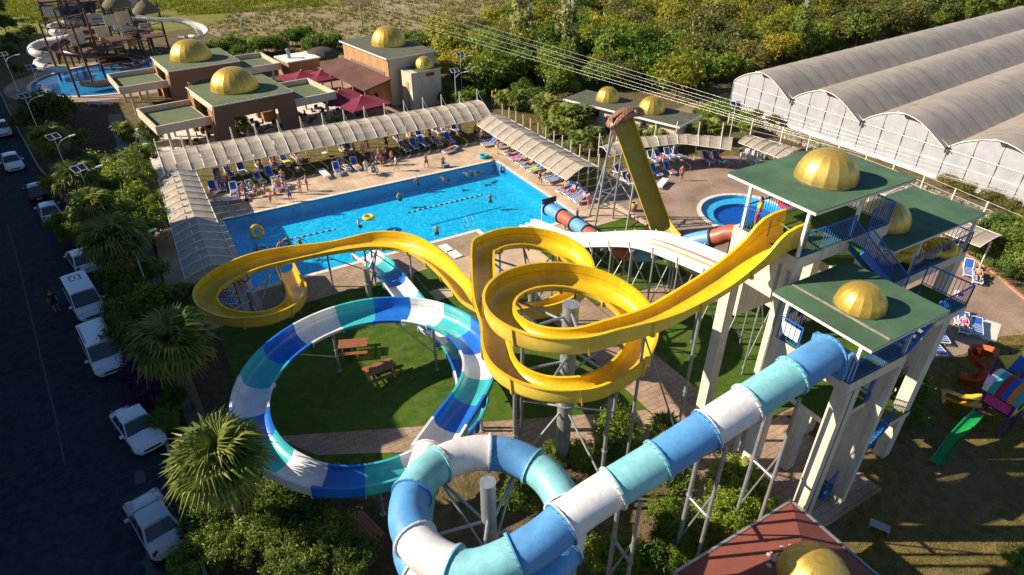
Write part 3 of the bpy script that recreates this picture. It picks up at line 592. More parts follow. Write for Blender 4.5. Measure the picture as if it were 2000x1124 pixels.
for j in range(kW):
    i0, i1 = round(j * per), round((j + 1) * per); mb = MB(); O = Vector(OW)
    for a in range(len(prof) - 1):
        rows = [[FW[i][0] - O + FW[i][2] * prof[a + e][0] + FW[i][3] * prof[a + e][1] for e in (0, 1)] for i in range(i0, i1 + 1)]
        mb.grid(rows, prof[a + 1][2] if prof[a + 1][2] and prof[a][2] == 0 else 0, abs(prof[a][0] - prof[a + 1][0]) > .05)
    mb.grid([[FW[i][0] - O + FW[i][2] * e * (2 * lane + .09) - FW[i][3] * .1 for e in (1, -1)] for i in range(i0, i1 + 1)], 0)
    mb.build('lane_section', LM, WS)
    for i in (i1,):   # cross beam with hooked ends and two legs
        p, t, s, n = FW[i]; z = p.z - .3; bm = MB(); bm.bar(p - O - s * 1.5 - n * .3, p - O + s * 1.5 - n * .3, .1, .12); bm.build('cross_beam', M_steel, WS)
for i in range(6, len(PW) - 8, 7):
    p, t, s, n = FW[i]; lm_ = MB(); O = Vector(OW)
    for e in (-1, 1):
        q0 = p + s * (e * 1.25) - n * .25; lm_ = MB(); lm_.cyl(V(q0.x, q0.y, -.02) - O, q0 - O, .065, n=8); lm_.build('leg', M_steel, WS)
        rib = MB(); rib.bar(p - O + s * (e * 1.46) + n * .4, p - O + s * (e * 1.46) - n * .42, .06, .06); rib.build('rib', M_trim, WS)
    if p.z > 1.6:
        brace(WS, p + s * 1.25 - V(0, 0, p.z - .4), p - s * 1.25 - V(0, 0, .5), .04, OW); brace(WS, p - s * 1.25 - V(0, 0, p.z - .4), p + s * 1.25 - V(0, 0, .5), .04, OW)
# --- blue and red tube behind it
OB = tuple(g(1250, 480, 0)); BS = thing('striped_tube_slide', 'closed tube slide in light blue and brick red behind the white slide', 'water slide', OB)
M_lb = mat('light blue fibreglass', (.12, .30, .56), .38, var=.14, scale=1.5, dirt=.3); M_br = mat('brick red fibreglass', (.40, .10, .06), .42, var=.18, scale=1.8, dirt=.35)
bc = [tuple(g(1072, 407, 1.05)), tuple(g(1100, 424, 1.15)), tuple(g(1135, 446, 1.35)), tuple(g(1172, 472, 1.6)), tuple(g(1215, 492, 1.9)), tuple(g(1262, 496, 2.5)), tuple(g(1310, 484, 3.5)), tuple(g(1362, 470, 4.6)), tuple(g(1402, 463, 5.3)), tuple(g(1440, 456, 5.9)), (35.2, 21.5, 6.6), (35.4, 18.2, 7.1)]
PB, FB = tubeslide(BS, bc, [M_lb, M_br], .62, .3, 2.0, ox=OB, flm=M_dark)
for f in (.1, .25, .4, .55, .7, .85):
    p = PB[int(f * (len(PB) - 1))]; post(BS, (p[0], p[1], p[2] - .6), None, .08, OB)
e0, e1 = Vector(bc[0]), Vector(bc[1]); d_ = (e0 - e1).normalized(); s_ = d_.cross(V(0, 0, 1)).normalized(); b = MB()
for q in (-1, 1): b.bar(e0 - Vector(OB) + s_ * (q * .75) + V(0, 0, -1.1), e0 - Vector(OB) + s_ * (q * .75) + V(0, 0, .9), .08)
b.bar(e0 - Vector(OB) - s_ * .8 + V(0, 0, .8), e0 - Vector(OB) + s_ * .8 + V(0, 0, .8), .5, .06, 1, up=d_)
b.build('exit_frame', [M_trim, mat('dark brown board', (.07, .03, .025), .6)], BS)
# --- cobra slide
OC = X(11, 50, 0); CS = thing('cobra_slide', 'steep yellow slide wall topped by a scaled copper cobra head', 'water slide', OC)
M_cob = mat('cobra yellow', (.42, .32, .02), .5, var=.15, scale=1.5, dirt=.35)
def scalemat():
    m = brickmat('copper scales', (.46, .24, .13), (.38, .19, .105), (.16, .07, .04), .3, .2, .06, rough=.35, bump=.9, scale=1.0); return m
M_scale = scalemat(); M_cpat = mat('yellow and black scale print', (.02, .018, .012), .4, col2=(.55, .38, .03), scale=3, detail=1)
path = [(X(15.6, 34.2, 5.0), 1.1, (.98, .1, 0)), (X(15.3, 37.5, 2.9), 1.1, (.98, .1, 0)), (X(14.9, 40.8, 1.2), 1.1, (.98, .1, 0)), (X(14.3, 43.8, .55), 1.1, (.98, .1, 0)), (X(13.7, 48.2, .22), 1.0, (.98, .12, .05)), (X(13.3, 50.2, .3), .95, (.93, .24, .2)), (X(12.95, 51.0, .95), .9, (.88, .32, .33)), (X(11.9, 51.6, 3.3), .88, (.87, .34, .35)), (X(10.5, 52.3, 6.5), .88, (.86, .35, .36)), (X(9.1, 53.0, 9.7), .88, (.86, .35, .36))]
CPt, _q = catmull([p + (w_, *X(*s)) for p, w_, s in path], .4); mbw, mbp = MB(), MB(); rows = []; frc = []
for i in range(len(CPt)):
    p = Vector(CPt[i, :3]) - Vector(OC); t = (Vector(CPt[min(i + 1, len(CPt) - 1), :3]) - Vector(CPt[max(i - 1, 0), :3])).normalized(); s = Vector(CPt[i, 4:7]); s = (s - t * s.dot(t)).normalized(); n = s.cross(t).normalized(); hw = CPt[i, 3]
    frc.append((p, t, s, n)); rows.append([p + s * (hw * a) + n * b for a, b in ((-1.04, .52), (-1.0, .5), (-.95, .16), (-.7, .03), (-.3, 0), (.3, 0), (.7, .03), (.95, .16), (1.0, .5), (1.04, .52))])
cut = int(len(rows) * .5)
mbw.grid(rows[cut:]); mbw.grid([[v_ - frc[cut + i][3] * .06 for v_ in r][::-1] for i, r in enumerate(rows[cut:])]); mbw.build('slide_wall', M_cob, CS)
mbp.grid(rows[:cut + 1]); mbp.grid([[v_ - frc[i][3] * .06 for v_ in r][::-1] for i, r in enumerate(rows[:cut + 1])]); mbp.build('slide_bed', M_cpat, CS)
for sd_ in (0, -1):
    rm = MB(); rm.tube([r[sd_] for r in rows[::2]], .06, 6); rm.build('rim', Y_IN, CS)
# cobra head: hood folding over the top of the wall and a blunt snout
hd = MB(); p, t, s, n = frc[-1]; H0 = p
def ringat(c, ax, up, side, rx, rz, k=16): return [c + side * (rx * math.cos(2 * PI * i / k)) + up * (rz * math.sin(2 * PI * i / k)) for i in range(k)]
hx = (s * 1.0).normalized(); upv = V(0, 0, 1); fw = (hx + V(0, 0, -.12)).normalized(); sdv = fw.cross(upv).normalized()
secs_ = [(-1.25, -.35, .05, .05), (-1.15, -.25, .55, .2), (-.7, .0, .8, .42), (0, .2, .85, .52), (.7, .28, .72, .5), (1.25, .2, .6, .46), (1.75, .02, .52, .4), (2.1, -.15, .38, .3), (2.25, -.22, .1, .1)]
hd.grid([ringat(H0 + fw * a + upv * b + n * .25, fw, upv, sdv, rx, rz) for a, b, rx, rz in secs_], 0, True, True); ho = hd.build('cobra_head', M_scale, CS)
for q in (-1, 1):
    ey = MB(); c_ = H0 + fw * 1.05 + upv * .35 + n * .25 + sdv * (.55 * q); ey.lathe([(.19, 0), (.17, .06), (.08, .1), (.001, .11)], (0, 0, 0), 12); o = ey.build('eye', mat('cobra eye yellow', (.75, .5, .03), .3), ho, c_); o.rotation_euler = (sdv * q).to_track_quat('Z', 'Y').to_euler()
hd = MB(); hr_ = []   # the hood's frill round the top of the wall
for a, b in ((-1.06, -1.1), (-1.1, -.3), (-.9, .35), (0, .5), (.9, .35), (1.08, -.2)):
    hr_.append([H0 + s * a + t * b + n * e for e in (.75, .2, -.12)])
hd.grid(hr_); hd.grid([[v_ + n * .05 for v_ in r][::-1] for r in hr_]); hd.build('hood', M_scale, CS)
legs = [(g(1161, 447), g(1187, 250, 9.2)), (g(1199, 435), V(*X(10.3, 53.0, 7.0))), (g(1222, 452), V(*X(11.2, 52.5, 4.8))), (g(1170, 425), V(*X(9.0, 53.6, 9.0)))]
lp = [(V(*X(7.5, 51.5, -.02)), V(*X(8.6, 53.2, 9.3))), (V(*X(9.4, 53.6, -.02)), V(*X(9.7, 53.2, 8.0))), (V(*X(10.3, 51.0, -.02)), V(*X(10.9, 52.6, 5.4))), (V(*X(7.3, 54.2, -.02)), V(*X(9.0, 53.5, 8.9)))]
for a, b_ in lp: post(CS, b_, a, .1, OC)
for i, j, f in ((0, 1, .2), (0, 1, .5), (0, 2, .25), (1, 2, .5), (0, 3, .4), (1, 3, .3)):
    brace(CS, lp[i][0].lerp(lp[i][1], f), lp[j][0].lerp(lp[j][1], f), .05, OC); brace(CS, lp[i][0].lerp(lp[i][1], f), lp[j][0].lerp(lp[j][1], min(.95, f + .25)), .04, OC)
# ------------------------------------------------------------------ buildings
M_wallb = mat('brown render', (.16, .085, .05), .85, var=.1, scale=1.0, dirt=.25)
M_orange = mat('orange brown render', (.33, .16, .065), .8, var=.14, scale=1.4, dirt=.3)
M_pale = mat('pale beige render', (.58, .47, .34), .8, var=.08, scale=1.0, dirt=.3, streak=.4)
M_glass = mat('dark window glass', (.03, .035, .04), .08, spec=.8)
M_wood = mat('weathered timber', (.36, .19, .09), .65, var=.25, scale=2.5)
# --- domed pavilion
def pavilion(label, loc, rz):
    t = thing('domed_pavilion', label, 'pavilion', loc, rz, 'domed pavilions by the terrace')
    hw, zt = 4.65, 5.25
    for y, nm in ((-4.55, 'front_portal'), (4.55, 'rear_portal')):
        b = MB()
        for s in (-1, 1):
            pr = [(s * 4.6, zt - .12), (s * 5.25, 0), (s * 2.9, 0), (s * 2.7, 3.5), (s * 2.7, zt - .12)]; pr = pr if s < 0 else pr[::-1]
            vs = [(x, y - .35, z) for x, z in pr] + [(x, y + .35, z) for x, z in pr]; n = len(pr)
            b.add(vs, [tuple(range(n)), tuple(range(2 * n - 1, n - 1, -1))] + [(i + n, (i + 1) % n + n, (i + 1) % n, i) for i in range(n)])
        b.b2(-2.69, 2.69, y - .34, y + .34, 3.5, zt - .12); b.build(nm, M_wallb, t)
    for sx in (-1, 1):
        for sy in (-1, 1):
            b = MB(); b.b2(sx * 4.45 - .3, sx * 4.45 + .3, min(sy * 4.2, sy * 2.6), max(sy * 4.2, sy * 2.6), 0, 4.4); b.build('side_pier', M_orange, t)
        b = MB(); b.b2(sx * 4.5 - .12, sx * 4.5 + .12, -4.2, 4.2, 4.4, zt - .12); b.build('side_beam', M_pale, t)
    b = MB(); b.b2(-4.75, 4.75, -4.95, 4.95, zt - .12, zt); b.build('roof', M_trim, t)
    b = MB(); b.b2(-4.68, 4.68, -4.88, 4.88, zt, zt + .03); b.build('roof_felt', M_felt2, t)
    b = MB()
    for i in range(46):
        for y in (-5.0, 5.0): b.b2(-4.7 + i * .205, -4.7 + i * .205 + .1, y - .04, y + .04, zt - .16, zt - .03)
    b.build('cornice_dentils', M_trim, t)['kind'] = 'stuff'
    dome(t, (-.3, .3, zt + .03), 2.75, 2.5, 20, M_gold)
    for sx in (-1, 1):   # low wings with parapets
        x0, x1 = (4.85, 10.6); y0, y1 = -3.9, 4.5
        if sx < 0: x0, x1 = -10.8, -4.85
        b = MB(); b.b2(x0, x1, y0, y1, 2.95, 3.25); b.build('wing_roof', M_pale, t)
        b = MB(); b.b2(x0 + .2, x1 - .2, y0 + .2, y1 - .2, 3.25, 3.28); b.build('wing_felt', M_felt2, t)
        b = MB(); b.b2(x0, x1, y0 - .002, y0 + .2, 3.25, 3.9); b.b2(x0, x1, y1 - .2, y1 + .002, 3.25, 3.9)
        if sx < 0: b.b2(x0 - .002, x0 + .2, y0 + .2, y1 - .2, 3.25, 3.9)
        else: b.b2(x1 - .2, x1 + .002, y0 + .2, y1 - .2, 3.25, 3.9)
        b.build('parapet', M_pale, t)
        for x in ((x0 + 1.2, x0 + 3.2) if sx < 0 else (x1 - 1.2,)):
            for y in (y0 + .5, y1 - .6): b = MB(); b.bar((x, y, -.02), (x, y, 2.95), .26); b.build('wing_column', M_pale, t)
    return t
pvA = pavilion('brown domed pavilion nearest the pool, just behind the long canopy', (10.75, 83.7, 0), R(9))
pvB = copy_tree(pvA); pvB.location = (8.35, 102.6, 0); pvB.rotation_euler.z = R(7); pvB['label'] = 'farther brown domed pavilion beside the pirate splash pool'
# --- restaurant with dome
RB = thing('restaurant', 'wood clad restaurant hall with gold dome and small domed towers', 'building', (32.7, 91.4, 0), R(8))
b = MB(); b.b2(-3.5, 3.6, -6.8, 6.8, 0, 6.3); b.build('walls', M_pale, RB)
for i in range(22):
    b = MB(); y = -6.75 + i * .614; b.b2(-3.62, -3.505, y, y + .59, 0, 6.25); b.build('cladding_board', mat('cedar cladding %d' % (i % 4), (.42 + .05 * (i % 4 - 1), .215 + .02 * (i % 3), .1), .7, var=.22, scale=2.5), RB)
for i in range(11):
    y = -5.6 + i * .95; b = MB(); b.b2(-3.68, -3.63, y, y + .9, 2.9, 4.5); f = b.build('window', M_wood, RB); b = MB(); b.b2(-3.7, -3.682, y + .08, y + .82, 2.98, 4.42); b.build('pane', mat('grey reflecting glass', (.22, .17, .15), .15, spec=.8), f)
b = MB(); b.b2(-4.0, 4.0, -7.1, 7.1, 6.3, 6.48); b.build('roof', M_trim, RB)
b = MB(); b.b2(-3.93, 3.93, -7.03, 7.03, 6.48, 6.51); b.build('roof_felt', M_felt3, RB)
dome(RB, (.55, .3, 6.51), 2.45, 2.45, 20, M_gold)
for y0, nm in ((-9.9, 'front'), (7.0, 'rear')):
    b = MB(); b.b2(-1.6, 2.6, y0, y0 + 2.9, 0, 4.8); b.build('stair_tower', M_pale, RB)
    b = MB(); b.b2(-2.3, -1.3, y0 - .5, y0 + 2.2, 0, 4.95); b.build('stair_tower', M_pale, RB)
    b = MB(); b.b2(-1.25, 2.8, y0 - .08, y0 + 2.95, 4.8, 4.9); b.build('tower_roof', M_trim, RB)
    b = MB(); b.b2(-1.2, 2.72, y0, y0 + 2.9, 4.9, 4.93); b.build('tower_felt', M_felt, RB)
    dome(RB, (1.0, y0 + 1.5, 4.93), 1.3, 1.4, 16, M_gold, 'small_dome')
b = MB(); b.b2(.3, 1.55, -9.99, -9.9, 4.1, 4.5); b.build('sign_board', mat('dark red sign', (.2, .015, .02), .5, var=.4, scale=9), RB)
b = MB(); b.b2(-2.36, -2.3, -9.6, -9.0, .3, 3.6); b.b2(-1.3, -1.2, -10.02, -9.9, .3, 3.2); b.build('slit_window', mat('amber slit', (.4, .25, .1), .5), RB)
# lean-to canopy
CN = thing('terrace_canopy', 'dark red tiled lean-to canopy along the restaurant wall', 'canopy', (27.1, 90.3, 0), R(7.5))
b = MB(); vs = [(-2.3, -7.6, 3.05), (1.9, -7.6, 3.95), (1.9, 7.6, 3.95), (-2.3, 7.6, 3.05)]; vs += [(x, y, z + .12) for x, y, z in vs]
b.add(vs, [(3, 2, 1, 0), (4, 5, 6, 7), (0, 1, 5, 4), (1, 2, 6, 5), (2, 3, 7, 6), (3, 0, 4, 7)]); b.build('roof', brickmat('dark red shingles', (.16, .06, .045), (.125, .045, .035), (.08, .03, .025), .3, .2, .02), CN)
for y in (-7.2, -3.6, 0, 3.6, 7.2):
    b = MB(); b.bar((-2.0, y, -.02), (-2.0, y, 3.1), .16); b.build('post', M_wood, CN)
    b = MB(); b.bar((-2.0, y, 3.0), (1.7, y, 3.85), .12, .16); b.build('rafter', M_wood, CN)
M_burg = mat('burgundy canvas', (.17, .006, .03), .85, var=.12, scale=2); M_brn = mat('dark brown canvas', (.055, .042, .035), .9, var=.15)
def parasol(label, c, hw, z0, z1, m, rz, grp=None):
    t = thing('parasol', label, 'parasol', (c[0], c[1], 0), rz, grp)
    for i in range(4):
        a0 = PI / 4 + i * PI / 2; c0, c1 = [(hw * 1.414 * math.cos(a), hw * 1.414 * math.sin(a), z0) for a in (a0, a0 + PI / 2)]
        b = MB(); rows = []
        for j in range(5):
            f = j / 4; rows.append([tuple(Vector(c0).lerp(V(0, 0, z1), f) - V(0, 0, .16 * math.sin(PI * f))), tuple(Vector(c0).lerp(Vector(c1), .5).lerp(V(0, 0, z1), f) - V(0, 0, .22 * math.sin(PI * f))), tuple(Vector(c1).lerp(V(0, 0, z1), f) - V(0, 0, .16 * math.sin(PI * f)))])
        b.grid(rows); b.add([c0, c1, (c1[0], c1[1], z0 - .25), (c0[0], c0[1], z0 - .25)], [(0, 3, 2, 1)]); b.build('canvas_panel', m, t)
    b = MB(); b.cyl((0, 0, 0), (0, 0, z1 + .1), .05); b.build('pole', M_trim, t); b = MB(); b.lathe([(.1, .12), (.08, .2), (.001, .24)], (0, 0, z1 - .1), 10); b.build('finial', M_trim, t)
for px, py, lab in ((662, 178, 'burgundy square parasol tucked beside the near pavilion wing'), (706, 190, 'burgundy square parasol nearest the long canopy'), (588, 140, 'burgundy square parasol at the far end of the restaurant terrace'), (628, 138, 'burgundy square parasol beside the dark red canopy')):
    c = g(px, py, 3.2); parasol(lab, (c.x, c.y), 2.7, 2.5, 3.35, M_burg, R(10), 'burgundy parasols on the restaurant terrace')
c = g(627, 104, 2.8); GZ = thing('gazebo', 'dark brown domed gazebo left of the wood clad restaurant', 'gazebo', (c.x, c.y, 0))
for i in range(8):
    b = MB(); rows = []
    for j in range(6):
        t_ = PI / 2 * j / 5; rows.append([(2.7 * math.cos(t_) * math.cos(a), 2.7 * math.cos(t_) * math.sin(a), 2.2 + 1.5 * math.sin(t_)) for a in (2 * PI * i / 8, 2 * PI * (i + .5) / 8, 2 * PI * (i + 1) / 8)])
    b.grid(rows); b.build('roof_panel', M_brn, GZ); b = MB(); b.cyl((2.6 * math.cos(2 * PI * i / 8), 2.6 * math.sin(2 * PI * i / 8), 0), (2.6 * math.cos(2 * PI * i / 8), 2.6 * math.sin(2 * PI * i / 8), 2.2), .07); b.build('post', M_wood, GZ)
b = MB(); kt = g(420, 70); kx = g(567, 116, 2.8); KT = thing('kitchen_block', 'small orange brown service block with steel chimney behind the pavilions', 'building', (kx.x + 1, kx.y, 0), R(9))
b = MB(); b.b2(-2.4, 2.6, -2.4, 2.4, 0, 2.9); b.build('walls', M_orange, KT); b = MB(); b.b2(-2.6, 2.8, -2.6, 2.6, 2.9, 3.05); b.build('roof', M_trim, KT)
b = MB(); b.cyl((-1.2, 0, 3.05), (-1.2, 0, 4.2), .28, n=12); b.cyl((-1.2, 0, 4.3), (-1.2, 0, 4.5), .42, .1, n=12); b.build('chimney', M_steel, KT)
# --- low toilet block with two domes
WC = thing('changing_block', 'low cream changing block with two gold domes behind the cobra slide', 'building', (51.6, 59.6, 0), R(18.8))
b = MB(); b.b2(-2.0, 2.0, -7.4, 7.4, 0, 2.9); b.build('walls', M_pale, WC); b = MB(); b.b2(-2.65, 2.65, -8.2, 8.2, 2.9, 3.12); b.build('roof', M_trim, WC); b = MB(); b.b2(-2.58, 2.58, -8.12, 8.12, 3.12, 3.15); b.build('roof_felt', M_felt3, WC)
dome(WC, (.45, 3.55, 3.15), 1.5, 1.65, 14, M_gold); dome(WC, (.15, -2.9, 3.15), 1.62, 1.75, 14, M_gold)
for y in (5.2, -.6, 1.0, -6.2):
    b = MB(); b.b2(-2.06, -2.0, y, y + .95, 0, 2.15); b.build('door', mat('dark brown door', (.07, .04, .03), .6), WC)
for y in (6.8, 3.2, -3.2, -5): b = MB(); b.box((-2.15, y, 2.4), (.3, .3, .3)); b.build('wall_lamp', M_dark, WC)
for y in (3, -4): b = MB(); b.b2(-2.05, -2.0, y, y + 1.2, 1.6, 2.3); w_ = b.build('window', M_wood, WC); b = MB(); b.b2(-2.07, -2.052, y + .07, y + 1.13, 1.67, 2.23); b.build('pane', M_glass, w_)
# --- red hipped roof in the front corner
RR = thing('kiosk', 'square kiosk with red hipped roof and gold dome in the front corner', 'building', (17.1, 6.5, 0))
b = MB(); b.b2(-2.9, 2.9, -2.9, 2.9, 0, 3.0); b.build('walls', M_pale, RR)
M_redr = mat('red brown roof sheeting', (.19, .05, .035), .75, var=.1, scale=1.5, dirt=.3, bump=.05)
for i in range(4):
    a = i * PI / 2; b = MB(); c = [(3.5, -3.5, 3.02), (3.5, 3.5, 3.02), (.4, .4, 4.1), (.4, -.4, 4.1)]
    c = [(x * math.cos(a) - y * math.sin(a), x * math.sin(a) + y * math.cos(a), z) for x, y, z in c]; b.add(c, [(0, 1, 2, 3)]); b.add([(x, y, z - .1) for x, y, z in c], [(3, 2, 1, 0)]); b.build('roof_slope', M_redr, RR)
    b = MB(); e0, e1 = (3.55, -3.55), (3.55, 3.55); rt = lambda p: (p[0] * math.cos(a) - p[1] * math.sin(a), p[0] * math.sin(a) + p[1] * math.cos(a), 2.98); b.bar(rt(e0), rt(e1), .12, .16); b.build('gutter', M_steel, RR)
b = MB(); rn2 = random.Random(3); 
for i in range(40):
    a = rn2.uniform(0, 2 * PI); r_ = 1.42 + abs(rn2.gauss(0, .16)); z = 4.18 - r_ * .345 + .085; b.cyl((r_ * math.cos(a) + .55, r_ * math.sin(a) + .3, z), (r_ * math.cos(a) + .55, r_ * math.sin(a) + .3, z + .01), rn2.uniform(.05, .16), n=7)
b.build('plaster_splash', mat('plaster splash', (.5, .44, .38), .9, var=.2), RR)['kind'] = 'stuff'
dome(RR, (.55, .3, 3.75), 1.4, 1.35, 14, M_gold2)
# --- hotel block across the road (out of frame, its shade lies over the road)
HT = thing('hotel_block', 'tall cream hotel block across the road at the left', 'building', (0, 0, 0))
def hslab(p, q, dep, h, name='wing'):
    p, q = Vector((*p, 0)), Vector((*q, 0)); d = (q - p).normalized(); n = Vector((-d.y, d.x, 0)); b = MB(); b.prism([tuple((p)[:2]), tuple(q[:2]), tuple((q + n * dep)[:2]), tuple((p + n * dep)[:2])], 0, h); b.build(name, M_pale, HT)
    for fl in range(int(h // 3)):
        for k in range(int((q - p).length // 4)):
            c = p + d * (k * 4 + 2) - n * .02; b = MB(); b.box((c.x, c.y, fl * 3 + 1.6), (1.6, .08, 1.5), math.atan2(d.y, d.x)); b.build('window', M_glass, HT)
hslab((-18.0, 40.6), (-18.0, 66.0), 13, 18.0); hslab((-18.4, 8), (-18.0, 40.5), 12, 12.0); hslab((-21.5, 75.5), (-23.5, 118), 12, 14.5); hslab((-23.6, 118.2), (-26.5, 172), 12, 9.5)
hslab((-18.6, 66.1), (-18.8, 75.4), 10, 9.0)  # low link added out of view to keep sunlight off the road
b = MB(); b.cyl((-19.2, 54.6, 18), (-19.2, 54.6, 19.6), 1.5, n=20); b.build('roof_tank', M_steel, HT)  # unseen drum added to cast the rounded bump in the shade edge
b = MB(); b.b2(-24, -19, 44, 48.5, 18, 18.6); b.build('stair_head', M_pale, HT)
# ------------------------------------------------------------------ shade canopies
M_fab = mat('beige shade fabric', (.36, .30, .23), .9, var=.16, scale=2.2, bump=.5, bscale=7, dirt=.4)
M_pole = mat('cream pole', (.66, .6, .48), .5, var=.1)
def canopy(label, front, back, zf, zm, zb, npan, fm=.55, gap=.05, poles='back', ph=4.3, every=2, ppos=1.0, rag=0.0, name='shade_canopy', sagz=.05):
    """fabric panels strung between ribs from a front edge to a back edge, carried by a row of poles"""
    def res(pts, n):
        pts = [np.array(p, float) for p in pts]; L_ = np.r_[0, np.cumsum([np.linalg.norm(b - a) for a, b in zip(pts, pts[1:])])]; q = np.linspace(0, L_[-1], n + 1)
        return [Vector((float(np.interp(v, L_, [p[0] for p in pts])), float(np.interp(v, L_, [p[1] for p in pts])), 0)) for v in q]
    fr, bk = res(front, npan), res(back, npan); o0 = (fr[npan // 2] + bk[npan // 2]) / 2
    t = thing(name, label, 'canopy', o0); r_ = random.Random(int(o0.x * 10))
    f = [p - o0 for p in fr]; k = [p - o0 for p in bk]
    prof = [(0, zf), (.2, zf + (zm - zf) * .5), (fm, zm), (fm + (1 - fm) * .5, (zm + zb) / 2 + .06), (1, zb)]
    for i in range(npan):
        g0, g1 = gap / 2, 1 - gap / 2; rows = []; dz = r_.uniform(-rag, rag)
        for u_, z in prof:
            a = f[i].lerp(f[i + 1], g0).lerp(k[i].lerp(k[i + 1], g0), u_); b = f[i].lerp(f[i + 1], g1).lerp(k[i].lerp(k[i + 1], g1), u_)
            rows.append([a + V(0, 0, z), a.lerp(b, .33) + V(0, 0, z - sagz + dz), a.lerp(b, .67) + V(0, 0, z - sagz + dz), b + V(0, 0, z + dz * .5)])
        mb = MB(); mb.grid([r[::-1] for r in rows], 0, False); mb.grid([[v_ - V(0, 0, .012) for v_ in r] for r in rows], 0, False); mb.build('fabric_panel', M_fab, t)
    for i in range(npan + 1):
        if i % every == 0:
            mb = MB(); mb.tube([f[i].lerp(k[i], u_) + V(0, 0, z + .03) for u_, z in prof], .035, 6); mb.build('rib', M_trim, t)
            p = f[i].lerp(k[i], ppos); mb = MB(); mb.cyl(p + V(0, 0, -.02), p + V(0, 0, ph), .065, n=8); mb.build('pole', M_pole, t)
            if ph > zm + .3: mb = MB(); mb.cyl(p + V(0, 0, ph - .1), f[i].lerp(k[i], fm) + V(0, 0, zm + .03), .012, n=5); mb.build('stay_cable', M_steel, t)
    for e, z in ((f, zf), (k, zb)):
        mb = MB(); mb.tube([p + V(0, 0, z) for p in e], .03, 6); mb.build('edge_pipe', M_trim, t)
    return t
canopy('long beige fabric canopy along the far side of the pool', [(.2, 67.4), (36.2, 66.6)], [(.2, 72.3), (36.8, 71.6)], 2.35, 3.3, 3.1, 30, fm=.52, gap=.09, poles='back', ph=4.5, ppos=.98)
canopy('shaded beige canopy along the left end of the pool', [(2.9, 45.6), (2.9, 66.4)], [(-.7, 45.6), (-.5, 66.4)], 2.5, 3.05, 2.45, 14, fm=.45, gap=.07, ph=3.3, ppos=.62, every=1)
canopy('beige canopy of lapped panels along the right end of the pool', [(33.1, 64.6), (33.1, 46.2)], [(37.2, 65.6), (37.4, 46.8)], 2.5, 3.3, 2.7, 12, fm=.5, gap=.13, ph=4.1, ppos=.97, every=1, rag=.1)
canopy('curved beige canopy behind the cobra slide and the loungers', [(39.9, 48.4), (44.4, 48.9), (49.1, 47.7), (52.2, 43.6)], [(40.6, 51.2), (45.5, 51.6), (51.2, 49.6), (55.0, 46.0)], 2.7, 3.1, 2.8, 13, fm=.5, ph=4.3, ppos=.97)
canopy('short beige canopy beside the stacked chairs and stone wall', [(54.8, 45.1), (54.9, 39.2)], [(57.3, 45.4), (58.5, 39.9)], 2.6, 3.0, 2.8, 6, fm=.5, gap=.14, ph=3.0, ppos=.5, rag=.08)
c1, c2 = g(1745, 375, 2.7), g(1888, 455, 2.7)
canopy('small beige canopy half hidden behind the highest tower roof', [(c1.x - 1.3, c1.y + 2), (c1.x - 1.1, c1.y - 2)], [(c1.x + 1.5, c1.y + 2), (c1.x + 1.6, c1.y - 2)], 2.6, 2.85, 2.8, 4, gap=.06, ph=2.7, ppos=.5)
canopy('small beige canopy right of the tower by the stone wall', [(c2.x - 1.5, c2.y + 2.2), (c2.x - 1.3, c2.y - 1.8)], [(c2.x + 1.6, c2.y + 2.4), (c2.x + 1.7, c2.y - 1.8)], 2.6, 2.85, 2.8, 4, gap=.06, ph=2.7, ppos=.5)

# ------------------------------------------------------------------ greenhouse
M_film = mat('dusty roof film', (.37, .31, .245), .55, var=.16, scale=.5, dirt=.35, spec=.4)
M_film2 = mat('dusty roof film painted shade', (.33, .27, .21), .6, var=.16, scale=.5, dirt=.4, spec=.4)  # darker copy of the roof film, shade put into its colour
M_clear = mat('milky greenhouse film', (.36, .365, .385), .32, var=.12, scale=.8, spec=.5, bump=.3, bscale=2.5)
GH = thing('greenhouse', 'big plastic greenhouse with rows of arched grey roofs at the right', 'greenhouse', (70.3, 41, 0))
def gq(a, y, z): return (a * .995, y - 41 + a * .1, z)
gy = [60.5, 50.9, 41.2, 31.5, 21.8, 12.1]; ZG, ZR, LEN, NS = 3.55, 5.5, 82.0, 30
def arch(y0, y1, f, rise): return y0 + (y1 - y0) * f, ZG + rise * (math.sin(PI * f) ** .8 if f < .5 else math.sin(PI * f) ** 1.05)
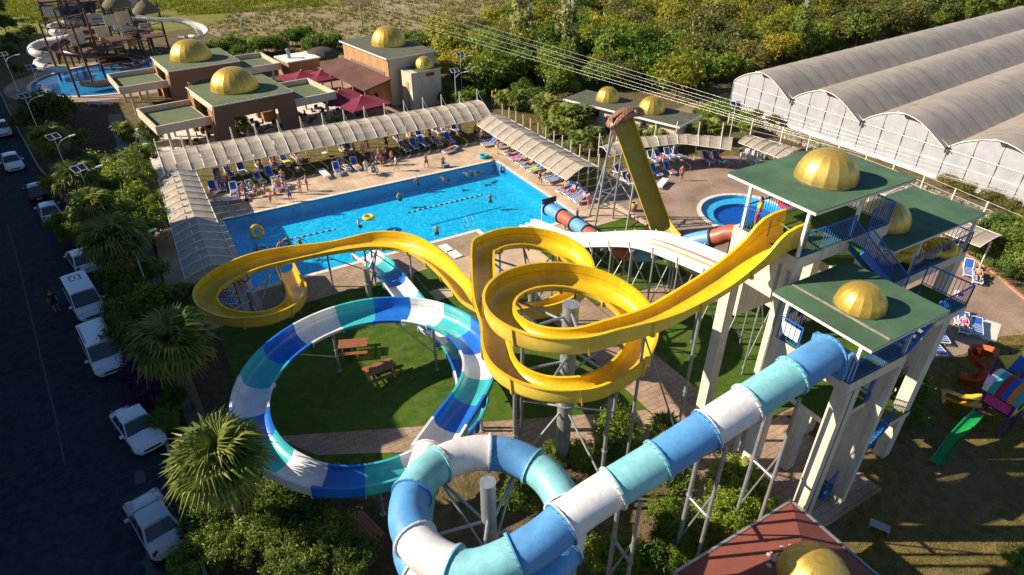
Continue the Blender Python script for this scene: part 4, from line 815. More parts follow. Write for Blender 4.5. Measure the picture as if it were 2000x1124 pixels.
for bi in range(5):
    y0, y1 = gy[bi], gy[bi + 1]
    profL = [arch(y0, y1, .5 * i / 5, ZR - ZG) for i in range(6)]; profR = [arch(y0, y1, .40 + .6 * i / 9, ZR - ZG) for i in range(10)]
    profR = [(y, z + .28 * (1 - i / 9)) for i, (y, z) in enumerate(profR)]
    for si in range(NS):
        a0, a1 = LEN * si / NS + .03 - (.9 if si == 0 else 0), LEN * (si + 1) / NS - .03
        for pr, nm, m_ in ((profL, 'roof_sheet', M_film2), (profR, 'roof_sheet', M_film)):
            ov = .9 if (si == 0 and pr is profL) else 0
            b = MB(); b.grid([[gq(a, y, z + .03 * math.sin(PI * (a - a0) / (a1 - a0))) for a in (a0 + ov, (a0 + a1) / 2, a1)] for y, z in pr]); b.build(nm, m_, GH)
    b = MB(); b.tube([gq(.05, *arch(y0, y1, i / 14, ZR - ZG)) for i in range(15)], .06, 6); b.build('front_arch', M_trim, GH)
    b = MB(); b.tube([gq(-.9, y, z + .04) for y, z in profR], .05, 5); b.build('roof_edge', M_trim, GH)
    for i in range(4):   # gable film between mullions
        f0, f1 = i / 4, (i + 1) / 4; b = MB(); rows = []
        for f in (f0, f0 * .75 + f1 * .25, (f0 + f1) / 2, f0 * .25 + f1 * .75, f1):
            y, z = arch(y0, y1, f, ZR - ZG); rows.append([gq(.12, y, ZG - .25), gq(.12 - .05, y, (ZG + z) / 2), gq(.12, y, max(z, ZG - .2))])
        b.grid(rows); b.build('gable_film', M_clear, GH)
    for i in range(1, 4, 1):
        f = i / 4; y, z = arch(y0, y1, f, ZR - ZG); b = MB(); b.cyl(gq(.04, y, ZG - .2), gq(.04, y, z), .03, n=6); b.build('mullion', M_clear, GH)
    for i in range(4):
        ya, yb = y0 + (y1 - y0) * i / 4, y0 + (y1 - y0) * (i + 1) / 4
        for z0, z1, off in ((.35, 1.95, .0), (1.98, ZG - .26, .03)):
            b = MB(); b.grid([[gq(off + .04 * math.sin(j * 2.1 + k), ya + (yb - ya) * j / 4, z0 + (z1 - z0) * k / 3) for k in range(4)] for j in range(5)]); b.build('wall_film', M_clear, GH)
        b = MB(); b.cyl(gq(-.05, ya, 0), gq(-.05, ya, ZG), .028, n=6); b.build('wall_post', M_clear, GH)
    b = MB(); b.bar(gq(-.02, y0, 1.97), gq(-.02, y1, 1.97), .03, .05); b.bar(gq(-.06, y0, ZG - .25), gq(-.06, y1, ZG - .25), .06, .08); b.bar(gq(-.04, y0, .2), gq(-.04, y1, .2), .12, .36); b.build('rail', M_trim, GH)
    b = MB(); b.bar(gq(-.3, y1, ZG - .05), gq(LEN, y1, ZG - .05), .35, .12); b.build('gutter', mat('rusty gutter', (.2, .14, .09), .8), GH)
    b = MB(); b.cyl(gq(-.35, y1, ZG + .05), gq(-.3, y1 + .05, ZG - .55), .09, n=7); b.build('downspout', M_dark, GH)
for i in range(9):
    a0, a1 = LEN * i / 9, LEN * (i + 1) / 9; b = MB(); b.grid([[gq(a, 60.5 + .03 * k, .2 + (ZG - .2) * k / 2) for k in range(3)] for a in (a0, a1)]); b.build('side_film', M_clear, GH)

# ------------------------------------------------------------------ stone wall and fence on the right
SWL = thing('stone_wall', 'dry stone retaining wall at the foot of the greenhouse', 'wall', (66.4, 38, 0))
wl_ = [(67.6, 54), (66.8, 50), (66.4, 44.9), (66.2, 42.1), (65.2, 29.3), (64.9, 24.3), (64.3, 20.0), (63.5, 14)]
core = MB(); 
for a, b_ in zip(wl_, wl_[1:]): core.bar((a[0] + .35 - 66.4, a[1] - 38, .4), (b_[0] + .35 - 66.4, b_[1] - 38, .4), .7, .8)
core.build('rubble_core', mat('rubble core', (.14, .11, .08), .95, var=.3), SWL)
rs = random.Random(11); sm_ = []
M_st = [mat('limestone %d' % i, c, .9, var=.25, scale=4, bump=.4, bscale=9) for i, c in enumerate(((.36, .3, .22), (.29, .24, .18), (.42, .36, .28)))]
for i in range(6):
    b = MB(); rows = []
    for j in range(5):
        t = PI * j / 4; rows.append([(math.sin(t) * math.cos(a) * rs.uniform(.85, 1.1), math.sin(t) * math.sin(a) * rs.uniform(.85, 1.1), math.cos(t) * rs.uniform(.85, 1.05)) for a in (2 * PI * k / 6 for k in range(6))])
    b.grid(rows, 0, False, True); sm_.append(b.mesh('stone', M_st[i % 3]))
L_ = 40.0; yy = 54.0; cnt = 0
while yy > 14.2 and cnt < 298:
    for row in range(3):
        if cnt >= 298: break
        y = yy + rs.uniform(-.1, .1); x = np.interp(-y, [-p[1] for p in wl_], [p[0] for p in wl_]); sc_ = rs.uniform(.15, .24)
        link('stone', sm_[rs.randrange(6)], SWL, (x - 66.4 + .03 + row * .1, y - 38, .12 + row * .3 + rs.uniform(-.05, .05)), (rs.uniform(0, 6), rs.uniform(0, 6), rs.uniform(0, 6)), scale=(sc_, sc_ * 1.3, sc_ * .9)); cnt += 1
    yy -= .4
FN = thing('wire_fence', 'cream post fence along the stone wall by the greenhouse', 'fence', (64.4, 38, 0))
fp = [(62.5, 53.5), (63.2, 50.4), (64.3, 46.8), (65.0, 43.6), (65.3, 40), (65.2, 36.6), (65.0, 33.4), (64.6, 30), (64.1, 26.7), (63.7, 23.6), (63.2, 20.4), (62.6, 17.2)]
for x, y in fp: b = MB(); b.bar((x - 64.4, y - 38, -.03), (x - 64.4, y - 38, 2.2), .11); b.build('post', M_pole, FN)
for z in (2.15, 1.5, .9):
    b = MB(); b.tube([(x - 64.4, y - 38, z) for x, y in fp], .015, 5); b.build('wire', M_trim, FN)
# ------------------------------------------------------------------ vegetation
L_cit = leafmat('citrus leaf', (.07, .115, .014), (.17, .21, .028)); L_olv = leafmat('olive brown leaf', (.12, .12, .025), (.25, .235, .05)); L_yel = leafmat('yellow green leaf', (.20, .20, .014), (.42, .40, .03))
L_grn = leafmat('fresh green leaf', (.085, .15, .014), (.22, .31, .03)); L_brt = leafmat('bright leaf', (.085, .14, .018), (.22, .29, .05)); L_pop = leafmat('poplar leaf', (.21, .24, .06), (.42, .43, .16))
L_palm = leafmat('palm frond', (.10, .15, .02), (.25, .29, .05), .35); L_bou = leafmat('bougainvillea', (.08, .012, .09), (.16, .02, .16)); L_dry = leafmat('dry frond', (.16, .10, .04), (.28, .18, .08), .2)
M_bark = mat('bark', (.12, .085, .055), .9, var=.3, scale=6, bump=.4); M_palmb = mat('palm trunk', (.16, .11, .07), .95, var=.35, scale=9, bump=.6, bscale=18); M_pbark = mat('pale bark', (.6, .55, .47), .85, var=.25, scale=5)
def leafmesh(name, n, rx, ry, rz, leaf, m, seed, clumps=40, cz=0.0, spread=.28, shell=.72, flat=.0, aspect=.55, lobes=0, gx=0.0):
    """crown of separate leaf faces grouped in clumps through an uneven ellipsoid"""
    rg = np.random.default_rng(seed); d = rg.normal(size=(clumps, 3)); d /= np.linalg.norm(d, axis=1)[:, None]; d[:, 2] = np.abs(d[:, 2]) * .9 + d[:, 2] * .1 - .25 * (rg.random(clumps) < .35)
    rad = shell + (1 - shell) * rg.random(clumps) ** .6; rad *= 1 + .22 * np.sin(d[:, 0] * 3 + seed) * np.cos(d[:, 1] * 4 + seed * 2)
    rad[: clumps // 4] *= rg.random(clumps // 4) * .7; C = d * rad[:, None] * np.array([rx, ry, rz]); k = rg.integers(0, clumps, n); sp = spread * (rx + ry + rz) / 3 * (.6 + .8 * rg.random(clumps))[k]
    P = C[k] + rg.normal(size=(n, 3)) * sp[:, None] * .55; P[:, 2] += cz
    nrm = (P - np.array([0, 0, cz - rz * .2])) / np.array([rx, ry, rz]); nrm /= np.linalg.norm(nrm, axis=1)[:, None] + 1e-6; nrm = nrm + rg.normal(size=(n, 3)) * .75; nrm[:, 2] += flat; nrm /= np.linalg.norm(nrm, axis=1)[:, None]
    a = np.cross(nrm, rg.normal(size=(n, 3))); a /= np.linalg.norm(a, axis=1)[:, None] + 1e-6; b = np.cross(nrm, a); s = leaf * (.6 + .8 * rg.random(n))[:, None]
    a *= s; b *= s * aspect; v = np.stack([P - a, P - b * .8 + nrm * s * .12, P + a, P + b * .8 + nrm * s * .12], 1).reshape(-1, 3)
    me = bpy.data.meshes.new(name); me.vertices.add(4 * n); me.vertices.foreach_set('co', v.ravel().astype(np.float32)); me.loops.add(4 * n); me.polygons.add(n)
    me.loops.foreach_set('vertex_index', np.arange(4 * n, dtype=np.int32)); me.polygons.foreach_set('loop_start', np.arange(0, 4 * n, 4, dtype=np.int32)); me.polygons.foreach_set('loop_total', np.full(n, 4, dtype=np.int32))
    me.materials.append(m); me.update(); me.validate(); return me
def trunkmesh(name, h, r, m, seed, limbs=5, spread=.8, lean=.1):
    rr = random.Random(seed); b = MB(); p = [V(0, 0, -.1)]; 
    for i in range(1, 5): p.append(V(rr.uniform(-lean, lean) * i / 4 * h * .3, rr.uniform(-lean, lean) * i / 4 * h * .3, h * i / 4))
    b.tube(p, [r * (1 - .15 * i) for i in range(5)], 7)
    for i in range(limbs):
        a = 2 * PI * i / limbs + rr.uniform(-.4, .4); q0 = p[2].lerp(p[4], rr.random()); q1 = q0 + V(math.cos(a) * spread * .5, math.sin(a) * spread * .5, h * .28); q2 = q1 + V(math.cos(a) * spread * .5, math.sin(a) * spread * .5, h * .22); b.tube([q0, q1, q2], [r * .5, r * .35, r * .15], 5)
    return b.mesh(name, m)
TP = {}
def treeproto(key, cm, tm): TP[key] = (cm, tm)
for i in range(3):
    treeproto(('citrus', i), leafmesh('crown', 3000, 1.9, 1.9, 1.55, .2, L_cit, 20 + i, 46, 2.1), trunkmesh('trunk', 1.6, .13, M_bark, i, 5, 1.2))
    treeproto(('olive', i), leafmesh('crown', 3000, 2.1, 2.1, 1.6, .18, L_olv, 30 + i, 50, 2.3, .34), trunkmesh('trunk', 1.8, .14, M_bark, 5 + i, 6, 1.5))
    treeproto(('yellow', i), leafmesh('crown', 3000, 2.2, 2.2, 1.8, .2, L_yel, 40 + i, 50, 2.4, .34), trunkmesh('trunk', 1.8, .13, M_bark, 9 + i, 6, 1.4))
    treeproto(('green', i), leafmesh('crown', 3000, 2.0, 2.0, 1.8, .2, L_grn, 50 + i, 50, 2.2, .32), trunkmesh('trunk', 1.6, .12, M_bark, 12 + i, 5, 1.2))
    treeproto(('bush', i), leafmesh('crown', 5200, .95, .95, .85, .07, L_grn, 60 + i, 60, .85, .24, aspect=.4), trunkmesh('stem', .8, .04, M_bark, 15 + i, 6, .6))
    treeproto(('bright', i), leafmesh('crown', 5200, .95, .95, .85, .07, L_brt, 70 + i, 60, .85, .24, aspect=.4), trunkmesh('stem', .8, .04, M_bark, 18 + i, 6, .6))
for i in range(2):
    treeproto(('poplar', i), leafmesh('crown', 4600, 1.0, 1.0, 9.6, .19, L_pop, 80 + i, 150, 1.4, .07, .55), trunkmesh('trunk', 9.5, .16, M_pbark, 21 + i, 7, .7, .02))
    treeproto(('boug', i), leafmesh('crown', 3000, .95, .95, .8, .08, L_bou, 90 + i, 60, .8, .25), trunkmesh('stem', .7, .05, M_bark, 25 + i, 6, .6))
treeproto(('poplar', 2), TP[('poplar', 0)][0], TP[('poplar', 0)][1]); [treeproto(('dense', i), leafmesh('crown', 6000, 1.6, 1.6, 10, .2, L_brt, 86, 170, 1.0, .1, .55), TP[('poplar', 0)][1]) for i in range(3)]; treeproto(('boug', 2), *TP[('boug', 0)])
cntT = {}
def tree(kind, c, s, label, group=None, name='tree', cat='tree', sz=None, stem='trunk'):
    i = cntT.get(kind, 0); cntT[kind] = i + 1; cm, tm = TP[(kind, i % 3)]
    t = thing(name, label, cat, (c[0], c[1], -.03), (i * 2.399) % 6.28, group); t.scale = (s, s, sz or s)
    link('crown', cm, t); link(stem, tm, t); return t
def proj(p):
    x = p[0] * _ca - p[1] * _sa; y = p[0] * _sa + p[1] * _ca; z = p[2] - CAM_Z; w_ = y * _cp - z * _sp; return (1000 + FPX * x / w_, 562 - FPX * (y * _sp + z * _cp) / w_) if w_ > 1 else (-9999, -9999)
def inpoly(p, poly):
    r_ = False; n = len(poly); j = n - 1
    for i in range(n):
        if (poly[i][1] > p[1]) != (poly[j][1] > p[1]) and p[0] < (poly[j][0] - poly[i][0]) * (p[1] - poly[i][1]) / (poly[j][1] - poly[i][1]) + poly[i][0]: r_ = not r_
        j = i
    return r_
WOOD = [(865, 95), (985, 55), (1060, 5), (1080, -60), (2100, -60), (2100, 5), (1480, 135), (1415, 170), (1360, 195), (1150, 172), (1060, 182), (905, 178), (870, 125)]
rt = random.Random(5); spots = []
yy = 66.0
while yy < 210:
    xx = 30.0
    while xx < 190:
        dens = 4.2 if yy < 110 else 5.0
        c = (xx + rt.uniform(-1.9, 1.9), yy + rt.uniform(-1.9, 1.9)); q = proj((c[0], c[1], 0))
        if inpoly(q, WOOD): spots.append((c, q))
        xx += dens
    yy += 4.2 if yy < 110 else 5.0
spots.sort(key=lambda s: s[0][0] ** 2 + s[0][1] ** 2)
LAB = {'citrus': 'round dark green orchard tree in the wood behind the pool', 'olive': 'dull olive brown tree in the wood behind the pool', 'yellow': 'yellow green bushy tree in the wood behind the pool', 'green': 'fresh green tree in the thicket behind the changing block'}
far_pts = []
for i, (c, q) in enumerate(spots):
    u_ = rt.random()
    if q[0] > 1620 or (q[0] > 1450 and q[1] < 40): kd = 'citrus' if u_ < .6 else 'olive'
    elif q[1] > 105: kd = 'green' if u_ < .55 else ('olive' if u_ < .8 else 'yellow')
    else: kd = 'yellow' if u_ < .5 else ('olive' if u_ < .85 else 'green')
    s = rt.uniform(.85, 1.6)
    if q[0] > 1500 and q[1] < 70 and (i * 7) % 3 == 0: continue
    if i < 298: tree(kd, c, s, LAB[kd], {'citrus': 'dark orchard trees in the wood', 'olive': 'olive brown trees in the wood', 'yellow': 'yellow green trees in the wood', 'green': 'green thicket trees in the wood'}[kd], name='orchard_tree', sz=s * rt.uniform(.7, 1.15))
    else: far_pts.append((c, s, kd))
for kd, lab in (('citrus', 'dark green orchard trees running on to the top edge'), ('olive', 'olive brown trees of the far wood'), ('yellow', 'yellow green trees of the far wood'), ('green', 'fresh green trees of the far wood')):
    vs = []; 
    for i, (c, s, k) in enumerate(far_pts):
        if k != kd: continue
        me = TP[(k, i % 3)][0]; co = np.zeros(len(me.vertices) * 3, np.float32); me.vertices.foreach_get('co', co); co = co.reshape(-1, 4, 3)[::2] * s; co[..., :] = (co - co.mean(1, keepdims=True)) * 1.3 + co.mean(1, keepdims=True); a = i * 2.4; co = co @ np.array([[math.cos(a), math.sin(a), 0], [-math.sin(a), math.cos(a), 0], [0, 0, 1]], np.float32) + np.array([c[0], c[1], -.03], np.float32); vs.append(co.reshape(-1, 3))
    if not vs: continue
    v = np.vstack(vs); n = len(v) // 4; me = bpy.data.meshes.new('far_wood'); me.vertices.add(4 * n); me.vertices.foreach_set('co', v.ravel().astype(np.float32)); me.loops.add(4 * n); me.polygons.add(n); me.loops.foreach_set('vertex_index', np.arange(4 * n, dtype=np.int32)); me.polygons.foreach_set('loop_start', np.arange(0, 4 * n, 4, dtype=np.int32)); me.polygons.foreach_set('loop_total', np.full(n, 4, dtype=np.int32)); me.materials.append({'citrus': L_cit, 'olive': L_olv, 'yellow': L_yel, 'green': L_grn}[kd]); me.update(); tag(link('far_wood', me), lab, 'trees', kind='stuff')
for px, py, s, lab in ((1014, 128, 1.45, 'tall slim poplar left of a similar one in the wood'), (1032, 130, 1.2, 'shorter slim poplar right beside the leftmost one'), (1098, 132, 1.55, 'tallest slim poplar in the middle of the wood'), (1112, 136, 1.3, 'slim poplar just right of the tallest one'), (1553, 118, 1.1, 'bushy poplar at the corner of the greenhouse')):
    c = g(px, py); tree('dense' if px > 1500 else 'poplar', c, s, lab, 'poplars', 'poplar', sz=s * 1.0)
# hedge and thickets behind the restaurant, beside the track and along the right
rb = random.Random(9)
ORDW = ['first', 'second', 'third', 'fourth', 'fifth', 'sixth', 'seventh', 'eighth', 'ninth', 'tenth', 'eleventh', 'twelfth', 'thirteenth', 'fourteenth', 'fifteenth', 'sixteenth', 'seventeenth', 'eighteenth', 'nineteenth', 'twentieth']
def bushes(kind, pts, labf, grp=None, name='shrub', cat='shrub'):
    for i, (px, py, s) in enumerate(sorted(pts)): c = g(px, py); tree(kind, c, s, labf(i) if callable(labf) else labf, grp, name, cat, stem='stem')
HB = [(rb.uniform(430, 660), 0, 0) for _ in range(26)]
for i in range(30):
    px = 425 + i * 8.2; py = 112 - (px - 425) * .05 + rb.uniform(-6, 4)
    if 560 < px < 600: py -= 14
    c = g(px, py); tree('green', c, rb.uniform(.5, .8), 'green thicket shrub in the hedge behind the pavilions', 'thicket shrubs behind the pavilions', 'hedge_shrub', 'shrub')
for i in range(16):
    px = 790 + rb.uniform(-40, 130); py = 100 + (px - 760) * .25 + rb.uniform(-20, 25); c = g(px, py); tree('green', c, rb.uniform(.55, .9), 'fresh green shrub right of the wood clad restaurant', 'shrubs right of the restaurant', 'shrub', 'shrub')
for i, (px, py) in enumerate(((870, 205), (905, 215), (925, 208), (880, 190), (940, 190), (960, 182), (1020, 192), (1045, 200), (1085, 190), (1120, 185))):
    c = g(px, py); tree('green', c, rb.uniform(.45, .7), 'low green shrub between the long canopy and the wood', 'low shrubs before the wood', 'shrub', 'shrub')
for i, (px, py, s) in enumerate(((1395, 232, .6), (1420, 240, .7), (1380, 250, .6), (1440, 250, .55), (1405, 275, .5), (1365, 235, .45), (1460, 262, .5))):
    c = g(px, py); tree('green', c, s, ORDW[i] + ' green shrub between the changing block and the greenhouse', 'shrubs by the greenhouse track', 'shrub', 'shrub')
for i, (px, py, s) in enumerate(((1855, 372, .35), (1880, 385, .4), (1930, 405, .45), (1965, 425, .45), (1990, 440, .4), (1840, 365, .35), (1475, 238, .4), (1510, 246, .35))):
    c = g(px, py); tree('olive', c, s, ORDW[i] + ' clump of dry scrub growing along the stone wall', 'scrub on the stone wall', 'shrub', 'shrub')
for i, (px, py, s) in enumerate(((1935, 480, 1.7), (1965, 510, 1.9), (1990, 545, 1.7), (1920, 510, 1.5), (1955, 545, 1.3), (1985, 490, 1.8), (1945, 462, 1.3))):
    c = g(px, py); tree('bright', c, s, ORDW[i] + ' bright green shrub at the right edge of the paver deck', 'bright shrubs at the right edge', 'shrub', 'shrub', stem='stem')
# front planting beds
FB_ = [(470, 1010, 1.2), (515, 1075, 1.3), (560, 985, 1.25), (600, 1040, 1.3), (640, 1095, 1.35), (575, 1110, 1.2), (700, 1115, 1.25), (440, 1090, 1.1), (500, 960, 1.0), (545, 1040, 1.25), (660, 1060, .95), (610, 1110, 1.3)]
bushes('bright', FB_, lambda i: ORDW[i] + ' sunlit shrub from the left in the bed below the ring slide', 'shrubs in the front bed')
RB_ = [(1200, 868, 1.35), (1130, 905, .9), (1085, 905, .8), (1320, 960, 1.15), (1295, 1020, .9), (1440, 1005, 1.6), (1400, 1035, 1.2), (1475, 1030, 1.1), (1320, 1085, 1.25), (1290, 1105, 1.1), (1180, 1110, 1.1), (1225, 1120, 1.1), (1015, 985, 1.1), (1040, 950, .9), (1150, 930, .7)]
bushes('bush', RB_, lambda i: ORDW[i] + ' glossy shrub from the left in the beds under the tube slide', 'shrubs under the tube slide')
bushes('bush', [(1745, 800, 1.5), (1755, 830, 1.2)], lambda i: ('dark shrub against the foot of the tower', 'lower dark shrub beside the foot of the tower')[i]); bushes('bright', [(1988, 1120, .9)], 'grassy clump in the lower right corner')
# road side planting
bushes('bush', [(262, 600, 1.6), (255, 650, 1.7), (240, 560, 1.4), (285, 700, 1.4), (130, 455, 1.2), (150, 480, 1.2), (235, 520, 1.3), (300, 560, 1.4), (275, 640, 1.5), (200, 420, 1.4), (340, 800, 1.0), (330, 840, .9), (405, 1000, 1.2), (420, 1050, 1.2), (390, 1110, 1.1)], lambda i: ORDW[i] + ' dark shaded shrub from the left in the bed along the road', 'shrubs along the road')
bushes('boug', [(290, 755, 1.4), (300, 790, 1.2), (315, 735, 1.0)], lambda i: ('left', 'middle', 'right')[i] + ' purple bougainvillea beside the parked white car', 'bougainvillea by the road')
t_ = g(268, 400); tree('bright', t_, 2.6, 'round bright green tree at the corner of the canopies', name='round_tree', sz=2.9); TQ = g(280, 440); tree('bush', TQ, 2.2, 'dark leafy tree in front of the round bright one', name='round_tree')
for px, py, s, lab in ((118, 250, 1.15, 'dark bushy tree below the splash pool'), (95, 235, 1.0, 'dark tree left of the bushy one below the splash pool'), (15, 70, 1.1, 'dark tree in the top left corner'), (75, 230, .8, 'small dark tree by the walkway corner'), (-5, 40, 1.2, 'dark tree cut by the left edge at the top'), (40, 98, .9, 'dark tree left of the white tube of the play tower'), (20, 125, .8, 'dark tree at the left edge above the walkway'), (62, 78, .7, 'low dark tree behind the white tube of the play tower'), (45, 150, .6, 'low dark tree by the splash pool lamp')):
    c = g(px, py); tree('citrus', c, s, lab, name='round_tree')

for i, (px, py, s, kd) in enumerate(sorted(((112, 300, .8, 'citrus'), (140, 385, .8, 'green'), (235, 425, .9, 'citrus'), (305, 475, .8, 'green'), (270, 690, .7, 'citrus'), (312, 625, .7, 'green'), (290, 330, .7, 'green'), (60, 262, .8, 'citrus'), (150, 300, .8, 'citrus'), (205, 360, .8, 'green')), key=lambda q: q[1])):
    c = g(px, py); tree(kd, c, s, ORDW[i] + ' leafy shaded tree counted from the far end of the planting strip', 'trees in the planting strip', 'round_tree')
# palms ---------------------------------------------------------------
def frondmesh(seed, L_=1.45, fan=1.05, nb=30):
    """fan palm frond along +x: stalk, pleated fan, and narrow drooping tips"""
    rr = random.Random(seed); b = MB(); b.tube([(0, 0, 0), (L_ * .25, 0, .06), (L_ * .5, 0, .04)], [.03, .022, .014], 5)
    c = V(L_ * .5, 0, .04); A_ = [R(-128 + 256 * i / (nb - 1)) for i in range(nb)]; mid = []; n = len(A_)
    for i, a in enumerate(A_):
        l = fan * (.72 + .3 * math.cos(a * .55)) * rr.uniform(.8, 1.12); d = V(math.cos(a), math.sin(a), 0); hw = 128 / (nb - 1) * PI / 180
        fold = .10 * abs(math.sin(a)) ; m_ = c + d * (l * .74) + V(0, 0, -.05 - fold); e = c + d * l + V(0, 0, -l * rr.uniform(.2, .75) - fold)
        d0, d1 = V(math.cos(a - hw), math.sin(a - hw), 0), V(math.cos(a + hw), math.sin(a + hw), 0)
        p0, p1 = c + d0 * (l * .7) + V(0, 0, -.085 - fold), c + d1 * (l * .7) + V(0, 0, -.085 - fold); q0 = m_.lerp(e, .45) + (p0 - m_) * .45; q1 = m_.lerp(e, .45) + (p1 - m_) * .45
        b.add([c, p0, m_, p1, q0, e, q1], [(0, 1, 2), (0, 2, 3), (1, 4, 2), (2, 6, 3), (4, 5, 2), (2, 5, 6)])
    return b
FM = [frondmesh(i).mesh('frond', L_palm) for i in range(4)]; FD = frondmesh(9).mesh('frond', L_dry)
def palmtrunk(h, r): 
    b = MB(); n = max(4, int(h / .22)); 
    for i in range(n): b.cyl((0, 0, h * i / n - .05), (0, 0, h * (i + 1) / n), r * (1.12 if i % 2 else 1.0), r * (.95 if i % 2 else 1.15), 9)
    return b
def palm(label, c, zc, s, parts=True, nf=42, seed=1, group=None):
    t = thing('palm_tree', label, 'palm', (c[0], c[1], -.03), 0, group); rr = random.Random(seed); palmtrunk(max(.3, zc - .1 * s), .13 + .05 * s).build('trunk', M_palmb, t)
    big = None if parts else MB()
    for i in range(nf):
        f = i / nf; az = i * 2.39996 + rr.uniform(-.2, .2); el = R((72 - 105 * f ** .85) if f < .84 else -68) + rr.uniform(-.15, .15); sc_ = s * rr.uniform(.85, 1.12) * (.8 + .25 * math.sin(PI * f))
        m_ = Matrix.Translation((0, 0, zc - f * .35 * s)) @ Matrix.Rotation(az, 4, 'Z') @ Matrix.Rotation(-el, 4, 'Y') @ Matrix.Rotation(rr.uniform(-.5, .5), 4, 'X') @ Matrix.Diagonal((sc_, sc_, sc_, 1))
        if parts:
            o = link('frond', FD if f > .88 else FM[i % 4], t); o.matrix_local = m_
        else:
            src = FMB[i % 4]; big.add([m_ @ Vector(v_) for v_ in src.v], src.f)
    if not parts: big.build('crown', L_palm, t)
    return t
FMB = [frondmesh(20 + i, nb=19) for i in range(4)]
def pg(px, py, zc): c = g(px, py, zc); return (c.x, c.y)
for i, (px, py, zc, s, lab) in enumerate(((428, 895, 5.4, 1.3, 'big sunlit fan palm left of the ring slide'), (335, 665, 5.0, 1.35, 'tall fan palm between road and yellow slide loop'), (222, 466, 5.0, 1.4, 'fan palm with sunlit top beside the left canopy'), (150, 345, 4.2, 1.15, 'shaded fan palm behind the solar lamp'), (92, 268, 4.0, 1.2, 'shaded fan palm farthest along the road'), (180, 400, 3.6, 1.1, 'dark fan palm beside the small white car'))):
    palm(lab, pg(px, py, zc), zc, s, True, 42, i + 1, 'big fan palms along the road')
for i, (px, py, zc, s, lab) in enumerate(((365, 575, 1.7, .75, 'small fan palm beside the yellow loop'), (262, 305, 1.9, .9, 'small fan palm left of the round bright tree'), (240, 252, 1.3, .8, 'small fan palm by the path below the splash pool'), (290, 255, 1.6, .95, 'fan palm at the corner of the near pavilion'), (463, 235, 1.7, .9, 'fan palm seen through the near pavilion'), (655, 240, 1.0, .7, 'low palm by the terrace edge'),
    (1066, 205, 2.4, 1.15, 'fan palm nearest the exercise machines'), (1100, 222, 2.2, 1.1, 'fan palm left of the changing block door'), (1136, 222, 2.2, 1.05, 'fan palm against the changing block wall'), (1012, 190, 1.9, .95, 'palm at the edge of the wood above the exercise machines'), (1131, 272, 1.7, .85, 'small palm low in the garden near the right canopy'), (1163, 262, 1.6, .85, 'small palm beside the garden path'), (1075, 250, 1.2, .7, 'small palm in the middle of the dry garden'), (1108, 246, 1.5, .8, 'small palm between the two garden paths'), (985, 190, 1.5, .85, 'palm beside the end of the long canopy'), (1180, 215, 1.5, .9, 'palm behind the cobra head'),
    (1240, 262, 1.6, .9, 'palm right of the cobra wall'), (1282, 268, 1.6, .9, 'palm under the changing block eaves'), (1392, 250, 1.8, .95, 'palm at the right end of the changing block'), (1335, 255, 1.5, .85, 'palm behind the curved canopy'), (1440, 930, 1.8, .85, 'small palm among the shrubs under the tube slide'), (1298, 838, 1.2, .6, 'tiny palm beside the path under the tube slide'), (1550, 200, 1.2, .8, 'low palm before the greenhouse'), (500, 112, 2.0, 1.0, 'palm in the hedge behind the far pavilion'), (470, 118, 1.8, .9, 'palm by the far pavilion wing'))):
    palm(lab, pg(px, py, zc), zc, s, False, 26, 30 + i)
# grass, weeds and crops as masses
def tufts(name, poly, n, h, m, seed, label, z=-.04, wd=.05, blades=5):
    rg = np.random.default_rng(seed); P2 = np.array([g(*p)[:2] if len(p) == 2 else p for p in poly]); lo, hi = P2.min(0), P2.max(0); pts = []
    while len(pts) < n:
        c = lo + (hi - lo) * rg.random(2)
        if inpoly(c, [tuple(p) for p in P2]) and noise.noise(Vector((c[0] * .11, c[1] * .11, seed))) + rg.random() * .5 > .05: pts.append(c)
    pts = np.array(pts); k = blades; N_ = n * k; base = np.repeat(pts, k, 0) + rg.normal(size=(N_, 2)) * wd * 2; a = rg.random(N_) * 6.28; hh = h * (.5 + rg.random(N_)); dx = np.stack([np.cos(a), np.sin(a)], 1)
    v = np.zeros((N_, 3, 3)); v[:, 0, :2] = base - dx * wd; v[:, 1, :2] = base + dx * wd; v[:, 2, :2] = base + rg.normal(size=(N_, 2)) * h * .35; v[:, :2, 2] = z; v[:, 2, 2] = z + hh
    me = bpy.data.meshes.new(name); me.vertices.add(3 * N_); me.vertices.foreach_set('co', v.ravel().astype(np.float32)); me.loops.add(3 * N_); me.polygons.add(N_)
    me.loops.foreach_set('vertex_index', np.arange(3 * N_, dtype=np.int32)); me.polygons.foreach_set('loop_start', np.arange(0, 3 * N_, 3, dtype=np.int32)); me.polygons.foreach_set('loop_total', np.full(N_, 3, dtype=np.int32)); me.materials.append(m); me.update()
    return tag(link(name, me), label, 'grass', kind='stuff')
tufts('crop_plants', [(-200, 22), (110, 50), (260, 38), (470, 24), (660, 10), (690, -30), (-200, -50)], 14000, .5, L_yel, 1, 'yellow green crop filling the field at the top left', wd=.14)
tufts('field_weeds', [(395, 60), (470, 18), (700, 6), (1000, -15), (1060, 10), (960, 60), (860, 100), (720, 105), (600, 115), (470, 88)], 2600, .45, L_olv, 2, 'scattered weeds over the bare field', wd=.12)
tufts('dry_grass', [(1640, 1000), (1800, 740), (1990, 640), (2060, 900), (2060, 1160), (1700, 1150)], 15000, .07, L_yel, 3, 'short dry grass round the playground and kiosk', wd=.012, blades=4)
tufts('garden_grass', [(960, 235), (1040, 200), (1160, 210), (1250, 280), (1180, 330), (1000, 245)], 6000, .1, L_olv, 4, 'dry garden grass between the canopies', wd=.03, z=-.03)
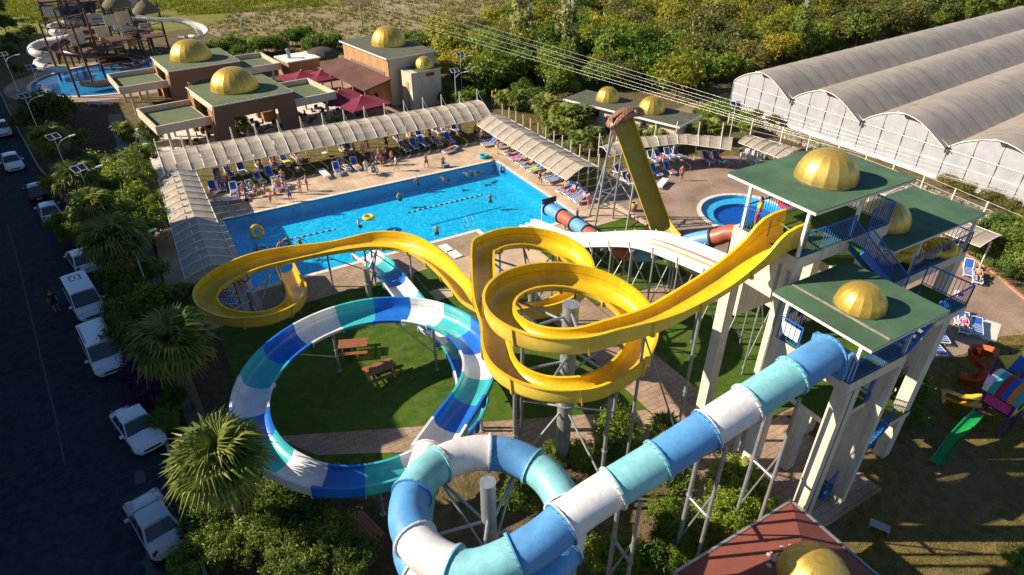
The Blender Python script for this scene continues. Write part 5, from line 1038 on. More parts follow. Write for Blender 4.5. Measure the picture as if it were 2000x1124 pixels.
tufts('undergrowth', [(880, 110), (1000, 40), (1060, 0), (2000, -30), (2000, 20), (1480, 140), (1400, 185), (1150, 170), (920, 190)], 9000, .6, L_grn, 5, 'undergrowth between the trees of the wood', wd=.15)
# ------------------------------------------------------------------ people
SKINS = [mat('skin %d' % i, c, .5, var=.08, scale=8) for i, c in enumerate(((.52, .28, .17), (.44, .22, .13), (.60, .34, .23), (.35, .17, .1), (.56, .26, .17)))]
CLO = {n: mat('cloth ' + n, c, .8, var=.12, scale=8) for n, c in dict(navy=(.01, .02, .09), blue=(.02, .09, .4), red=(.42, .02, .03), pink=(.75, .06, .28), black=(.012, .012, .014), white=(.72, .7, .68), yellow=(.72, .5, .04), green=(.08, .35, .1), orange=(.65, .2, .03), teal=(.03, .35, .38), purple=(.2, .04, .3), grey=(.2, .2, .2), lime=(.4, .6, .05)).items()}
HAIR = {n: mat('hair ' + n, c, .6) for n, c in dict(dark=(.02, .014, .01), brown=(.07, .035, .018), fair=(.32, .2, .09), grey=(.3, .29, .27)).items()}
def mir(d):
    o = {}
    for k, v in d.items():
        if k[0] == '*': o['L' + k[1:]] = v; o['R' + k[1:]] = (-v[0], v[1], v[2])
        else: o[k] = v
    return o
BONES = [('pel', 'spi'), ('spi', 'che'), ('che', 'nec'), ('nec', 'hea'), ('hea', 'top')] + [(a, b) for s in 'LR' for a, b in (('che', s + 'sho'), (s + 'sho', s + 'elb'), (s + 'elb', s + 'wri'), (s + 'wri', s + 'han'), ('pel', s + 'hip'), (s + 'hip', s + 'kne'), (s + 'kne', s + 'ank'), (s + 'ank', s + 'toe'))]
RAD = dict(pel=(.15, .11), spi=(.13, .095), che=(.16, .11), nec=(.055, .055), hea=(.082, .095), top=(.06, .07), sho=(.065, .06), elb=(.045, .045), wri=(.032, .03), han=(.038, .022), hip=(.1, .1), kne=(.06, .06), ank=(.04, .045), toe=(.042, .03))
STAND = mir({'pel': (0, 0, .93), 'spi': (0, .01, 1.15), 'che': (0, .015, 1.36), 'nec': (0, 0, 1.5), 'hea': (0, -.01, 1.6), 'top': (0, 0, 1.69), '*sho': (.19, .01, 1.42), '*elb': (.25, .04, 1.13), '*wri': (.26, -.04, .9), '*han': (.26, -.07, .8), '*hip': (.1, 0, .88), '*kne': (.11, -.02, .5), '*ank': (.12, .02, .09), '*toe': (.13, -.13, .03)})
def pose(**k): d = dict(STAND); d.update(mir({n.replace('_', '*', 1) if n[0] == '_' else n: v for n, v in k.items()})); return d
POSES = {'stand': STAND,
 'hips': pose(Lelb=(.36, .1, 1.16), Lwri=(.2, -.06, 1.0), Lhan=(.14, -.08, .98), Rkne=(-.12, -.08, .5)),
 'walk': pose(Lkne=(.1, -.16, .52), Lank=(.1, -.2, .12), Ltoe=(.1, -.34, .06), Rkne=(-.1, .06, .5), Rank=(-.1, .3, .14), Rtoe=(-.1, .2, .03), Lelb=(.24, .14, 1.14), Lwri=(.25, .1, .92), Lhan=(.25, .06, .83), Relb=(-.24, -.06, 1.14), Rwri=(-.24, -.24, .98), Rhan=(-.24, -.32, .95)),
 'wade': pose(_elb=(.42, -.05, 1.26), _wri=(.5, -.26, 1.24), _han=(.5, -.36, 1.22), _kne=(.16, -.3, .74), _ank=(.13, .06, .62), _toe=(.13, .12, .52)),
 'sit': pose(pel=(0, 0, .5), spi=(0, .06, .72), che=(0, .08, .93), nec=(0, .04, 1.07), hea=(0, 0, 1.17), top=(0, .01, 1.26), _sho=(.19, .08, .99), _elb=(.27, -.06, .76), _wri=(.18, -.26, .66), _han=(.15, -.34, .62), _hip=(.1, -.02, .48), _kne=(.15, -.42, .52), _ank=(.15, -.46, .1), _toe=(.16, -.6, .04)),
 'lie': pose(pel=(0, -.1, .5), spi=(0, .12, .56), che=(0, .3, .68), nec=(0, .42, .78), hea=(0, .49, .86), top=(0, .55, .93), _sho=(.19, .33, .72), _elb=(.3, .12, .56), _wri=(.28, -.12, .52), _han=(.27, -.2, .5), _hip=(.1, -.14, .48), Lkne=(.12, -.5, .72), Rkne=(-.11, -.55, .5), Lank=(.12, -.78, .46), Rank=(-.11, -.95, .46), Ltoe=(.12, -.9, .5), Rtoe=(-.12, -1.0, .56)),
 'prone': pose(pel=(0, 0, .47), spi=(0, .2, .48), che=(0, .42, .5), nec=(0, .55, .53), hea=(0, .66, .54), top=(0, .75, .54), _sho=(.19, .45, .5), _elb=(.38, .62, .46), _wri=(.25, .8, .45), _han=(.18, .86, .45), _hip=(.1, -.05, .47), _kne=(.12, -.45, .46), _ank=(.12, -.85, .46), _toe=(.13, -.98, .44)),
 'swim': pose(pel=(0, 0, -.12), spi=(0, .2, -.08), che=(0, .42, -.03), nec=(0, .55, .04), hea=(0, .64, .09), top=(0, .72, .12), _sho=(.19, .44, -.02), Lelb=(.4, .6, .05), Relb=(-.42, .35, -.08), Lwri=(.36, .85, .0), Rwri=(-.45, .1, -.1), Lhan=(.34, .95, -.04), Rhan=(-.44, .0, -.12), _hip=(.1, -.05, -.15), _kne=(.14, -.42, -.2), _ank=(.14, -.82, -.2), _toe=(.14, -.95, -.2))}
PM = {}
def pdist(p, a, b): d = b - a; t = max(0, min(1, (p - a).dot(d) / max(1e-9, d.length_squared))); return (p - (a + d * t)).length, t
def makepose(nm):
    J = POSES[nm]; keys = list(J); me = bpy.data.meshes.new('tmp'); me.from_pydata([J[k] for k in keys], [(keys.index(a), keys.index(b)) for a, b in BONES], [])
    o = bpy.data.objects.new('tmp', me); COL.objects.link(o); o.modifiers.new('s', 'SKIN'); sv = me.skin_vertices[0].data
    for i, k in enumerate(keys): sv[i].radius = RAD[k[-3:]]; sv[i].use_root = (k == 'pel')
    ss = o.modifiers.new('u', 'SUBSURF'); ss.levels = 1; ss.render_levels = 1
    dg = bpy.context.evaluated_depsgraph_get(); dg.update(); body = bpy.data.meshes.new_from_object(o.evaluated_get(dg)); bpy.data.objects.remove(o); body.name = 'body'; body.materials.clear(); body.materials.append(SKINS[0])
    for p in body.polygons: p.use_smooth = True
    JV = {k: Vector(v) for k, v in J.items()}; cls = []
    for v in body.vertices:
        best = min(((pdist(v.co, JV[a], JV[b]), (a, b)) for a, b in BONES), key=lambda q: q[0][0]); cls.append((best[1], best[0][1]))
    fwd = V(0, -1, 0) if nm not in ('prone', 'swim') else V(0, .3, -1)
    def sub(name, test, off, m):
        keep = [test(v, cls[v.index]) for v in body.vertices]; idx = {}; vs = []; fs = []
        for p in body.polygons:
            if all(keep[i] for i in p.vertices):
                f = []
                for i in p.vertices:
                    if i not in idx: idx[i] = len(vs); vs.append(body.vertices[i].co + body.vertices[i].normal * off)
                    f.append(idx[i])
                fs.append(f)
        x = bpy.data.meshes.new(name); x.from_pydata(vs, [], fs); x.materials.append(m)
        for p in x.polygons: p.use_smooth = True
        return x
    J_ = lambda b, t, *n: (b[0][-3:], b[1][-3:]) in n
    pel = lambda v, c: (c[0][1][-3:] == 'spi' and c[0][0] == 'pel' and c[1] < .45) or c[0][1][-3:] == 'hip' or (c[0][0][-3:] == 'hip' and c[1] < .3)
    shorts = lambda v, c: pel(v, c) or (c[0][0][-3:] == 'hip' and c[1] < .75)
    chest = lambda v, c: (c[0] == ('spi', 'che') and c[1] > .45) or (c[0] == ('che', 'nec') and c[1] < .4)
    torso = lambda v, c: pel(v, c) or c[0] in (('pel', 'spi'), ('spi', 'che')) or (c[0] == ('che', 'nec') and c[1] < .5) or c[0][1][-3:] == 'sho'
    shirt = lambda v, c: torso(v, c) or (c[0][0][-3:] == 'sho' and c[1] < .6)
    head = lambda v, c: c[0] in (('hea', 'top'),) and (v.normal.dot(fwd) < .55) or (c[0] == ('nec', 'hea') and c[1] > .55 and v.normal.dot(fwd) < .15)
    dress = lambda v, c: shirt(v, c) or shorts(v, c)
    PM[nm] = dict(body=body, brief=sub('swim_briefs', pel, .012, CLO['navy']), shorts=sub('swim_shorts', shorts, .02, CLO['navy']), top=sub('bikini_top', chest, .012, CLO['navy']), suit=sub('swimsuit', lambda v, c: torso(v, c) and c[0][1][-3:] != 'sho', .012, CLO['navy']), shirt=sub('shirt', shirt, .018, CLO['navy']), dress=sub('dress', dress, .03, CLO['white']), hair=sub('hair', head, .022, HAIR['dark']))
for nm in POSES: makepose(nm)
def person(label, ps, loc, rz, wear, skin=0, hair='dark', s=1.0, z=0.0, group=None):
    t = thing('person', label, 'person', (loc[0], loc[1], z), rz, group); t.scale = (s, s, s); m = PM[ps]; bd = link('body', m['body'], t, mat=SKINS[skin % 5])
    for part, colr in wear: link({'brief': 'swim_briefs', 'shorts': 'swim_shorts', 'top': 'bikini_top', 'suit': 'swimsuit', 'shirt': 'shirt', 'dress': 'dress'}[part], m[part], t, mat=CLO[colr])
    link('hair', m['hair'], t, mat=HAIR[hair]); return t
# ------------------------------------------------------------------ sun loungers
M_lw = mat('white resin', (.74, .74, .74), .4, var=.05); M_lb_ = mat('blue sling fabric', (.015, .09, .42), .75, var=.15, scale=5); M_lwht = mat('white sling fabric', (.7, .69, .68), .75, var=.1)
def lounger_proto(back):
    fr = MB()
    for s in (-1, 1): fr.tube([(s * .32, -1.0, .3), (s * .33, -.9, .36), (s * .33, .35, .36), (s * .33, .92, .34)], .04, 6)
    for y in (-1.0, .92): fr.bar((-.32, y, .31), (.32, y, .31), .06, .07)
    legs = []
    for x in (-.3, .3):
        for y in (-.75, .7): b = MB(); b.bar((x, y, 0), (x, y + (.06 if y < 0 else -.06), .34), .07, .07); legs.append(b.mesh('leg', M_lw))
    st = MB(); st.box((0, -.32, .375), (.58, 1.22, .035)); 
    for k in range(5): st.box((0, -.8 + k * .24, .396), (.58, .05, .008), 0, 1)
    bk = MB(); c, s_ = math.cos(back), math.sin(back); p = [(-.29, .3, .38), (.29, .3, .38), (.29, .3 + .75 * c, .38 + .75 * s_), (-.29, .3 + .75 * c, .38 + .75 * s_)]; n = V(0, -s_, c) * .03
    bk.add([Vector(q) for q in p] + [Vector(q) + n for q in p], [(3, 2, 1, 0), (4, 5, 6, 7), (0, 1, 5, 4), (1, 2, 6, 5), (2, 3, 7, 6), (3, 0, 4, 7)])
    bf = MB(); q = [V(-.32, .3, .38), V(-.32, .3 + .8 * c, .38 + .8 * s_), V(.32, .3 + .8 * c, .38 + .8 * s_), V(.32, .3, .38)]; bf.tube(q, .04, 6)
    return fr.mesh('frame', M_lw), legs, st.mesh('seat', [M_lb_, M_lwht]), bk.mesh('backrest', M_lb_), bf.mesh('back_frame', M_lw)
LP_ = {'up': lounger_proto(R(52)), 'mid': lounger_proto(R(32)), 'flat': lounger_proto(R(4))}
def lounger(label, c, rz, kind='up', group='sun loungers', white=False):
    t = thing('sun_lounger', label, 'sun lounger', (c[0], c[1], 0), rz, group); fr, legs, st, bk, bf = LP_[kind]
    link('frame', fr, t); [link('leg', l, t) for l in legs]; link('seat', st, t, mat=[M_lwht, M_lwht] if white else None); b = link('backrest', bk, t, mat=M_lwht if white else None); link('back_frame', bf, b); return t
ORD = ['first', 'second', 'third', 'fourth', 'fifth', 'sixth', 'seventh', 'eighth', 'ninth', 'tenth', 'eleventh', 'twelfth', 'thirteenth', 'fourteenth', 'fifteenth', 'sixteenth', 'seventeenth', 'eighteenth', 'nineteenth', 'twentieth']
z6 = lambda x, y: g(400 + x / 3.405, 250 + y / 3.405); z7 = lambda x, y: g(900 + x / 3.405, 200 + y / 3.405)
rl = random.Random(21); seats = {}
row1 = [(90, 345), (170, 320), (255, 305), (370, 275), (465, 255), (545, 240), (610, 215), (930, 172), (965, 165), (1285, 92), (1370, 75), (1430, 70), (1545, 38), (1600, 35), (1670, 30)]
row2 = [(60, 430), (120, 410), (200, 440), (265, 440), (320, 425), (370, 362), (440, 330), (480, 405), (520, 395), (800, 322), (885, 302), (930, 278), (1005, 268), (1140, 222), (1330, 155), (1395, 135), (1455, 122), (1545, 112), (1625, 97)]
for nm, row, ph in (('back', row1, 'sun lounger from the left in the back row under the long canopy'), ('front', row2, 'sun lounger from the left in the front row behind the pool')):
    for i, (x, y) in enumerate(sorted(row)):
        c = z6(x, y); rz = R(rl.uniform(-8, 14)); lounger('%s %s' % (ORD[i], ph), c, rz, 'flat' if (x, y) == (800, 322) else ('mid' if i % 4 == 1 else 'up'), 'sun loungers on the far pool deck', (x, y) == (800, 322)); seats[(nm, i)] = (c, rz)
c = z6(1630, 162); lounger('blue sun lounger standing crosswise in front of the far deck rows', c, R(-70), 'flat'); seats['cross'] = (c, R(-70))
c = z6(205, 492); lounger('pale sun lounger turned sideways at the left pool corner', c, R(75), 'flat', white=True)
rr_ = [(190, 230), (205, 255), (212, 285), (310, 300), (358, 342), (400, 378), (442, 402), (480, 428), (520, 452), (600, 492), (640, 520), (715, 588), (762, 606), (802, 635), (842, 660)]
for i, (x, y) in enumerate(rr_):
    c = z7(x, y) - V(.45, 0, 0); rz = R(-88 + rl.uniform(-9, 9)); lounger('%s sun lounger from the far end of the row beside the right canopy' % ORD[i], c, rz, 'mid' if i % 3 else 'up', 'sun loungers in the row beside the right canopy'); seats[('right', i)] = (c, rz)
kr = [(1275, 392), (1322, 384), (1382, 374), (1442, 372), (1222, 425), (1290, 482), (1382, 468), (1638, 395), (1705, 395), (1062, 488), (1108, 540)]
klab = ['leftmost of four upright blue loungers under the curved canopy', 'second of four upright blue loungers under the curved canopy', 'third of four upright blue loungers under the curved canopy', 'rightmost of four upright blue loungers under the curved canopy', 'blue lounger just right of the cobra wall', 'left blue lounger of the pair in front of the four upright ones', 'right blue lounger of the pair in front of the four upright ones', 'occupied lounger under the right end of the curved canopy', 'rightmost occupied lounger under the curved canopy', 'lounger seen through the cobra frame', 'lounger behind the legs of the cobra frame']
for i, (x, y) in enumerate(kr): c = z7(x, y); rz = R(rl.uniform(-18, 12)); lounger(klab[i], c, rz, 'up', 'loungers on the paver deck'); seats[('kids', i)] = (c, rz)
c = z7(1335, 558); lounger('flat white lounger alone on the paver deck', c, R(-60), 'flat', 'loungers on the paver deck', True)
for i, (px, py, rz, k, lab) in enumerate(((1888, 533, -60, 'mid', 'farther lounger of the pair right of the tower'), (1906, 547, -60, 'flat', 'nearer lounger of the pair right of the tower'), (1868, 625, -50, 'mid', 'lounger with the sitting man right of the tower'), (1878, 642, -55, 'mid', 'lounger with the lying girl right of the tower'), (1905, 645, -60, 'flat', 'empty lounger on the white slab right of the tower'), (1832, 660, -40, 'flat', 'shaded lounger beside the tower column'), (1822, 683, -30, 'flat', 'lowest shaded lounger beside the tower column'), (430, 582, 60, 'flat', 'upper shaded lounger inside the yellow loop'), (438, 597, 62, 'flat', 'lower shaded lounger inside the yellow loop'))):
    c = g(px, py); lounger(lab, c, R(rz), k, 'loungers on the paver deck' if i < 7 else 'loungers inside the yellow loop'); seats[('tw', i)] = (c, R(rz))
for px, py, rz, lab in ((186, 206, 60, 'left blue lounger beside the splash pool'), (206, 207, 66, 'right blue lounger beside the splash pool')): lounger(lab, g(px, py), R(rz), 'flat', 'loungers by the splash pool')
c = g(1915, 640); b = MB(); b.b2(-1.4, 1.4, -1.1, 1.1, -.012, .0); o = b.build('mat', M_white, None, (c.x, c.y, 0), (0, 0, R(20))); tag(o, 'white square mat under the loungers right of the tower', 'mat')
# people -------------------------------------------------------------
W = lambda **k: list(k.items())
def onseat(label, key, ps, wear, skin=0, hair='dark', s=1.0, g_=None):
    c, rz = seats[key]; person(label, ps, c, rz, wear, skin, hair, s, 0.0, g_)
def at6(label, x, y, ps, rz, wear, skin=0, hair='dark', s=1.0): person(label, ps, z6(x, y), R(rz), wear, skin, hair, s)
def at7(label, x, y, ps, rz, wear, skin=0, hair='dark', s=1.0): person(label, ps, z7(x, y), R(rz), wear, skin, hair, s)
at6('woman with teal cap and pale bikini on the far deck', 525, 377, 'stand', -20, W(brief='teal', top='teal'), 2, 'fair')
at6('left woman of two standing together near the pool edge', 640, 441, 'hips', -60, W(brief='black', top='black'), 1)
at6('right woman of two standing together near the pool edge', 686, 421, 'stand', 60, W(suit='grey'), 0, 'fair')
at6('man in bright blue shorts carrying a dark board', 572, 492, 'stand', 10, W(shorts='blue'), 1)
at6('child in red shorts beside the front row of loungers', 474, 472, 'stand', 30, W(shorts='red'), 0, 'dark', .72)
at6('small child in red and navy walking by the pool edge', 441, 506, 'walk', -60, W(shirt='red', shorts='navy'), 1, 'dark', .62)
at6('dark haired man standing at the left pool corner', 290, 528, 'stand', -30, W(shorts='black'), 3)
at6('woman in a long white dress on the far deck', 1078, 312, 'stand', 20, W(dress='white'), 2, 'brown')
at6('man in navy shorts standing behind the seated group', 1196, 222, 'hips', 10, W(shorts='navy'), 0)
at6('tanned man in black trunks beside the seated group', 1248, 246, 'stand', 40, W(shorts='black'), 4)
at6('person in pale shirt standing near the pool edge', 1277, 286, 'walk', 70, W(shirt='white', shorts='grey'), 1)
at6('man in dark shorts walking alone toward the pool', 1475, 266, 'walk', 20, W(shorts='black'), 1)
at6('left of two pinkish bathers under the long canopy', 1058, 197, 'stand', 0, W(brief='pink', top='pink'), 2, 'fair')
at6('right of two pinkish bathers under the long canopy', 1090, 165, 'walk', 60, W(brief='pink'), 4, 'fair')
at6('bather standing by the small white table', 998, 188, 'stand', 45, W(brief='black'), 4, 'brown')
at6('dark clothed person among the loungers at the back', 1212, 142, 'stand', 0, W(shirt='black', shorts='navy'), 3)
at6('tanned woman standing at the far right corner of the deck', 1818, 72, 'stand', 30, W(brief='black', top='black'), 4, 'brown')
at6('tanned man standing at the far right corner of the deck', 1846, 100, 'stand', -30, W(shorts='black'), 1)
at6('bather seated on a blue box at the pool edge', 1586, 258, 'sit', -20, W(shorts='black'), 3, 'dark', .95)
at6('seated woman in dark swimsuit in the middle of the far deck', 1152, 250, 'sit', 40, W(suit='black'), 0)
at6('seated sunburnt man in the middle of the far deck', 1176, 248, 'sit', -10, W(shorts='navy'), 4)
at6('person in teal shirt seated low near the white dress', 1120, 320, 'sit', 60, W(shirt='teal', shorts='navy'), 1)
for i, (key, ps, wear, sk, lab) in enumerate(((('back', 1), 'sit', W(brief='red'), 4, 'sunburnt bather sitting on the second back row lounger'), (('back', 3), 'lie', W(suit='black'), 1, 'woman in black lying on the fourth back row lounger'), (('back', 4), 'lie', W(shirt='red', shorts='red'), 1, 'bather in red lying in the back row'), (('back', 6), 'lie', W(brief='black'), 4, 'tanned bather lying on the seventh back row lounger'), (('back', 7), 'lie', W(shorts='yellow'), 0, 'bather in yellow shorts lying in the back row'), (('back', 9), 'sit', W(shirt='red', shorts='black'), 4, 'bather in red shirt sitting at the right of the back row'), (('back', 10), 'lie', W(brief='red', top='red'), 2, 'bather in red bikini lying near the right of the back row'), (('back', 12), 'sit', W(brief='black'), 4, 'bather in black trunks sitting near the end of the back row'), (('back', 13), 'lie', W(brief='purple'), 0, 'bather in purple trunks lying near the end of the back row'),
    (('front', 1), 'sit', W(suit='purple'), 1, 'woman in purple swimsuit at the left of the front row'), (('front', 3), 'sit', W(shorts='black'), 4, 'sunburnt man leaning forward at the left of the front row'), (('front', 4), 'sit', W(shirt='lime', shorts='black'), 1, 'person in lime green shirt on the front row'), (('front', 7), 'sit', W(shirt='lime', brief='navy'), 2, 'child in lime shirt beside the child in red'), (('front', 8), 'lie', W(brief='pink', top='pink'), 2, 'bather in pink bikini on the front row'), (('front', 11), 'lie', W(brief='white'), 2, 'pale bather lying beside the white flat lounger'), (('front', 13), 'sit', W(brief='red'), 4, 'sunburnt bather sitting behind the seated woman in black'), (('front', 14), 'lie', W(suit='navy'), 1, 'woman in navy lying right of the standing men'), (('front', 17), 'lie', W(brief='blue'), 4, 'bather in blue trunks lying at the right of the front row'), ('cross', 'prone', W(brief='pink', top='pink'), 4, 'sunburnt bather lying face down on the crosswise lounger'),
    (('right', 3), 'sit', W(brief='black'), 4, 'sunburnt bather sitting on the fourth lounger of the right row'), (('right', 4), 'lie', W(brief='black'), 0, 'bather lying on the fifth lounger of the right row'), (('right', 6), 'lie', W(shorts='orange'), 4, 'bather with orange towel lying in the right row'), (('right', 7), 'lie', W(shorts='grey'), 0, 'bather in grey trunks lying in the right row'), (('right', 9), 'lie', W(brief='white'), 2, 'pale bather lying in the right row beside the standing woman'), (('right', 11), 'sit', W(brief='black'), 4, 'seated sunburnt bather near the end of the right row'), (('right', 12), 'lie', W(suit='pink'), 2, 'bather in pink lying near the end of the right row'), (('right', 14), 'sit', W(brief='red'), 2, 'bather sitting beside the man in pink shorts'),
    (('kids', 7), 'sit', W(shirt='navy', shorts='black'), 4, 'left of two bathers sitting under the curved canopy'), (('kids', 8), 'sit', W(shirt='red', shorts='black'), 4, 'right of two bathers sitting under the curved canopy'), (('kids', 9), 'sit', W(shirt='pink', brief='pink'), 2, 'woman in pink sitting behind the cobra frame'), (('kids', 10), 'sit', W(shirt='grey', shorts='black'), 2, 'person sitting low behind the cobra frame legs'), (('tw', 1), 'lie', W(brief='navy'), 0, 'bather lying on the nearer lounger right of the tower'), (('tw', 2), 'sit', W(shorts='white'), 4, 'sunburnt man in white shorts sitting right of the tower'), (('tw', 3), 'lie', W(suit='pink'), 2, 'girl in pink lying on a lounger right of the tower'))):
    onseat(lab, key, ps, wear, sk, ('dark', 'brown', 'fair', 'dark')[i % 4])
for lab, x, y, ps, rz, wear, sk in (('leftmost bather of the group where the long canopy ends', 98, 238, 'stand', 0, W(shorts='black'), 4), ('middle bather of the group where the long canopy ends', 124, 228, 'stand', 40, W(brief='red', top='red'), 1), ('rightmost bather of the group where the long canopy ends', 146, 266, 'stand', -40, W(shorts='orange'), 4), ('bather standing at the far end of the right lounger row', 246, 346, 'stand', 60, W(brief='teal'), 4), ('woman in navy swimsuit walking on the right deck', 525, 552, 'walk', 20, W(suit='navy'), 1), ('man in bright pink shorts on the right deck', 852, 706, 'stand', 160, W(shorts='pink'), 4), ('man standing alone on the paver deck by the blue loungers', 1463, 522, 'stand', -30, W(shorts='grey'), 4), ('woman in purple wrap beside the cobra wall', 1246, 482, 'stand', 30, W(shorts='purple', top='purple'), 2)):
    at7(lab, x, y, ps, rz, wear, sk)
person('child standing where the striped tube meets the deck', 'stand', z7(772, 790), R(20), W(shorts='black'), 3, 'dark', .75)
for lab, x, y, rz, sk, f in (('swimmer with dark hair alone in the middle of the pool', 1290, 445, 30, 0, z6), ('swimmer holding the yellow ring', 1022, 622, 60, 4, z6), ('swimmer near the deck corner and ladder', 1542, 668, -40, 1, z6), ('leftmost swimmer at the short lane rope', 503, 768, 20, 4, z6), ('second swimmer at the short lane rope', 548, 742, -20, 1, z6), ('third swimmer at the short lane rope', 632, 750, 10, 1, z6), ('swimmer in red just below the short lane rope', 630, 785, 0, 4, z6), ('dark swimmer raising an arm in the shaded corner', 348, 800, 30, 3, z6), ('swimmer close to the far pool wall', 1412, 345, 0, 3, z6), ('swimmer at the right of the long lane rope', 196, 628, -10, 1, z7), ('swimmer resting at the far right pool corner', 212, 390, 0, 4, z7), ('swimmer by the right pool wall', 268, 432, 30, 4, z7)):
    c = f(x, y); person(lab, 'wade', (c.x, c.y), R(rz), W(shorts='red' if 'red' in lab else 'navy'), sk, 'dark', 1.0, -1.36)
for lab, x, y, rz, sk, f in (('swimmer stroking near the far right corner', 62, 470, 70, 4, z7), ('second swimmer beside the one stroking near the corner', 105, 452, 100, 4, z7), ('dark suited swimmer floating near the far wall', 1612, 335, 60, 3, z6)):
    c = f(x, y); person(lab, 'swim', (c.x, c.y), R(rz), W(shorts='black'), sk, 'dark', 1.0, -.1)
c = g(1473, 453, 13.4); person('lifeguard in yellow shirt and red shorts on the top platform', 'stand', c, R(-150), W(shirt='yellow', shorts='red'), 3, 'dark', 1.02, 13.4)
c = g(113, 608, -.05); person('person in dark clothes standing on the shaded road', 'stand', c, R(20), W(shirt='black', shorts='navy'), 1, 'dark', 1.05, -.05)
i_ = int(.475 * (len(PY) - 1)); i_ = min(range(len(PY)), key=lambda i: (proj(PY[i])[0] - 946) ** 2 + (proj(PY[i])[1] - 600) ** 2 + (0 if PY[i][2] > 5.5 else 1e6)); p_ = PY[i_]; t_ = FY[i_][1]
person('rider sitting in the yellow spiral slide', 'sit', p_, math.atan2(t_.y, t_.x) + PI / 2, W(shirt='black', shorts='navy'), 1, 'brown', 1.0, p_[2] - .36)
for i, (px, py, cl) in enumerate(((735, 195, 'black'), (722, 208, 'white'), (690, 212, 'navy'), (660, 214, 'red'), (640, 205, 'grey'), (712, 222, 'black'))):
    c = g(px, py); person('diner in %s top seated %s' % (cl, ('by the canopy post', 'under the nearest parasol', 'at the terrace edge', 'by the pavilion column', 'behind the pavilion wing', 'closest to the long canopy')[i]), 'sit', c, R(60 * i), W(shirt=cl, shorts='navy'), i, 'dark', .95)
for i, (x, y, ps, rz, sk, cl, lab) in enumerate(((150, 395, 'sit', 30, 4, 'black', 'bather crouching among the leftmost front loungers'), (110, 380, 'stand', 10, 1, 'purple', 'bather in purple standing among the leftmost loungers'), (350, 452, 'sit', -30, 4, 'navy', 'sunburnt bather bending over between the front loungers'), (410, 445, 'sit', 60, 1, 'lime', 'bather in lime bending over bags between the front loungers'), (500, 430, 'stand', 0, 2, 'pink', 'child in pink between the front row loungers'), (1130, 300, 'sit', 20, 4, 'teal', 'bather squatting beside the woman in white'), (1165, 225, 'stand', 30, 4, 'red', 'bather in red trunks behind the seated group'), (1075, 130, 'stand', 0, 4, 'orange', 'bather in orange trunks far under the long canopy'), (960, 205, 'sit', 10, 1, 'black', 'bather seated low by the small white table'), (1385, 105, 'sit', -10, 4, 'red', 'bather in red trunks between the right loungers'), (1500, 85, 'stand', 30, 1, 'navy', 'bather in navy trunks between the rightmost loungers'), (1700, 60, 'walk', 80, 4, 'black', 'bather walking past the end of the back row'), (240, 470, 'sit', 0, 4, 'red', 'bather sitting on the ground at the left corner loungers'))):
    at6(lab, x, y, ps, rz, W(shorts=cl), sk, ('dark', 'brown', 'fair')[i % 3])
rt_ = random.Random(12); TWL = [CLO[k] for k in ('white', 'teal', 'orange', 'red', 'lime', 'navy', 'yellow', 'pink')]
for key, wh in ((('front', 0), 'first front row lounger'), (('front', 5), 'sixth front row lounger'), (('front', 10), 'eleventh front row lounger'), (('front', 12), 'thirteenth front row lounger'), (('back', 5), 'sixth back row lounger'), (('back', 2), 'third back row lounger'), (('right', 1), 'second lounger of the right row'), (('right', 5), 'sixth lounger of the right row'), (('right', 8), 'ninth lounger of the right row'), (('kids', 1), 'second lounger under the curved canopy'), (('kids', 6), 'right lounger of the paver deck pair')):
    c, rz = seats[key]; i = rt_.randrange(8); b = MB(); b.grid([[(x, y, .402 + .012 * math.sin(7 * x + 9 * y)) for x in (-.34, -.2, 0, .2, .34)] for y in (-.75, -.5, -.25, 0, .2)]); b.f = [f[::-1] for f in b.f]
    tag(b.build('towel', TWL[i], None, (c[0], c[1], 0), (0, 0, rz)), '%s towel spread on the %s' % (('white', 'teal', 'orange', 'red', 'lime', 'navy', 'yellow', 'pink')[i], wh), 'towel')
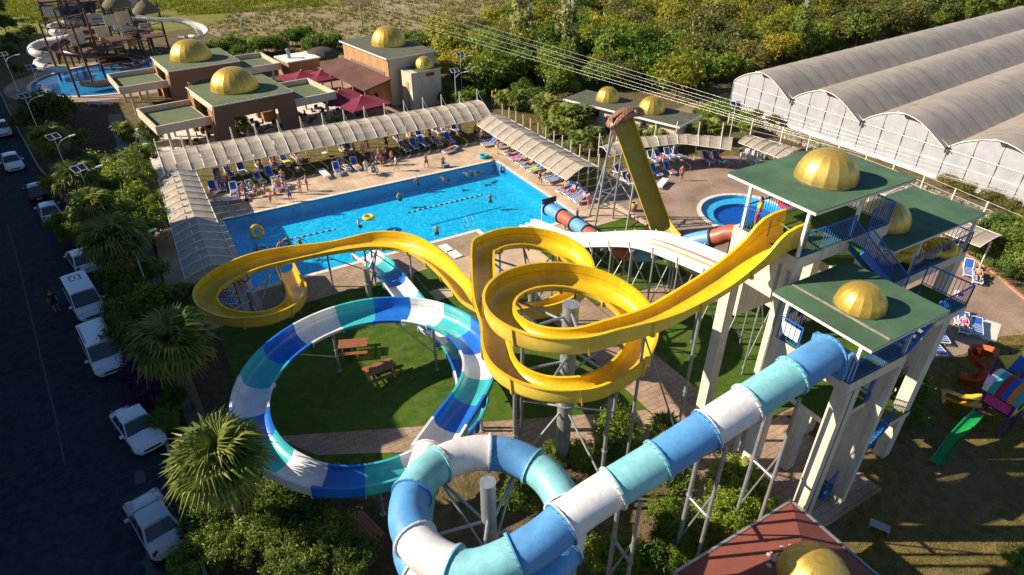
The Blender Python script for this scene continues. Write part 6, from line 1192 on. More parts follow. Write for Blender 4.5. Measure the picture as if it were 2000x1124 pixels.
# ------------------------------------------------------------------ cars
M_tyre = mat('tyre rubber', (.015, .015, .016), .85); M_rim = mat('alloy rim', (.4, .4, .42), .35, metal=.7); M_lamp = mat('clear lamp lens', (.6, .62, .65), .1, spec=.8); M_tail = mat('red tail lamp', (.3, .01, .01), .2); M_trimb = mat('black plastic trim', (.02, .02, .022), .5); M_plate = mat('number plate', (.6, .6, .58), .5)
def car(label, c, rz, L_=4.3, W_=1.75, H_=1.46, paint=(.75, .76, .78), style='hatch', rough=.22):
    t = thing('parked_car', label, 'car' if style != 'van' else 'van', (c[0], c[1], -.05), rz, 'cars parked along the kerb'); pm = mat('car paint %.2f %.2f %.2f' % paint, paint, rough, var=.03, coat=.6, spec=.5); w = W_ / 2
    hb = {'hatch': (.30, .44, .74, .93), 'sedan': (.29, .43, .70, .82), 'van': (.17, .30, .93, .985)}[style]   # windscreen foot, roof front, roof rear, rear window foot (fractions from the nose)
    x = lambda f: L_ / 2 - f * L_; belt = .62 * H_ if style != 'van' else .55 * H_
    def sec(f):
        e = min(1, f / .07, (1 - f) / .06); wd = w * (.80 + .2 * math.sin(PI / 2 * max(0, e)) ** .7); front = max(0, (hb[0] - f) / hb[0])
        top = belt - (.16 * H_ * front ** 1.4 + .02); 
        if f > hb[3]: top = belt - .06 * H_ * (f - hb[3]) / (1 - hb[3] + 1e-6)
        if f < .03 or f > .97: top -= .12
        lo = .24 + (.08 if e < .7 else 0)
        return [(x(f), s * a * wd, z) for s, a, z in ((-1, .86, lo), (-1, .98, lo + .13), (-1, 1.0, lo + .3), (-1, .97, top - .1), (-1, .9, top - .015), (-1, .45, top + .025), (1, 0, top + .035), (1, .45, top + .025), (1, .9, top - .015), (1, .97, top - .1), (1, 1.0, lo + .3), (1, .98, lo + .13), (1, .86, lo))]
    b = MB(); fs = [0, .015, .04, .08, .14, .2, .26, .32, .4, .5, .6, .7, .8, .88, .94, .97, .99, 1]; b.grid([sec(f)[::-1] for f in fs], 0, True)
    b.add(sec(0), [tuple(range(13))]); b.add(sec(1), [tuple(range(12, -1, -1))]); b.b2(x(.97), x(.03), -w * .85, w * .85, .2, .32, 1); body = b.build('body', [pm, M_trimb], t)
    # cabin: pillars and roof, with separate glass
    zb, zr = belt - .03, H_; wb, wr = w * .93, w * .74 if style != 'van' else w * .84
    A = [(x(hb[0]), wb, zb), (x(hb[3]), wb, zb), (x(hb[2]), wr, zr - .05), (x(hb[1]), wr, zr - .05)]
    m_ = lambda p: (p[0], -p[1], p[2]); b = MB()
    b.add([A[0], A[1], A[2], A[3]], [(0, 1, 2, 3)]); b.add([m_(p) for p in A], [(3, 2, 1, 0)]); b.add([A[3], m_(A[3]), m_(A[0]), A[0]], [(0, 1, 2, 3)]); b.add([A[1], m_(A[1]), m_(A[2]), A[2]], [(0, 1, 2, 3)]); b.build('cabin', pm, t)
    b = MB(); rows = []
    for i in range(7):
        f = hb[1] + (hb[2] - hb[1]) * i / 6; cz = .05 * math.sin(PI * (i + .4) / 6.8); rows.append([(x(f), s * wr, zr - .05 + cz * (1 - abs(s) ** 2) + .035 * (1 - abs(s) ** 4)) for s in (-1, -.7, -.3, 0, .3, .7, 1)])
    b.grid(rows, 0, True); roof = b.build('roof', pm, t)
    def glass(nm, q, off, ins=.1):
        q = [Vector(p) for p in q]; ctr = sum(q, Vector()) / 4; n = (q[1] - q[0]).cross(q[3] - q[0]).normalized(); q = [p.lerp(ctr, ins) + n * off for p in q]; b = MB(); b.add(q, [(0, 1, 2, 3)]); b.build(nm, M_glass, t)
    glass('windscreen', [A[3], m_(A[3]), m_(A[0]), A[0]], .012, .08); glass('rear_window', [A[1], m_(A[1]), m_(A[2]), A[2]], .012, .13 if style != 'van' else .2)
    lp = lambda a, b_, f: tuple(Vector(a).lerp(Vector(b_), f)); n_ = 2 if style != 'van' else 3
    for k in range(n_):
        f0, f1 = k / n_, (k + 1) / n_; q = [lp(A[0], A[1], f0), lp(A[0], A[1], f1), lp(A[3], A[2], f1), lp(A[3], A[2], f0)]; glass('side_window', q, .012, .13); glass('side_window', [m_(p) for p in q][::-1], .012, .13)
    wr_ = .31 if style != 'van' else .33
    for fx in (.19, .80 if style != 'van' else .78):
        for s in (-1, 1):
            b = MB(); b.cyl((0, -.1, 0), (0, .1, 0), wr_, n=18); wh = b.build('wheel', M_tyre, t, (x(fx), s * (w - .1), wr_)); b = MB(); b.cyl((0, -.108, 0), (0, .108, 0), wr_ * .62, n=12); b.build('rim', M_rim, wh)
            b = MB(); b.cyl((x(fx), s * (w - .06), wr_ + .02), (x(fx), s * (w + .004), wr_ + .02), wr_ + .07, n=18); b.build('wheel_arch', M_trimb, t)
    for s in (-1, 1):
        b = MB(); b.box((x(.05), s * w * .6, belt - .24), (.1, .34, .12), s * -.25); b.build('headlight', M_lamp, t); b = MB(); b.box((x(.975), s * w * .72, belt - .16), (.1, .24, .3), s * .3); b.build('tail_light', M_tail, t)
        b = MB(); b.box((x(hb[0] + .06), s * (w + .1), belt + .03), (.13, .2, .13)); b.build('mirror', pm, t)
    b = MB(); b.box((x(.004), 0, .5), (.05, W_ * .5, .12)); b.build('grille', M_trimb, t); b = MB(); b.box((x(-.004), 0, .38), (.02, .5, .11)); b.build('number_plate', M_plate, t); b = MB(); b.box((x(1.003), 0, .55), (.02, .5, .11)); b.build('number_plate', M_plate, t)
    b = MB(); b.bar((x(hb[0] - .01), -.55, belt + .03), (x(hb[0] + .02), .1, belt + .1), .02); b.bar((x(hb[0] - .01), .1, belt + .03), (x(hb[0] + .02), .62, belt + .1), .02); b.build('wiper', M_trimb, t)
    return t, roof, x, hb, zr
def cg(px, py, z=.8): c = g(px, py, z); return (c.x, c.y)
WH, SV = (.62, .66, .70), (.36, .39, .43)
car('white car cut by the left edge, farthest up the road', cg(2, 248), R(-82), 4.5, 1.8, 1.5, WH, 'sedan')
car('white saloon parked second from the far end', cg(22, 312), R(-80), 4.5, 1.8, 1.45, WH, 'sedan')
car('black hatchback parked between two white cars', cg(70, 370), R(98), 4.0, 1.7, 1.48, (.012, .012, .014), 'hatch')
car('white hatchback seen from behind after the black one', cg(95, 408), R(99), 4.1, 1.72, 1.5, WH, 'hatch')
car('white hatchback half under the sunlit palm', cg(158, 502), R(102), 4.2, 1.75, 1.52, WH, 'hatch')
v1 = car('white minibus with a dark emblem on its roof', cg(162, 577, 1), R(-79), 5.1, 1.92, 1.95, WH, 'van')
v2 = car('white van with black roof rails', cg(196, 676, 1), R(-80), 4.9, 1.9, 1.92, WH, 'van')
c8 = car('white hatchback with lettering across its roof, facing the camera', cg(266, 828), R(-74), 4.2, 1.75, 1.48, WH, 'sedan')
c9 = car('silver saloon seen from behind nearest the camera', cg(299, 1012), R(104), 4.3, 1.75, 1.44, SV, 'sedan')
for s in (-1, 1):
    b = MB(); b.bar((v2[2](.4), s * .72, v2[4] + .05), (v2[2](.85), s * .72, v2[4] + .05), .05, .05); b.build('roof_rail', M_trimb, v2[0])
b = MB()   # dark roof emblem: two facing hooked strokes
for s in (-1, 1):
    b.box((v1[2](.74), s * .33, v1[4] + .035), (.9, .09, .008)); b.box((v1[2](.66), s * .2, v1[4] + .037), (.09, .26, .008)); b.box((v1[2](.82), s * .16, v1[4] + .037), (.09, .2, .008))
b.box((v1[2](.74), 0, v1[4] + .042), (.5, .09, .008)); b.build('roof_emblem', M_trimb, v1[0])
b = MB(); rn3 = random.Random(2)
for i in range(12): b.box((c8[2](.47 + .018 * i), -.42 + i * .075, c8[4] + .012), (.05, .012 + .03 * rn3.random(), .006), .9)
b.build('roof_lettering', M_trimb, c8[0])
b = MB(); b.lathe([(.075, 0), (.075, .02), (.055, .02), (.055, 0)], (0, 0, 0), 16); o = b.build('maker_emblem', M_rim, c9[0], (c9[2](1.0) - .01, 0, .76)); o.rotation_euler = (0, -PI / 2, 0)
# stains on the road
for px, py, s, lab in ((273, 932, .45, 'small dark oil stain on the road'), (315, 1095, 1.1, 'big dark wet stain behind the silver saloon')):
    c = g(px, py); rs2 = random.Random(px); b = MB(); b.sheet([(c.x + s * rs2.uniform(.6, 1.1) * math.cos(a) * .8, c.y + s * rs2.uniform(.6, 1.1) * math.sin(a) * 1.4) for a in (2 * PI * i / 18 for i in range(18))], -.044); tag(b.build('road_stain', mat('dark wet stain', (.012, .012, .013), .35)), lab, 'stain')

# ------------------------------------------------------------------ solar lamps, power line
M_pv = mat('solar cells', (.012, .02, .06), .15, spec=.7); M_lpole = mat('pale lamp pole', (.6, .62, .63), .4, var=.08)
def solar(label, px, py, zt=5.4, rz=0.0, two=True):
    c = g(px, py, zt); t = thing('solar_street_lamp', label, 'street lamp', (c.x, c.y, 0), rz, 'solar street lamps'); b = MB(); b.cyl((0, 0, -.03), (0, 0, zt), .06, .04, n=10); b.box((0, 0, .1), (.35, .35, .2)); b.build('pole', M_lpole, t)
    b = MB(); b.tube([(0, 0, zt - .9), (.5, 0, zt - .45), (1.1, 0, zt - .3), (1.5, 0, zt - .28)], .035, 6); b.build('arm', M_lpole, t); b = MB(); b.box((1.7, 0, zt - .27), (.6, .22, .09)); b.build('lamp_head', M_lpole, t)
    for k in (-1, 1):
        b = MB(); cx_ = k * .29; a = R(28); cc, ss = math.cos(a), math.sin(a); q = [(cx_ - .28, -.38 * cc, zt + .15 - .38 * ss), (cx_ + .28, -.38 * cc, zt + .15 - .38 * ss), (cx_ + .28, .38 * cc, zt + .15 + .38 * ss), (cx_ - .28, .38 * cc, zt + .15 + .38 * ss)]
        b.add(q, [(0, 1, 2, 3)], 0); b.add([(x, y + .02, z - .04) for x, y, z in q], [(3, 2, 1, 0)], 1); b.bar(q[0], q[1], .04, .04, 1); b.bar(q[2], q[3], .04, .04, 1); b.bar(q[1], q[2], .04, .04, 1); b.bar(q[3], q[0], .04, .04, 1); b.build('solar_panel', [M_pv, M_lpole], t)
for px, py, rz, lab in ((6, 108, 20, 'solar lamp at the left edge near the splash pool'), (62, 133, 20, 'solar lamp just left of the splash pool'), (48, 190, 30, 'solar lamp below the splash pool by the walkway'), (105, 270, 30, 'solar lamp among the dark palms by the road'), (155, 332, 30, 'solar lamp left of the round bright tree'), (251, 461, 25, 'solar lamp beside the left canopy'), (467, 33, 60, 'solar lamp behind the far pavilion in the bare field'), (899, 108, 0, 'farther of the two solar lamps right of the restaurant'), (888, 140, 0, 'nearer of the two solar lamps right of the restaurant'), (1437, 206, -30, 'solar lamp before the greenhouse corner')):
    solar(lab, px, py, 5.2, R(rz))
pb_ = g(708, 52); PP = thing('power_pole', 'grey concrete power pole in the bare field', 'power pole', (pb_.x, pb_.y, 0)); b = MB(); b.cyl((0, 0, -.1), (0, 0, 11), .17, .11, n=10); b.build('pole', M_steel, PP); b = MB(); b.bar((-.75, .6, 9.9), (.75, -.6, 9.9), .12, .14); b.build('crossarm', M_steel, PP)
M_wire = mat('bright aluminium wire', (.6, .58, .52), .35, metal=.5)
for i, (y0, y1, lab) in enumerate(((37, 203, 'topmost overhead wire crossing the wood'), (46, 211, 'second overhead wire from the top crossing the wood'), (49, 218, 'third overhead wire from the top crossing the wood'), (57, 226, 'fourth overhead wire from the top crossing the wood'), (69, 231, 'second lowest overhead wire crossing the wood'), (76, 236, 'lowest overhead wire crossing the wood'))):
    a, b_ = g(900, y0, 9.5), g(1449, y1, 9.5); d = b_ - a; a2 = V(pb_.x, pb_.y, 9.9 - .12 * i) + V(.12 * (i - 2.5) * 2, -.1 * (i - 2.5) * 2, 0); e_ = b_ + d * .9; mid = [a2] + [a2.lerp(b_, f) - V(0, 0, .0) for f in (.3, .6)] + [b_ + d * f for f in (0, .4, .9)]
    pts = [a - d * .6, a, a.lerp(b_, .33), a.lerp(b_, .66), b_, b_ + d * .5 + V(0, 0, .2), e_ + V(0, 0, .5)]; b = MB(); b.tube(pts, .012, 5); tag(b.build('overhead_wire', M_wire), lab, 'wire', 'overhead wires')

# ------------------------------------------------------------------ picnic tables, benches
M_slat = mat('red brown slats', (.30, .11, .045), .55, var=.25, scale=5)
def picnic(label, px, py, rz, L_=1.9):
    c = g(px, py); t = thing('picnic_table', label, 'picnic table', (c.x, c.y, 0), rz, 'picnic tables on the turf')
    for i in range(6): b = MB(); b.box((0, -.4 + i * .16, .75), (L_, .13, .04)); b.build('slat', M_slat, t)
    for s in (-1, 1):
        for i in range(2): b = MB(); b.box((0, s * .72 + (i - .5) * .16, .45), (L_, .13, .04)); b.build('bench_slat', M_slat, t)
        b = MB(); x = s * (L_ / 2 - .25); b.bar((x, -.62, 0), (x, -.2, .73), .05); b.bar((x, .62, 0), (x, .2, .73), .05); b.bar((x, -.85, .41), (x, .85, .41), .05); b.bar((x, -.45, .71), (x, .45, .71), .05); b.build('leg_frame', M_steel, t)
picnic('farther red brown picnic table on the turf inside the ring slide', 692, 688, R(-22)); picnic('nearer red brown picnic table on the turf inside the ring slide', 745, 735, R(2)); picnic('shaded picnic table below the ring slide near the tube', 703, 1052, R(-75))
c = g(1715, 1035); BN = thing('bench', 'grey slatted bench at the foot of the tower', 'bench', (c.x, c.y, 0), R(-62))
for i in range(4): b = MB(); b.box((0, -.18 + i * .12, .3), (.9, .1, .03)); b.build('slat', M_steel, BN)
for s in (-.42, .42): b = MB(); b.box((s, 0, .14), (.06, .42, .28)); b.build('leg', M_steel, BN)
c = g(1880, 475); BN2 = thing('bench', 'brown slatted bench at the right edge behind the tower', 'bench', (c.x, c.y, 0), R(-50))
for i in range(5): b = MB(); b.box((0, -.24 + i * .12, .44), (1.8, .1, .03)); b.build('slat', M_slat, BN2)
for s in (-.7, .7): b = MB(); b.box((s, 0, .21), (.06, .5, .42)); b.build('leg', M_steel, BN2)
# ------------------------------------------------------------------ terrace furniture
M_rat = mat('dark rattan', (.05, .04, .032), .7, var=.3, scale=20); M_ttop = mat('bronze table top', (.2, .15, .1), .4, var=.15)
b = MB(); b.box((0, 0, .74), (.9, .9, .05)); tm1 = b.mesh('table_top', M_ttop); b = MB(); b.cyl((0, 0, .04), (0, 0, .72), .04); b.box((0, 0, .02), (.55, .55, .04)); tm2 = b.mesh('pedestal', M_dark)
b = MB(); b.box((0, 0, .44), (.48, .48, .06)); ch1 = b.mesh('seat', M_rat); b = MB(); b.box((0, .24, .7), (.5, .05, .5)); ch2 = b.mesh('backrest', M_rat); b = MB(); b.bar((0, 0, 0), (0, 0, .42), .035); ch3 = b.mesh('leg', M_rim)
def table(label, px, py, rz, where, n=4):
    c = g(px, py); t = thing('terrace_table', label, 'table', (c.x, c.y, 0), rz, 'terrace tables'); link('table_top', tm1, t); link('pedestal', tm2, t)
    for k in range(n):
        a = rz + PI / 2 * k; r = .78; q = thing('terrace_chair', 'dark rattan chair at the table ' + where, 'chair', (c.x + r * math.sin(a), c.y + r * -math.cos(a), 0), a + PI, 'chairs at the table ' + where); link('seat', ch1, q); link('backrest', ch2, q)
        for x in (-.2, .2):
            for y in (-.2, .2): link('leg', ch3, q, (x, y, 0))
for px, py, wh in ((404, 270, 'by the left inner pier of the near pavilion'), (500, 250, 'deep inside the near pavilion'), (543, 253, 'by the right pier of the near pavilion'), (470, 273, 'in the front opening of the near pavilion'), (391, 290, 'under the left wing roof'), (374, 292, 'at the left end of the terrace'), (508, 262, 'in the middle of the near pavilion opening'), (582, 232, 'right of the near pavilion pier'), (604, 240, 'under the right wing roof'), (625, 222, 'behind the right wing column'), (668, 228, 'in front of the burgundy parasols'), (700, 226, 'below the nearest burgundy parasol')):
    table('square bronze topped table ' + wh, px, py, R(9), wh, 4)
c = g(525, 235); CB = thing('service_counter', 'orange wooden counter inside the near pavilion', 'counter', (c.x, c.y, 0), R(9)); b = MB(); b.b2(-.7, .7, -.4, .4, 0, 1.1); b.build('cabinet', M_orange, CB); b = MB(); b.b2(-.8, .8, -.5, .5, 1.1, 1.16); b.build('worktop', M_wood, CB)

# ------------------------------------------------------------------ pool things
M_rope1, M_rope2 = mat('white float', (.75, .75, .75), .4), mat('dark float', (.02, .02, .05), .4)
def lane(label, a, b_):
    a, b_ = g(*a, -.1), g(*b_, -.1); t = thing('lane_rope', label, 'lane rope', a, 0, 'lane ropes'); n = int((b_ - a).length / .14); w_ = MB(); d = MB()
    for i in range(n):
        p = (b_ - a) * (i / n); q = (b_ - a) * ((i + .8) / n); (w_ if (i // 2) % 2 else d).cyl(p, q, .07, n=7)
    w_.build('white_floats', M_rope1, t)['kind'] = 'stuff'; d.build('dark_floats', M_rope2, t)['kind'] = 'stuff'
lane('long lane rope of black and white floats right in the pool', (797, 416), (942, 381)); lane('short lane rope of black and white floats left in the pool', (554, 471), (656, 448)); lane('stub of lane rope in the shaded pool corner', (511, 485), (529, 481))
def torus(R_, r, n=28, k=12, m=0, b=None):
    b = b or MB(); b.grid([[((R_ + r * math.cos(2 * PI * j / k)) * math.cos(2 * PI * i / n), (R_ + r * math.cos(2 * PI * j / k)) * math.sin(2 * PI * i / n), r * math.sin(2 * PI * j / k)) for j in range(k)] for i in range(n + 1)], m, True, True); return b
M_yring = mat('yellow vinyl', (.75, .5, .02), .35, var=.08, coat=.3)
ring1 = torus(.42, .17).mesh('float_ring', M_yring)
def ring(label, c, z, rot=(0, 0, 0), s=1.0, col=None, grp='yellow float rings'):
    o = link('float_ring', ring1, None, (c[0], c[1], z), rot, col); o.scale = (s, s, s)
    t = tag(o, label, 'float ring', grp); 
    h = MB(); h.bar((.4, -.06, .17), (.4, .06, .17), .03, .06); h.bar((-.4, -.06, .17), (-.4, .06, .17), .03, .06); h.build('handle', M_trimb, o)
c = g(720, 425, -.05); ring('yellow float ring lying on the water beside a swimmer', c, -.04); c = g(501, 452, .3); ring('yellow and black float ring standing up in the shaded pool corner', c, .25, (R(70), 0, R(20)), 1.15)
rn4 = random.Random(8); RL = [(1735, 497), (1752, 490), (1770, 486), (1788, 482), (1760, 500), (1778, 494), (1796, 488), (1745, 505), (1812, 484), (1850, 490), (1832, 488), (1842, 484)]
RNM = ['at the left end of the raft pile under the tower roof', 'second from the left in the raft pile', 'third from the left in the raft pile', 'fourth from the left in the raft pile', 'lying low in front of the raft pile', 'leaning in the middle of the raft pile', 'leaning at the right of the raft pile', 'lowest at the left of the raft pile', 'topmost in the raft pile', 'at the far right of the tower platform', 'beside the far right raft', 'stacked over the far right raft']
for i, (px, py) in enumerate(RL):
    z = 10.2 + (i % 3) * .25; c = g(px, py, z); ring('yellow raft ring ' + RNM[i], c, z, (rn4.uniform(-.6, .6), rn4.uniform(-.5, .5), rn4.uniform(0, 6)), 1.15, None, 'yellow raft rings on the tower')
M_teal = CLO['teal']; c = g(945, 308); o = link('float_ring', ring1, None, (c.x, c.y, .16), None, M_teal); tag(o, 'teal swim ring on the far deck corner', 'float ring')
c = g(1545, 405); o = link('float_ring', ring1, None, (c.x, c.y, .2), None, CLO['red']); o.scale = (2.2, 2.2, 1.3); tag(o, 'red and blue paddling float beside the children pool', 'float ring')
c = g(478, 543, 1.3); o = link('life_ring', torus(.3, .06).mesh('life_ring', CLO['red']), None, (c.x, c.y, 1.3), (R(80), 0, R(20))); tag(o, 'red life ring on a post by the pool', 'life ring')
for s_, lab in ((-1, 'cool box'),):
    c = z6(1608, 262); o = MB(); o.box((0, 0, .18), (.55, .4, .34)); CBx = thing('cool_box', 'blue and white cool box at the pool edge', 'cool box', (c.x, c.y, 0)); o.build('body', CLO['blue'], CBx); o = MB(); o.box((0, 0, .38), (.58, .43, .06)); o.build('lid', M_lw, CBx)
LD = thing('pool_ladder', 'steel pool ladder at the deck corner', 'ladder', (*g(915, 442)[:2], 0), R(0)); 
for s in (-.3, .3): b = MB(); b.tube([(s, -.5, 0), (s, -.45, .8), (s, -.1, 1.0), (s, .3, .8), (s, .35, -.9)], .03, 6); b.build('rail', MT['polished steel'], LD)
for z in (-.3, -.6): b = MB(); b.bar((-.3, .35, z), (.3, .35, z), .08, .04); b.build('rung', MT['polished steel'], LD)
for px, py, lab in ((872, 486, 'larger pale board lying on the deck by the slides'), (888, 497, 'smaller pale board lying on the deck by the slides')):
    c = g(px, py); b = MB(); b.box((0, 0, .05), (.8, 1.4, .06)); tag(b.build('board', M_trim, None, (c.x, c.y, -.01), (0, 0, R(5))), lab, 'board')
for x, y, lab in ((800, 190, 'small white plastic table under the long canopy'), (620, 292, 'small white plastic table between the lounger rows')):
    c = z6(x, y); t = thing('plastic_table', lab, 'table', (c.x, c.y, 0)); b = MB(); b.cyl((0, 0, .42), (0, 0, .46), .32, n=14); b.build('table_top', M_lw, t)
    for a in range(4): b = MB(); b.bar((.2 * math.cos(a * PI / 2), .2 * math.sin(a * PI / 2), 0), (.15 * math.cos(a * PI / 2), .15 * math.sin(a * PI / 2), .42), .04); b.build('leg', M_lw, t)
c = z7(1150, 722); BI = thing('litter_bin', 'brown litter bin on the paver deck beside the cobra wall', 'bin', (c.x, c.y, 0)); b = MB(); b.lathe([(.001, 0), (.26, 0), (.32, .8), (.28, .8), (.27, .2)], (0, 0, 0), 14); b.build('body', M_wood, BI); b = MB(); b.lathe([(.27, .78), (.34, .78), (.34, .84), (.27, .84)], (0, 0, 0), 14); b.build('rim', CLO['lime'], BI)
for i, (px, py) in enumerate(((1448, 312), (1462, 318), (1475, 322), (1488, 316), (1472, 310), (1458, 306))):
    c = g(px, py); t = thing('chair_stack', ('leftmost white chair stack by the short canopy', 'front left white chair stack by the short canopy', 'front middle white chair stack by the short canopy', 'rightmost white chair stack by the short canopy', 'rear middle white chair stack by the short canopy', 'rear left white chair stack by the short canopy')[i], 'chair stack', (c.x, c.y, 0), i * .7, 'white chair stacks')
    for k in range(5): b = MB(); b.box((0, 0, .44 + k * .1), (.5, .48, .05)); b.box((0, .25, .66 + k * .1), (.48, .06, .4)); b.build('chair', M_lw, t)
    for x in (-.2, .2):
        for y in (-.2, .2): b = MB(); b.bar((x, y, 0), (x * .9, y * .9, .44), .05); b.build('leg', M_lw, t)
c = g(1868, 575); b = MB(); b.box((0, 0, .1), (.5, .3, .2)); b.box((.05, 0, .22), (.3, .25, .06)); tag(b.build('towel_bag', M_lw, None, (c.x, c.y, 0), (0, 0, .4)), 'small white bag alone on the deck right of the tower', 'bag')
# exercise machines
for i, (px, py, lab) in enumerate(((997, 200, 'left blue exercise machine at the edge of the lawn'), (1015, 205, 'tall middle blue exercise machine'), (1032, 212, 'right blue exercise machine nearest the palm'), (965, 195, 'small yellow exercise machine by the wood'))):
    c = g(px, py); t = thing('exercise_machine', lab, 'exercise machine', (c.x, c.y, 0), R(30)); cm_ = CLO['yellow'] if i == 3 else M_blue
    for x in (-.5, .5): b = MB(); b.bar((x, 0, 0), (x, 0, 1.9 if i == 1 else 1.4), .12); b.build('post', cm_, t)
    b = MB(); b.bar((-.5, 0, 1.2), (.5, 0, 1.2), .07); b.bar((-.2, -.5, .5), (-.2, .5, .6), .06); b.build('beam', cm_, t); b = MB(); b.box((.1, .35, .5), (.35, .3, .06)); b.build('seat', CLO['yellow'], t)
# ------------------------------------------------------------------ playground
PG = thing('play_structure', 'colourful play structure with slides, arched roof and purple posts', 'playground', (36.5, 8.8, 0)); PGO = V(36.5, 8.8, 0)
M_pur, M_grs, M_ys, M_or = mat('purple posts', (.10, .03, .25), .45), plast('green slide', (.01, .24, .05)), plast('yellow slide', (.72, .42, .02)), plast('orange slide', (.55, .10, .015))
def pgp(px, py, z): return g(px, py, z) - PGO
def pslide(nm, pts, wd, m, hw=.22):
    P_, _ = catmull([tuple(p) for p in pts], .2); fr = frames(P_); b = MB(); rows = [[p + s * a + n * h for a, h in ((-wd - .04, hw), (-wd, hw), (-wd * .9, .04), (0, 0), (wd * .9, .04), (wd, hw), (wd + .04, hw))] for p, t, s, n in fr]; b.grid(rows); b.grid([[v_ - V(0, 0, .05) for v_ in r][::-1] for r in rows]); return b.build(nm, m, PG)
pslide('green_slide', [pgp(1912, 808, 1.7), pgp(1890, 830, 1.45), pgp(1858, 865, .75), pgp(1838, 893, .22), pgp(1828, 906, .12)], .27, M_grs)
for k in (-1, 1): o = pslide('yellow_slide', [pgp(1918, 786 + 7 * k, 1.5), pgp(1895, 785 + 7 * k, 1.25), pgp(1872, 781 + 7 * k, .85), pgp(1855, 777 + 7 * k, .4), pgp(1840, 776 + 7 * k, .25)], .3, M_ys, .1)
pslide('orange_slide', [pgp(1945, 698, 2.0), pgp(1920, 690, 1.8), pgp(1902, 690, 1.5), pgp(1905, 708, 1.25), pgp(1920, 722, 1.0), pgp(1915, 742, .6), pgp(1895, 748, .25), pgp(1872, 742, .15)], .34, M_or, .42)
pc = pgp(1935, 830, 0); px_ = [(pc.x + a, pc.y + b_) for a, b_ in ((-.75, -.75), (.75, -.75), (.75, .75), (-.75, .75))]
P2c = (pc.x + 2.6, pc.y + 1.0); px2 = [(P2c[0] + a, P2c[1] + b_) for a, b_ in ((-.7, -.7), (.7, -.7), (.7, .7), (-.7, .7))]
for x, y in px_ + px2: b = MB(); b.cyl((x, y, -.03), (x, y, 3.0), .065, n=10); b.build('post', M_pur, PG)
for (cx_, cy_), z in (((pc.x, pc.y), 1.6), (P2c, 1.3)):
    b = MB(); b.box((cx_, cy_, z), (1.5, 1.5, .08)); b.build('deck', M_trimb, PG)
for i, colr in enumerate(('teal', 'orange', 'blue', 'red', 'teal', 'white')):
    b = MB(); rows = []; y0 = pc.y - .95 + i * .32
    for a in range(9): t = PI * a / 8; rows.append([(pc.x + 1.0 * math.cos(t), y0, 2.55 + .95 * math.sin(t)), (pc.x + 1.0 * math.cos(t), y0 + .31, 2.55 + .95 * math.sin(t))])
    b.grid(rows); b.grid([[Vector(v_) * 1 - V(0, 0, .03) for v_ in r][::-1] for r in rows]); b.build('roof_band', CLO[colr], PG)
b = MB(); b.box((pc.x, pc.y - .78, 2.05), (1.35, .05, .85)); pn = b.build('panel', CLO['yellow'], PG); b = MB(); b.cyl((pc.x, pc.y - .815, 2.1), (pc.x, pc.y - .805, 2.1), .3, n=14); b.build('porthole', M_trimb, pn)
b = MB(); b.box((pc.x + .78, pc.y, 2.0), (.05, 1.3, .75)); b.build('panel', CLO['purple'], PG); b = MB(); b.box((pc.x - .78, pc.y, 2.0), (.05, 1.3, .6)); b.build('panel', CLO['pink'], PG)
for k in range(5): b = MB(); b.box((pc.x + 1.05 + k * .22, pc.y + .3 - k * .05, 1.35 - k * .27), (.24, .9, .06)); b.build('step', CLO['yellow'], PG)
for s in (-.5, .5):
    b = MB(); b.bar((pc.x + .85, pc.y + .3 + s, 2.2), (pc.x + 2.1, pc.y + s, .9), .06, .06); b.bar((pc.x + .85, pc.y + .3 + s, 1.6), (pc.x + 2.1, pc.y + s, .35), .06, .06)
    for k in range(6): f = k / 5; b.bar((pc.x + .85 + 1.25 * f, pc.y + .3 + s - .3 * f, 1.6 - 1.25 * f), (pc.x + .85 + 1.25 * f, pc.y + .3 + s - .3 * f, 2.2 - 1.3 * f), .05)
    b.build('stair_rail', CLO['yellow'], PG)
b = MB(); rows = [[(P2c[0] + .5 * math.cos(a), P2c[1] - 2.2 + y, 1.7 + .5 * math.sin(a)) for a in (2 * PI * k / 14 for k in range(14))] for y in (0, .7, 1.5)]; b.grid(rows, 0, True, True); b.build('crawl_tube', CLO['purple'], PG)
for i in range(4):
    b = MB(); q = [(P2c[0] + .95 * a, P2c[1] + .95 * c_, 2.75) for a, c_ in ((1, 0), (0, 1), (-1, 0), (0, -1))]; p0, p1 = q[i], q[(i + 1) % 4]; b.add([p0, p1, (P2c[0], P2c[1], 3.5)], [(0, 1, 2)]); b.add([(p0[0], p0[1], p0[2] - .04), (p1[0], p1[1], p1[2] - .04), (P2c[0], P2c[1], 3.46)], [(2, 1, 0)]); b.build('roof_panel', [CLO['blue'], CLO['yellow']][i % 2], PG)
b = MB()
for k in range(5): b.tube([(P2c[0] - .6 + k * .3, P2c[1] - .9 - .9, .05), (P2c[0] - .6 + k * .3, P2c[1] - .85, 1.3)], .03, 5)
for k in range(5): b.tube([(P2c[0] - .6, P2c[1] - .9 - .75 + k * .16, .2 + k * .23), (P2c[0] + .6, P2c[1] - .9 - .75 + k * .16, .2 + k * .23)], .03, 5)
b.build('climbing_net', CLO['grey'], PG)
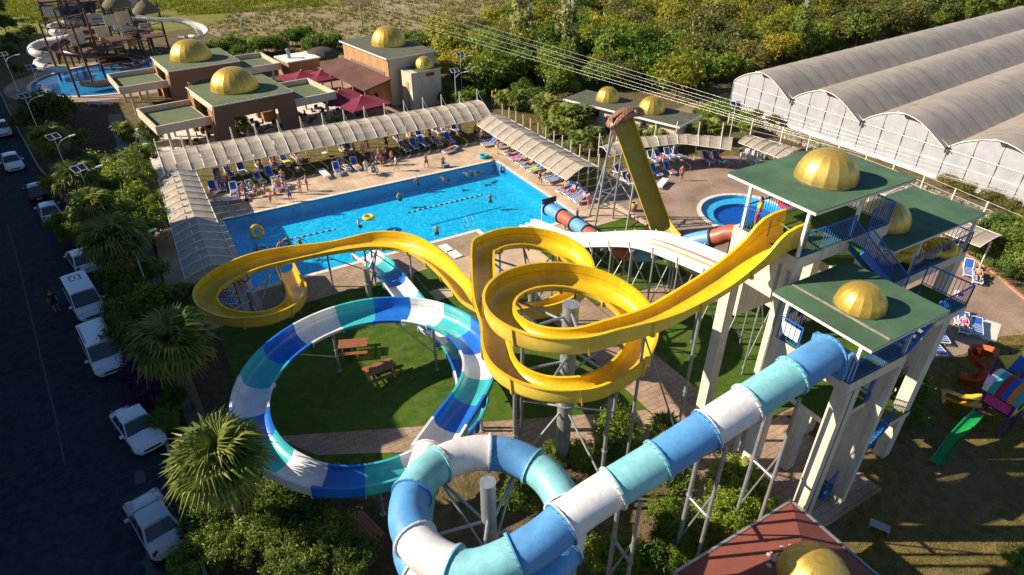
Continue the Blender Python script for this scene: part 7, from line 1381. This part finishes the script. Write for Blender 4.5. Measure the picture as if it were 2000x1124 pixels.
# ------------------------------------------------------------------ pirate splash playground
PTW = thing('pirate_play_tower', 'tangled wooden pirate play tower with slides over the splash pool', 'playground', (AQ.x + 6, AQ.y + 8, 0)); PO = V(AQ.x + 6, AQ.y + 8, 0)
M_rust = mat('dark timber posts', (.09, .042, .026), .7, var=.3, scale=3); M_thatch = mat('thatch', (.15, .115, .075), .95, var=.35, scale=9, bump=.6); M_canv = mat('cream canvas', (.55, .47, .34), .85, var=.12); M_bslide = plast('dark brown slide', (.10, .04, .025)); M_wslide = mat('worn white slide', (.62, .58, .5), .4, var=.12, dirt=.3); M_hull = mat('blue hull planks', (.03, .07, .2), .6, var=.25, scale=4)
def q_(px, py, z): return tuple(g(px, py, z) - PO)
tubeslide(PTW, [q_(185, 40, 6.6), q_(150, 44, 6.2), q_(112, 50, 5.8), q_(97, 58, 5.5), q_(112, 66, 5.2), q_(150, 68, 4.8), q_(130, 76, 4.5), q_(85, 84, 4.0), q_(62, 96, 3.5), q_(74, 107, 3.1), q_(100, 110, 2.7), q_(85, 118, 2.3), q_(72, 126, 1.9), q_(92, 134, 1.5), q_(135, 135, 1.1)], [M_wslide], .62, .5, 3.0, n=12)
flume(PTW, [q_(200, 62, 5.2) + (.5, .5), q_(150, 78, 4.7) + (.5, .5), q_(118, 92, 4.3) + (.5, .5), q_(112, 103, 4.0) + (.5, .5), q_(150, 112, 3.6) + (.5, .5), q_(205, 114, 3.1) + (.5, .5), q_(255, 116, 2.7) + (.5, .5), q_(278, 125, 2.3) + (.5, .5), q_(262, 134, 1.9) + (.5, .5), q_(228, 134, 1.4) + (.5, .5)], [M_bslide], .7, .4, .5, 3.0)
flume(PTW, [q_(262, 38, 7.2) + (.5, .5), q_(300, 42, 6.8) + (.5, .5), q_(345, 44, 6.2) + (.5, .5), q_(385, 55, 5.4) + (.5, .5), q_(396, 68, 4.8) + (.5, .5), q_(385, 76, 4.2) + (.5, .5), q_(360, 76, 3.4) + (.5, .5)], [M_wslide], .8, .4, .5, 3.0)
rp_ = random.Random(4); PST = [(118, 152, 8), (155, 190, 7.5), (182, 163, 9), (205, 150, 10), (235, 132, 11), (262, 120, 10), (285, 112, 9), (215, 118, 11.5), (190, 122, 11), (165, 118, 10), (245, 105, 12), (275, 98, 11), (225, 98, 12), (300, 118, 7), (330, 95, 8), (145, 130, 9)]
ptops = []
for px, py, h in PST: c = V(*q_(px, py, 0)); b = MB(); b.cyl(c + V(0, 0, -.3), c + V(rp_.uniform(-.2, .2), rp_.uniform(-.2, .2), h), .17, .14, n=8); b.build('post', M_rust, PTW); ptops.append((c, h))
for i in range(110):
    (a, ha), (c, hc) = rp_.sample(ptops, 2)
    if (a - c).length < 8.5: z = rp_.uniform(2.0, 10); b = MB(); b.cyl(a + V(0, 0, min(z, ha)), c + V(0, 0, min(z + rp_.choice((0, 0, 1.8, -1.8)), hc)), .06, n=6); b.build('beam', M_rust, PTW)
for px, py, z, sx, sy in ((205, 95, 4.2, 4.5, 4), (240, 75, 6.2, 4, 4), (270, 60, 7.0, 3.5, 3.5), (180, 70, 5.2, 4, 3.5), (225, 120, 2.6, 4, 3.5), (150, 60, 6.6, 4, 3), (300, 70, 5.4, 3, 3)):
    c = V(*q_(px, py, z)); b = MB(); b.box(c, (sx, sy, .18), .2); b.build('platform', M_rust, PTW); railing('rail', PTW, [c + V(-sx / 2, -sy / 2, .1), c + V(sx / 2, -sy / 2, .1), c + V(sx / 2, sy / 2, .1)], 1.0, M_rust, .35, .02)
for px, py, z, s, rz in ((200, 62, 6.8, 1.6, .3), (232, 45, 8.2, 1.7, .6), (250, 60, 7.2, 1.5, .1), (150, 75, 6, 1.8, .5), (285, 55, 7.0, 1.4, .2), (240, 35, 9, 1.6, 0), (215, 40, 9, 1.4, .4)):
    c = V(*q_(px, py, z)); b = MB(); b.box(c, (s * 1.2, .08, s), rz); b.build('canvas_panel', M_canv, PTW)
for px, py, z, r in ((228, 8, 11.2, 1.9), (285, 20, 9.6, 1.9)):
    c = V(*q_(px, py, z)); b = MB(); b.lathe([(r, -.3), (r * 1.02, 0), (r * .55, .9), (.02, 1.6)], c, 14); b.lathe([(.02, 1.4), (r, -.32)], c, 14); b.build('thatched_roof', M_thatch, PTW)
c = V(*q_(138, 28, 7.4)); b = MB(); rows = []
for i in range(9): f = i / 8; wd = 1.25 * math.sin(PI * (.12 + .8 * f)) ** .6; zz = .9 * (2 * f - 1) ** 2; rows.append([c + V(-4 + 8 * f, s * wd * a, zz + h) for s, a, h in ((-1, 1, 1.0), (-1, .85, .3), (-1, .3, -.4), (1, .3, -.4), (1, .85, .3), (1, 1, 1.0))])
b.grid(rows); b.grid([[v_ + V(0, 0, .04) for v_ in r][::-1] for r in rows]); b.build('ship_hull', M_hull, PTW)
b = MB(); b.cyl(c + V(0, 0, -.4), c + V(0, 0, 4), .1); b.cyl(c + V(-1.5, 0, 2.6), c + V(1.5, 0, 2.6), .06); b.build('mast', M_rust, PTW)
c = V(*q_(205, 170, .0)); b = MB(); rows = []
for i in range(9): f = i / 8; wd = .9 * math.sin(PI * (.1 + .85 * f)) ** .6; zz = .5 * (2 * f - 1) ** 2; rows.append([c + V(-3 + 6 * f, s * wd * a, zz + h) for s, a, h in ((-1, 1, .7), (-1, .8, .1), (1, .8, .1), (1, 1, .7))])
b.grid(rows); b.grid([[v_ + V(0, 0, .04) for v_ in r][::-1] for r in rows]); b.build('rowing_boat', M_wood, PTW)
for i, (px, py, z) in enumerate(((205, 85, 5), (165, 80, 4.4), (260, 90, 5), (235, 90, 3.4))):
    c = V(*q_(px, py, z)); b = MB(); b.lathe([(.5, 0), (.58, .3), (.58, .7), (.5, 1.0), (.001, 1.0)], c, 12); b.build('tipping_barrel', M_wood, PTW)
# timber scaffold in the middle of the play tower
sc0 = V(*q_(222, 112, 0)); GX, GY = [-8, -5.2, -2.2, .8, 3.8, 6.6], [-2.5, .6, 3.7, 6.8]
for i, x in enumerate(GX):
    for j, y in enumerate(GY):
        h = 8.2 + ((i * 7 + j * 5) % 4) * 1.5; b = MB(); b.bar(sc0 + V(x, y, -.3), sc0 + V(x, y, h), .2); b.build('post', M_rust, PTW)
for z in (2.6, 4.2, 5.8, 7.4, 9.3):
    for i, x in enumerate(GX):
        for j, y in enumerate(GY):
            if i + 1 < len(GX) and (i + j + int(z)) % 4: b = MB(); b.bar(sc0 + V(x, y, z), sc0 + V(GX[i + 1], y, z + .05), .12); b.build('beam', M_rust, PTW)
            if j + 1 < len(GY) and (i * 2 + j + int(z)) % 4: b = MB(); b.bar(sc0 + V(x, y, z), sc0 + V(x, GY[j + 1], z - .04), .12); b.build('beam', M_rust, PTW)
            if i + 1 < len(GX) and (i + j * 2 + int(z)) % 2 == 0: b = MB(); b.bar(sc0 + V(x, y, z - 2.3), sc0 + V(GX[i + 1], y, z), .08); b.build('brace', M_rust, PTW)
            if (i * 3 + j + int(z)) % 5 == 0 and i + 1 < len(GX): b = MB(); b.b2(sc0.x + x, sc0.x + GX[i + 1], sc0.y + y, sc0.y + y + 2.9, z + .08, z + .16); b.build('platform', M_rust, PTW); railing('rail', PTW, [sc0 + V(x, y - .02, z + .1), sc0 + V(GX[i + 1], y - .02, z + .1)], 1.0, M_rust, .3)
            if (i + j * 3 + int(z)) % 7 == 0 and i + 1 < len(GX): b = MB(); b.bar(sc0 + V(x + .3, y - .1, z + 1.0), sc0 + V(GX[i + 1] - .3, y - .1, z + 1.0), .06, 1.5); b.build('canvas_panel', M_canv, PTW)
for i in range(5):
    c = sc0 + V(GX[i] + 1.2, GY[i % 4] + 1.0, 3.2 + (i * 1.7) % 5); b = MB(); b.lathe([(.35, 0), (.5, .25), (.5, .75), (.35, 1.0), (.001, 1.0)], c, 12); b.build('tipping_barrel', M_wslide if i % 2 else M_hull, PTW)
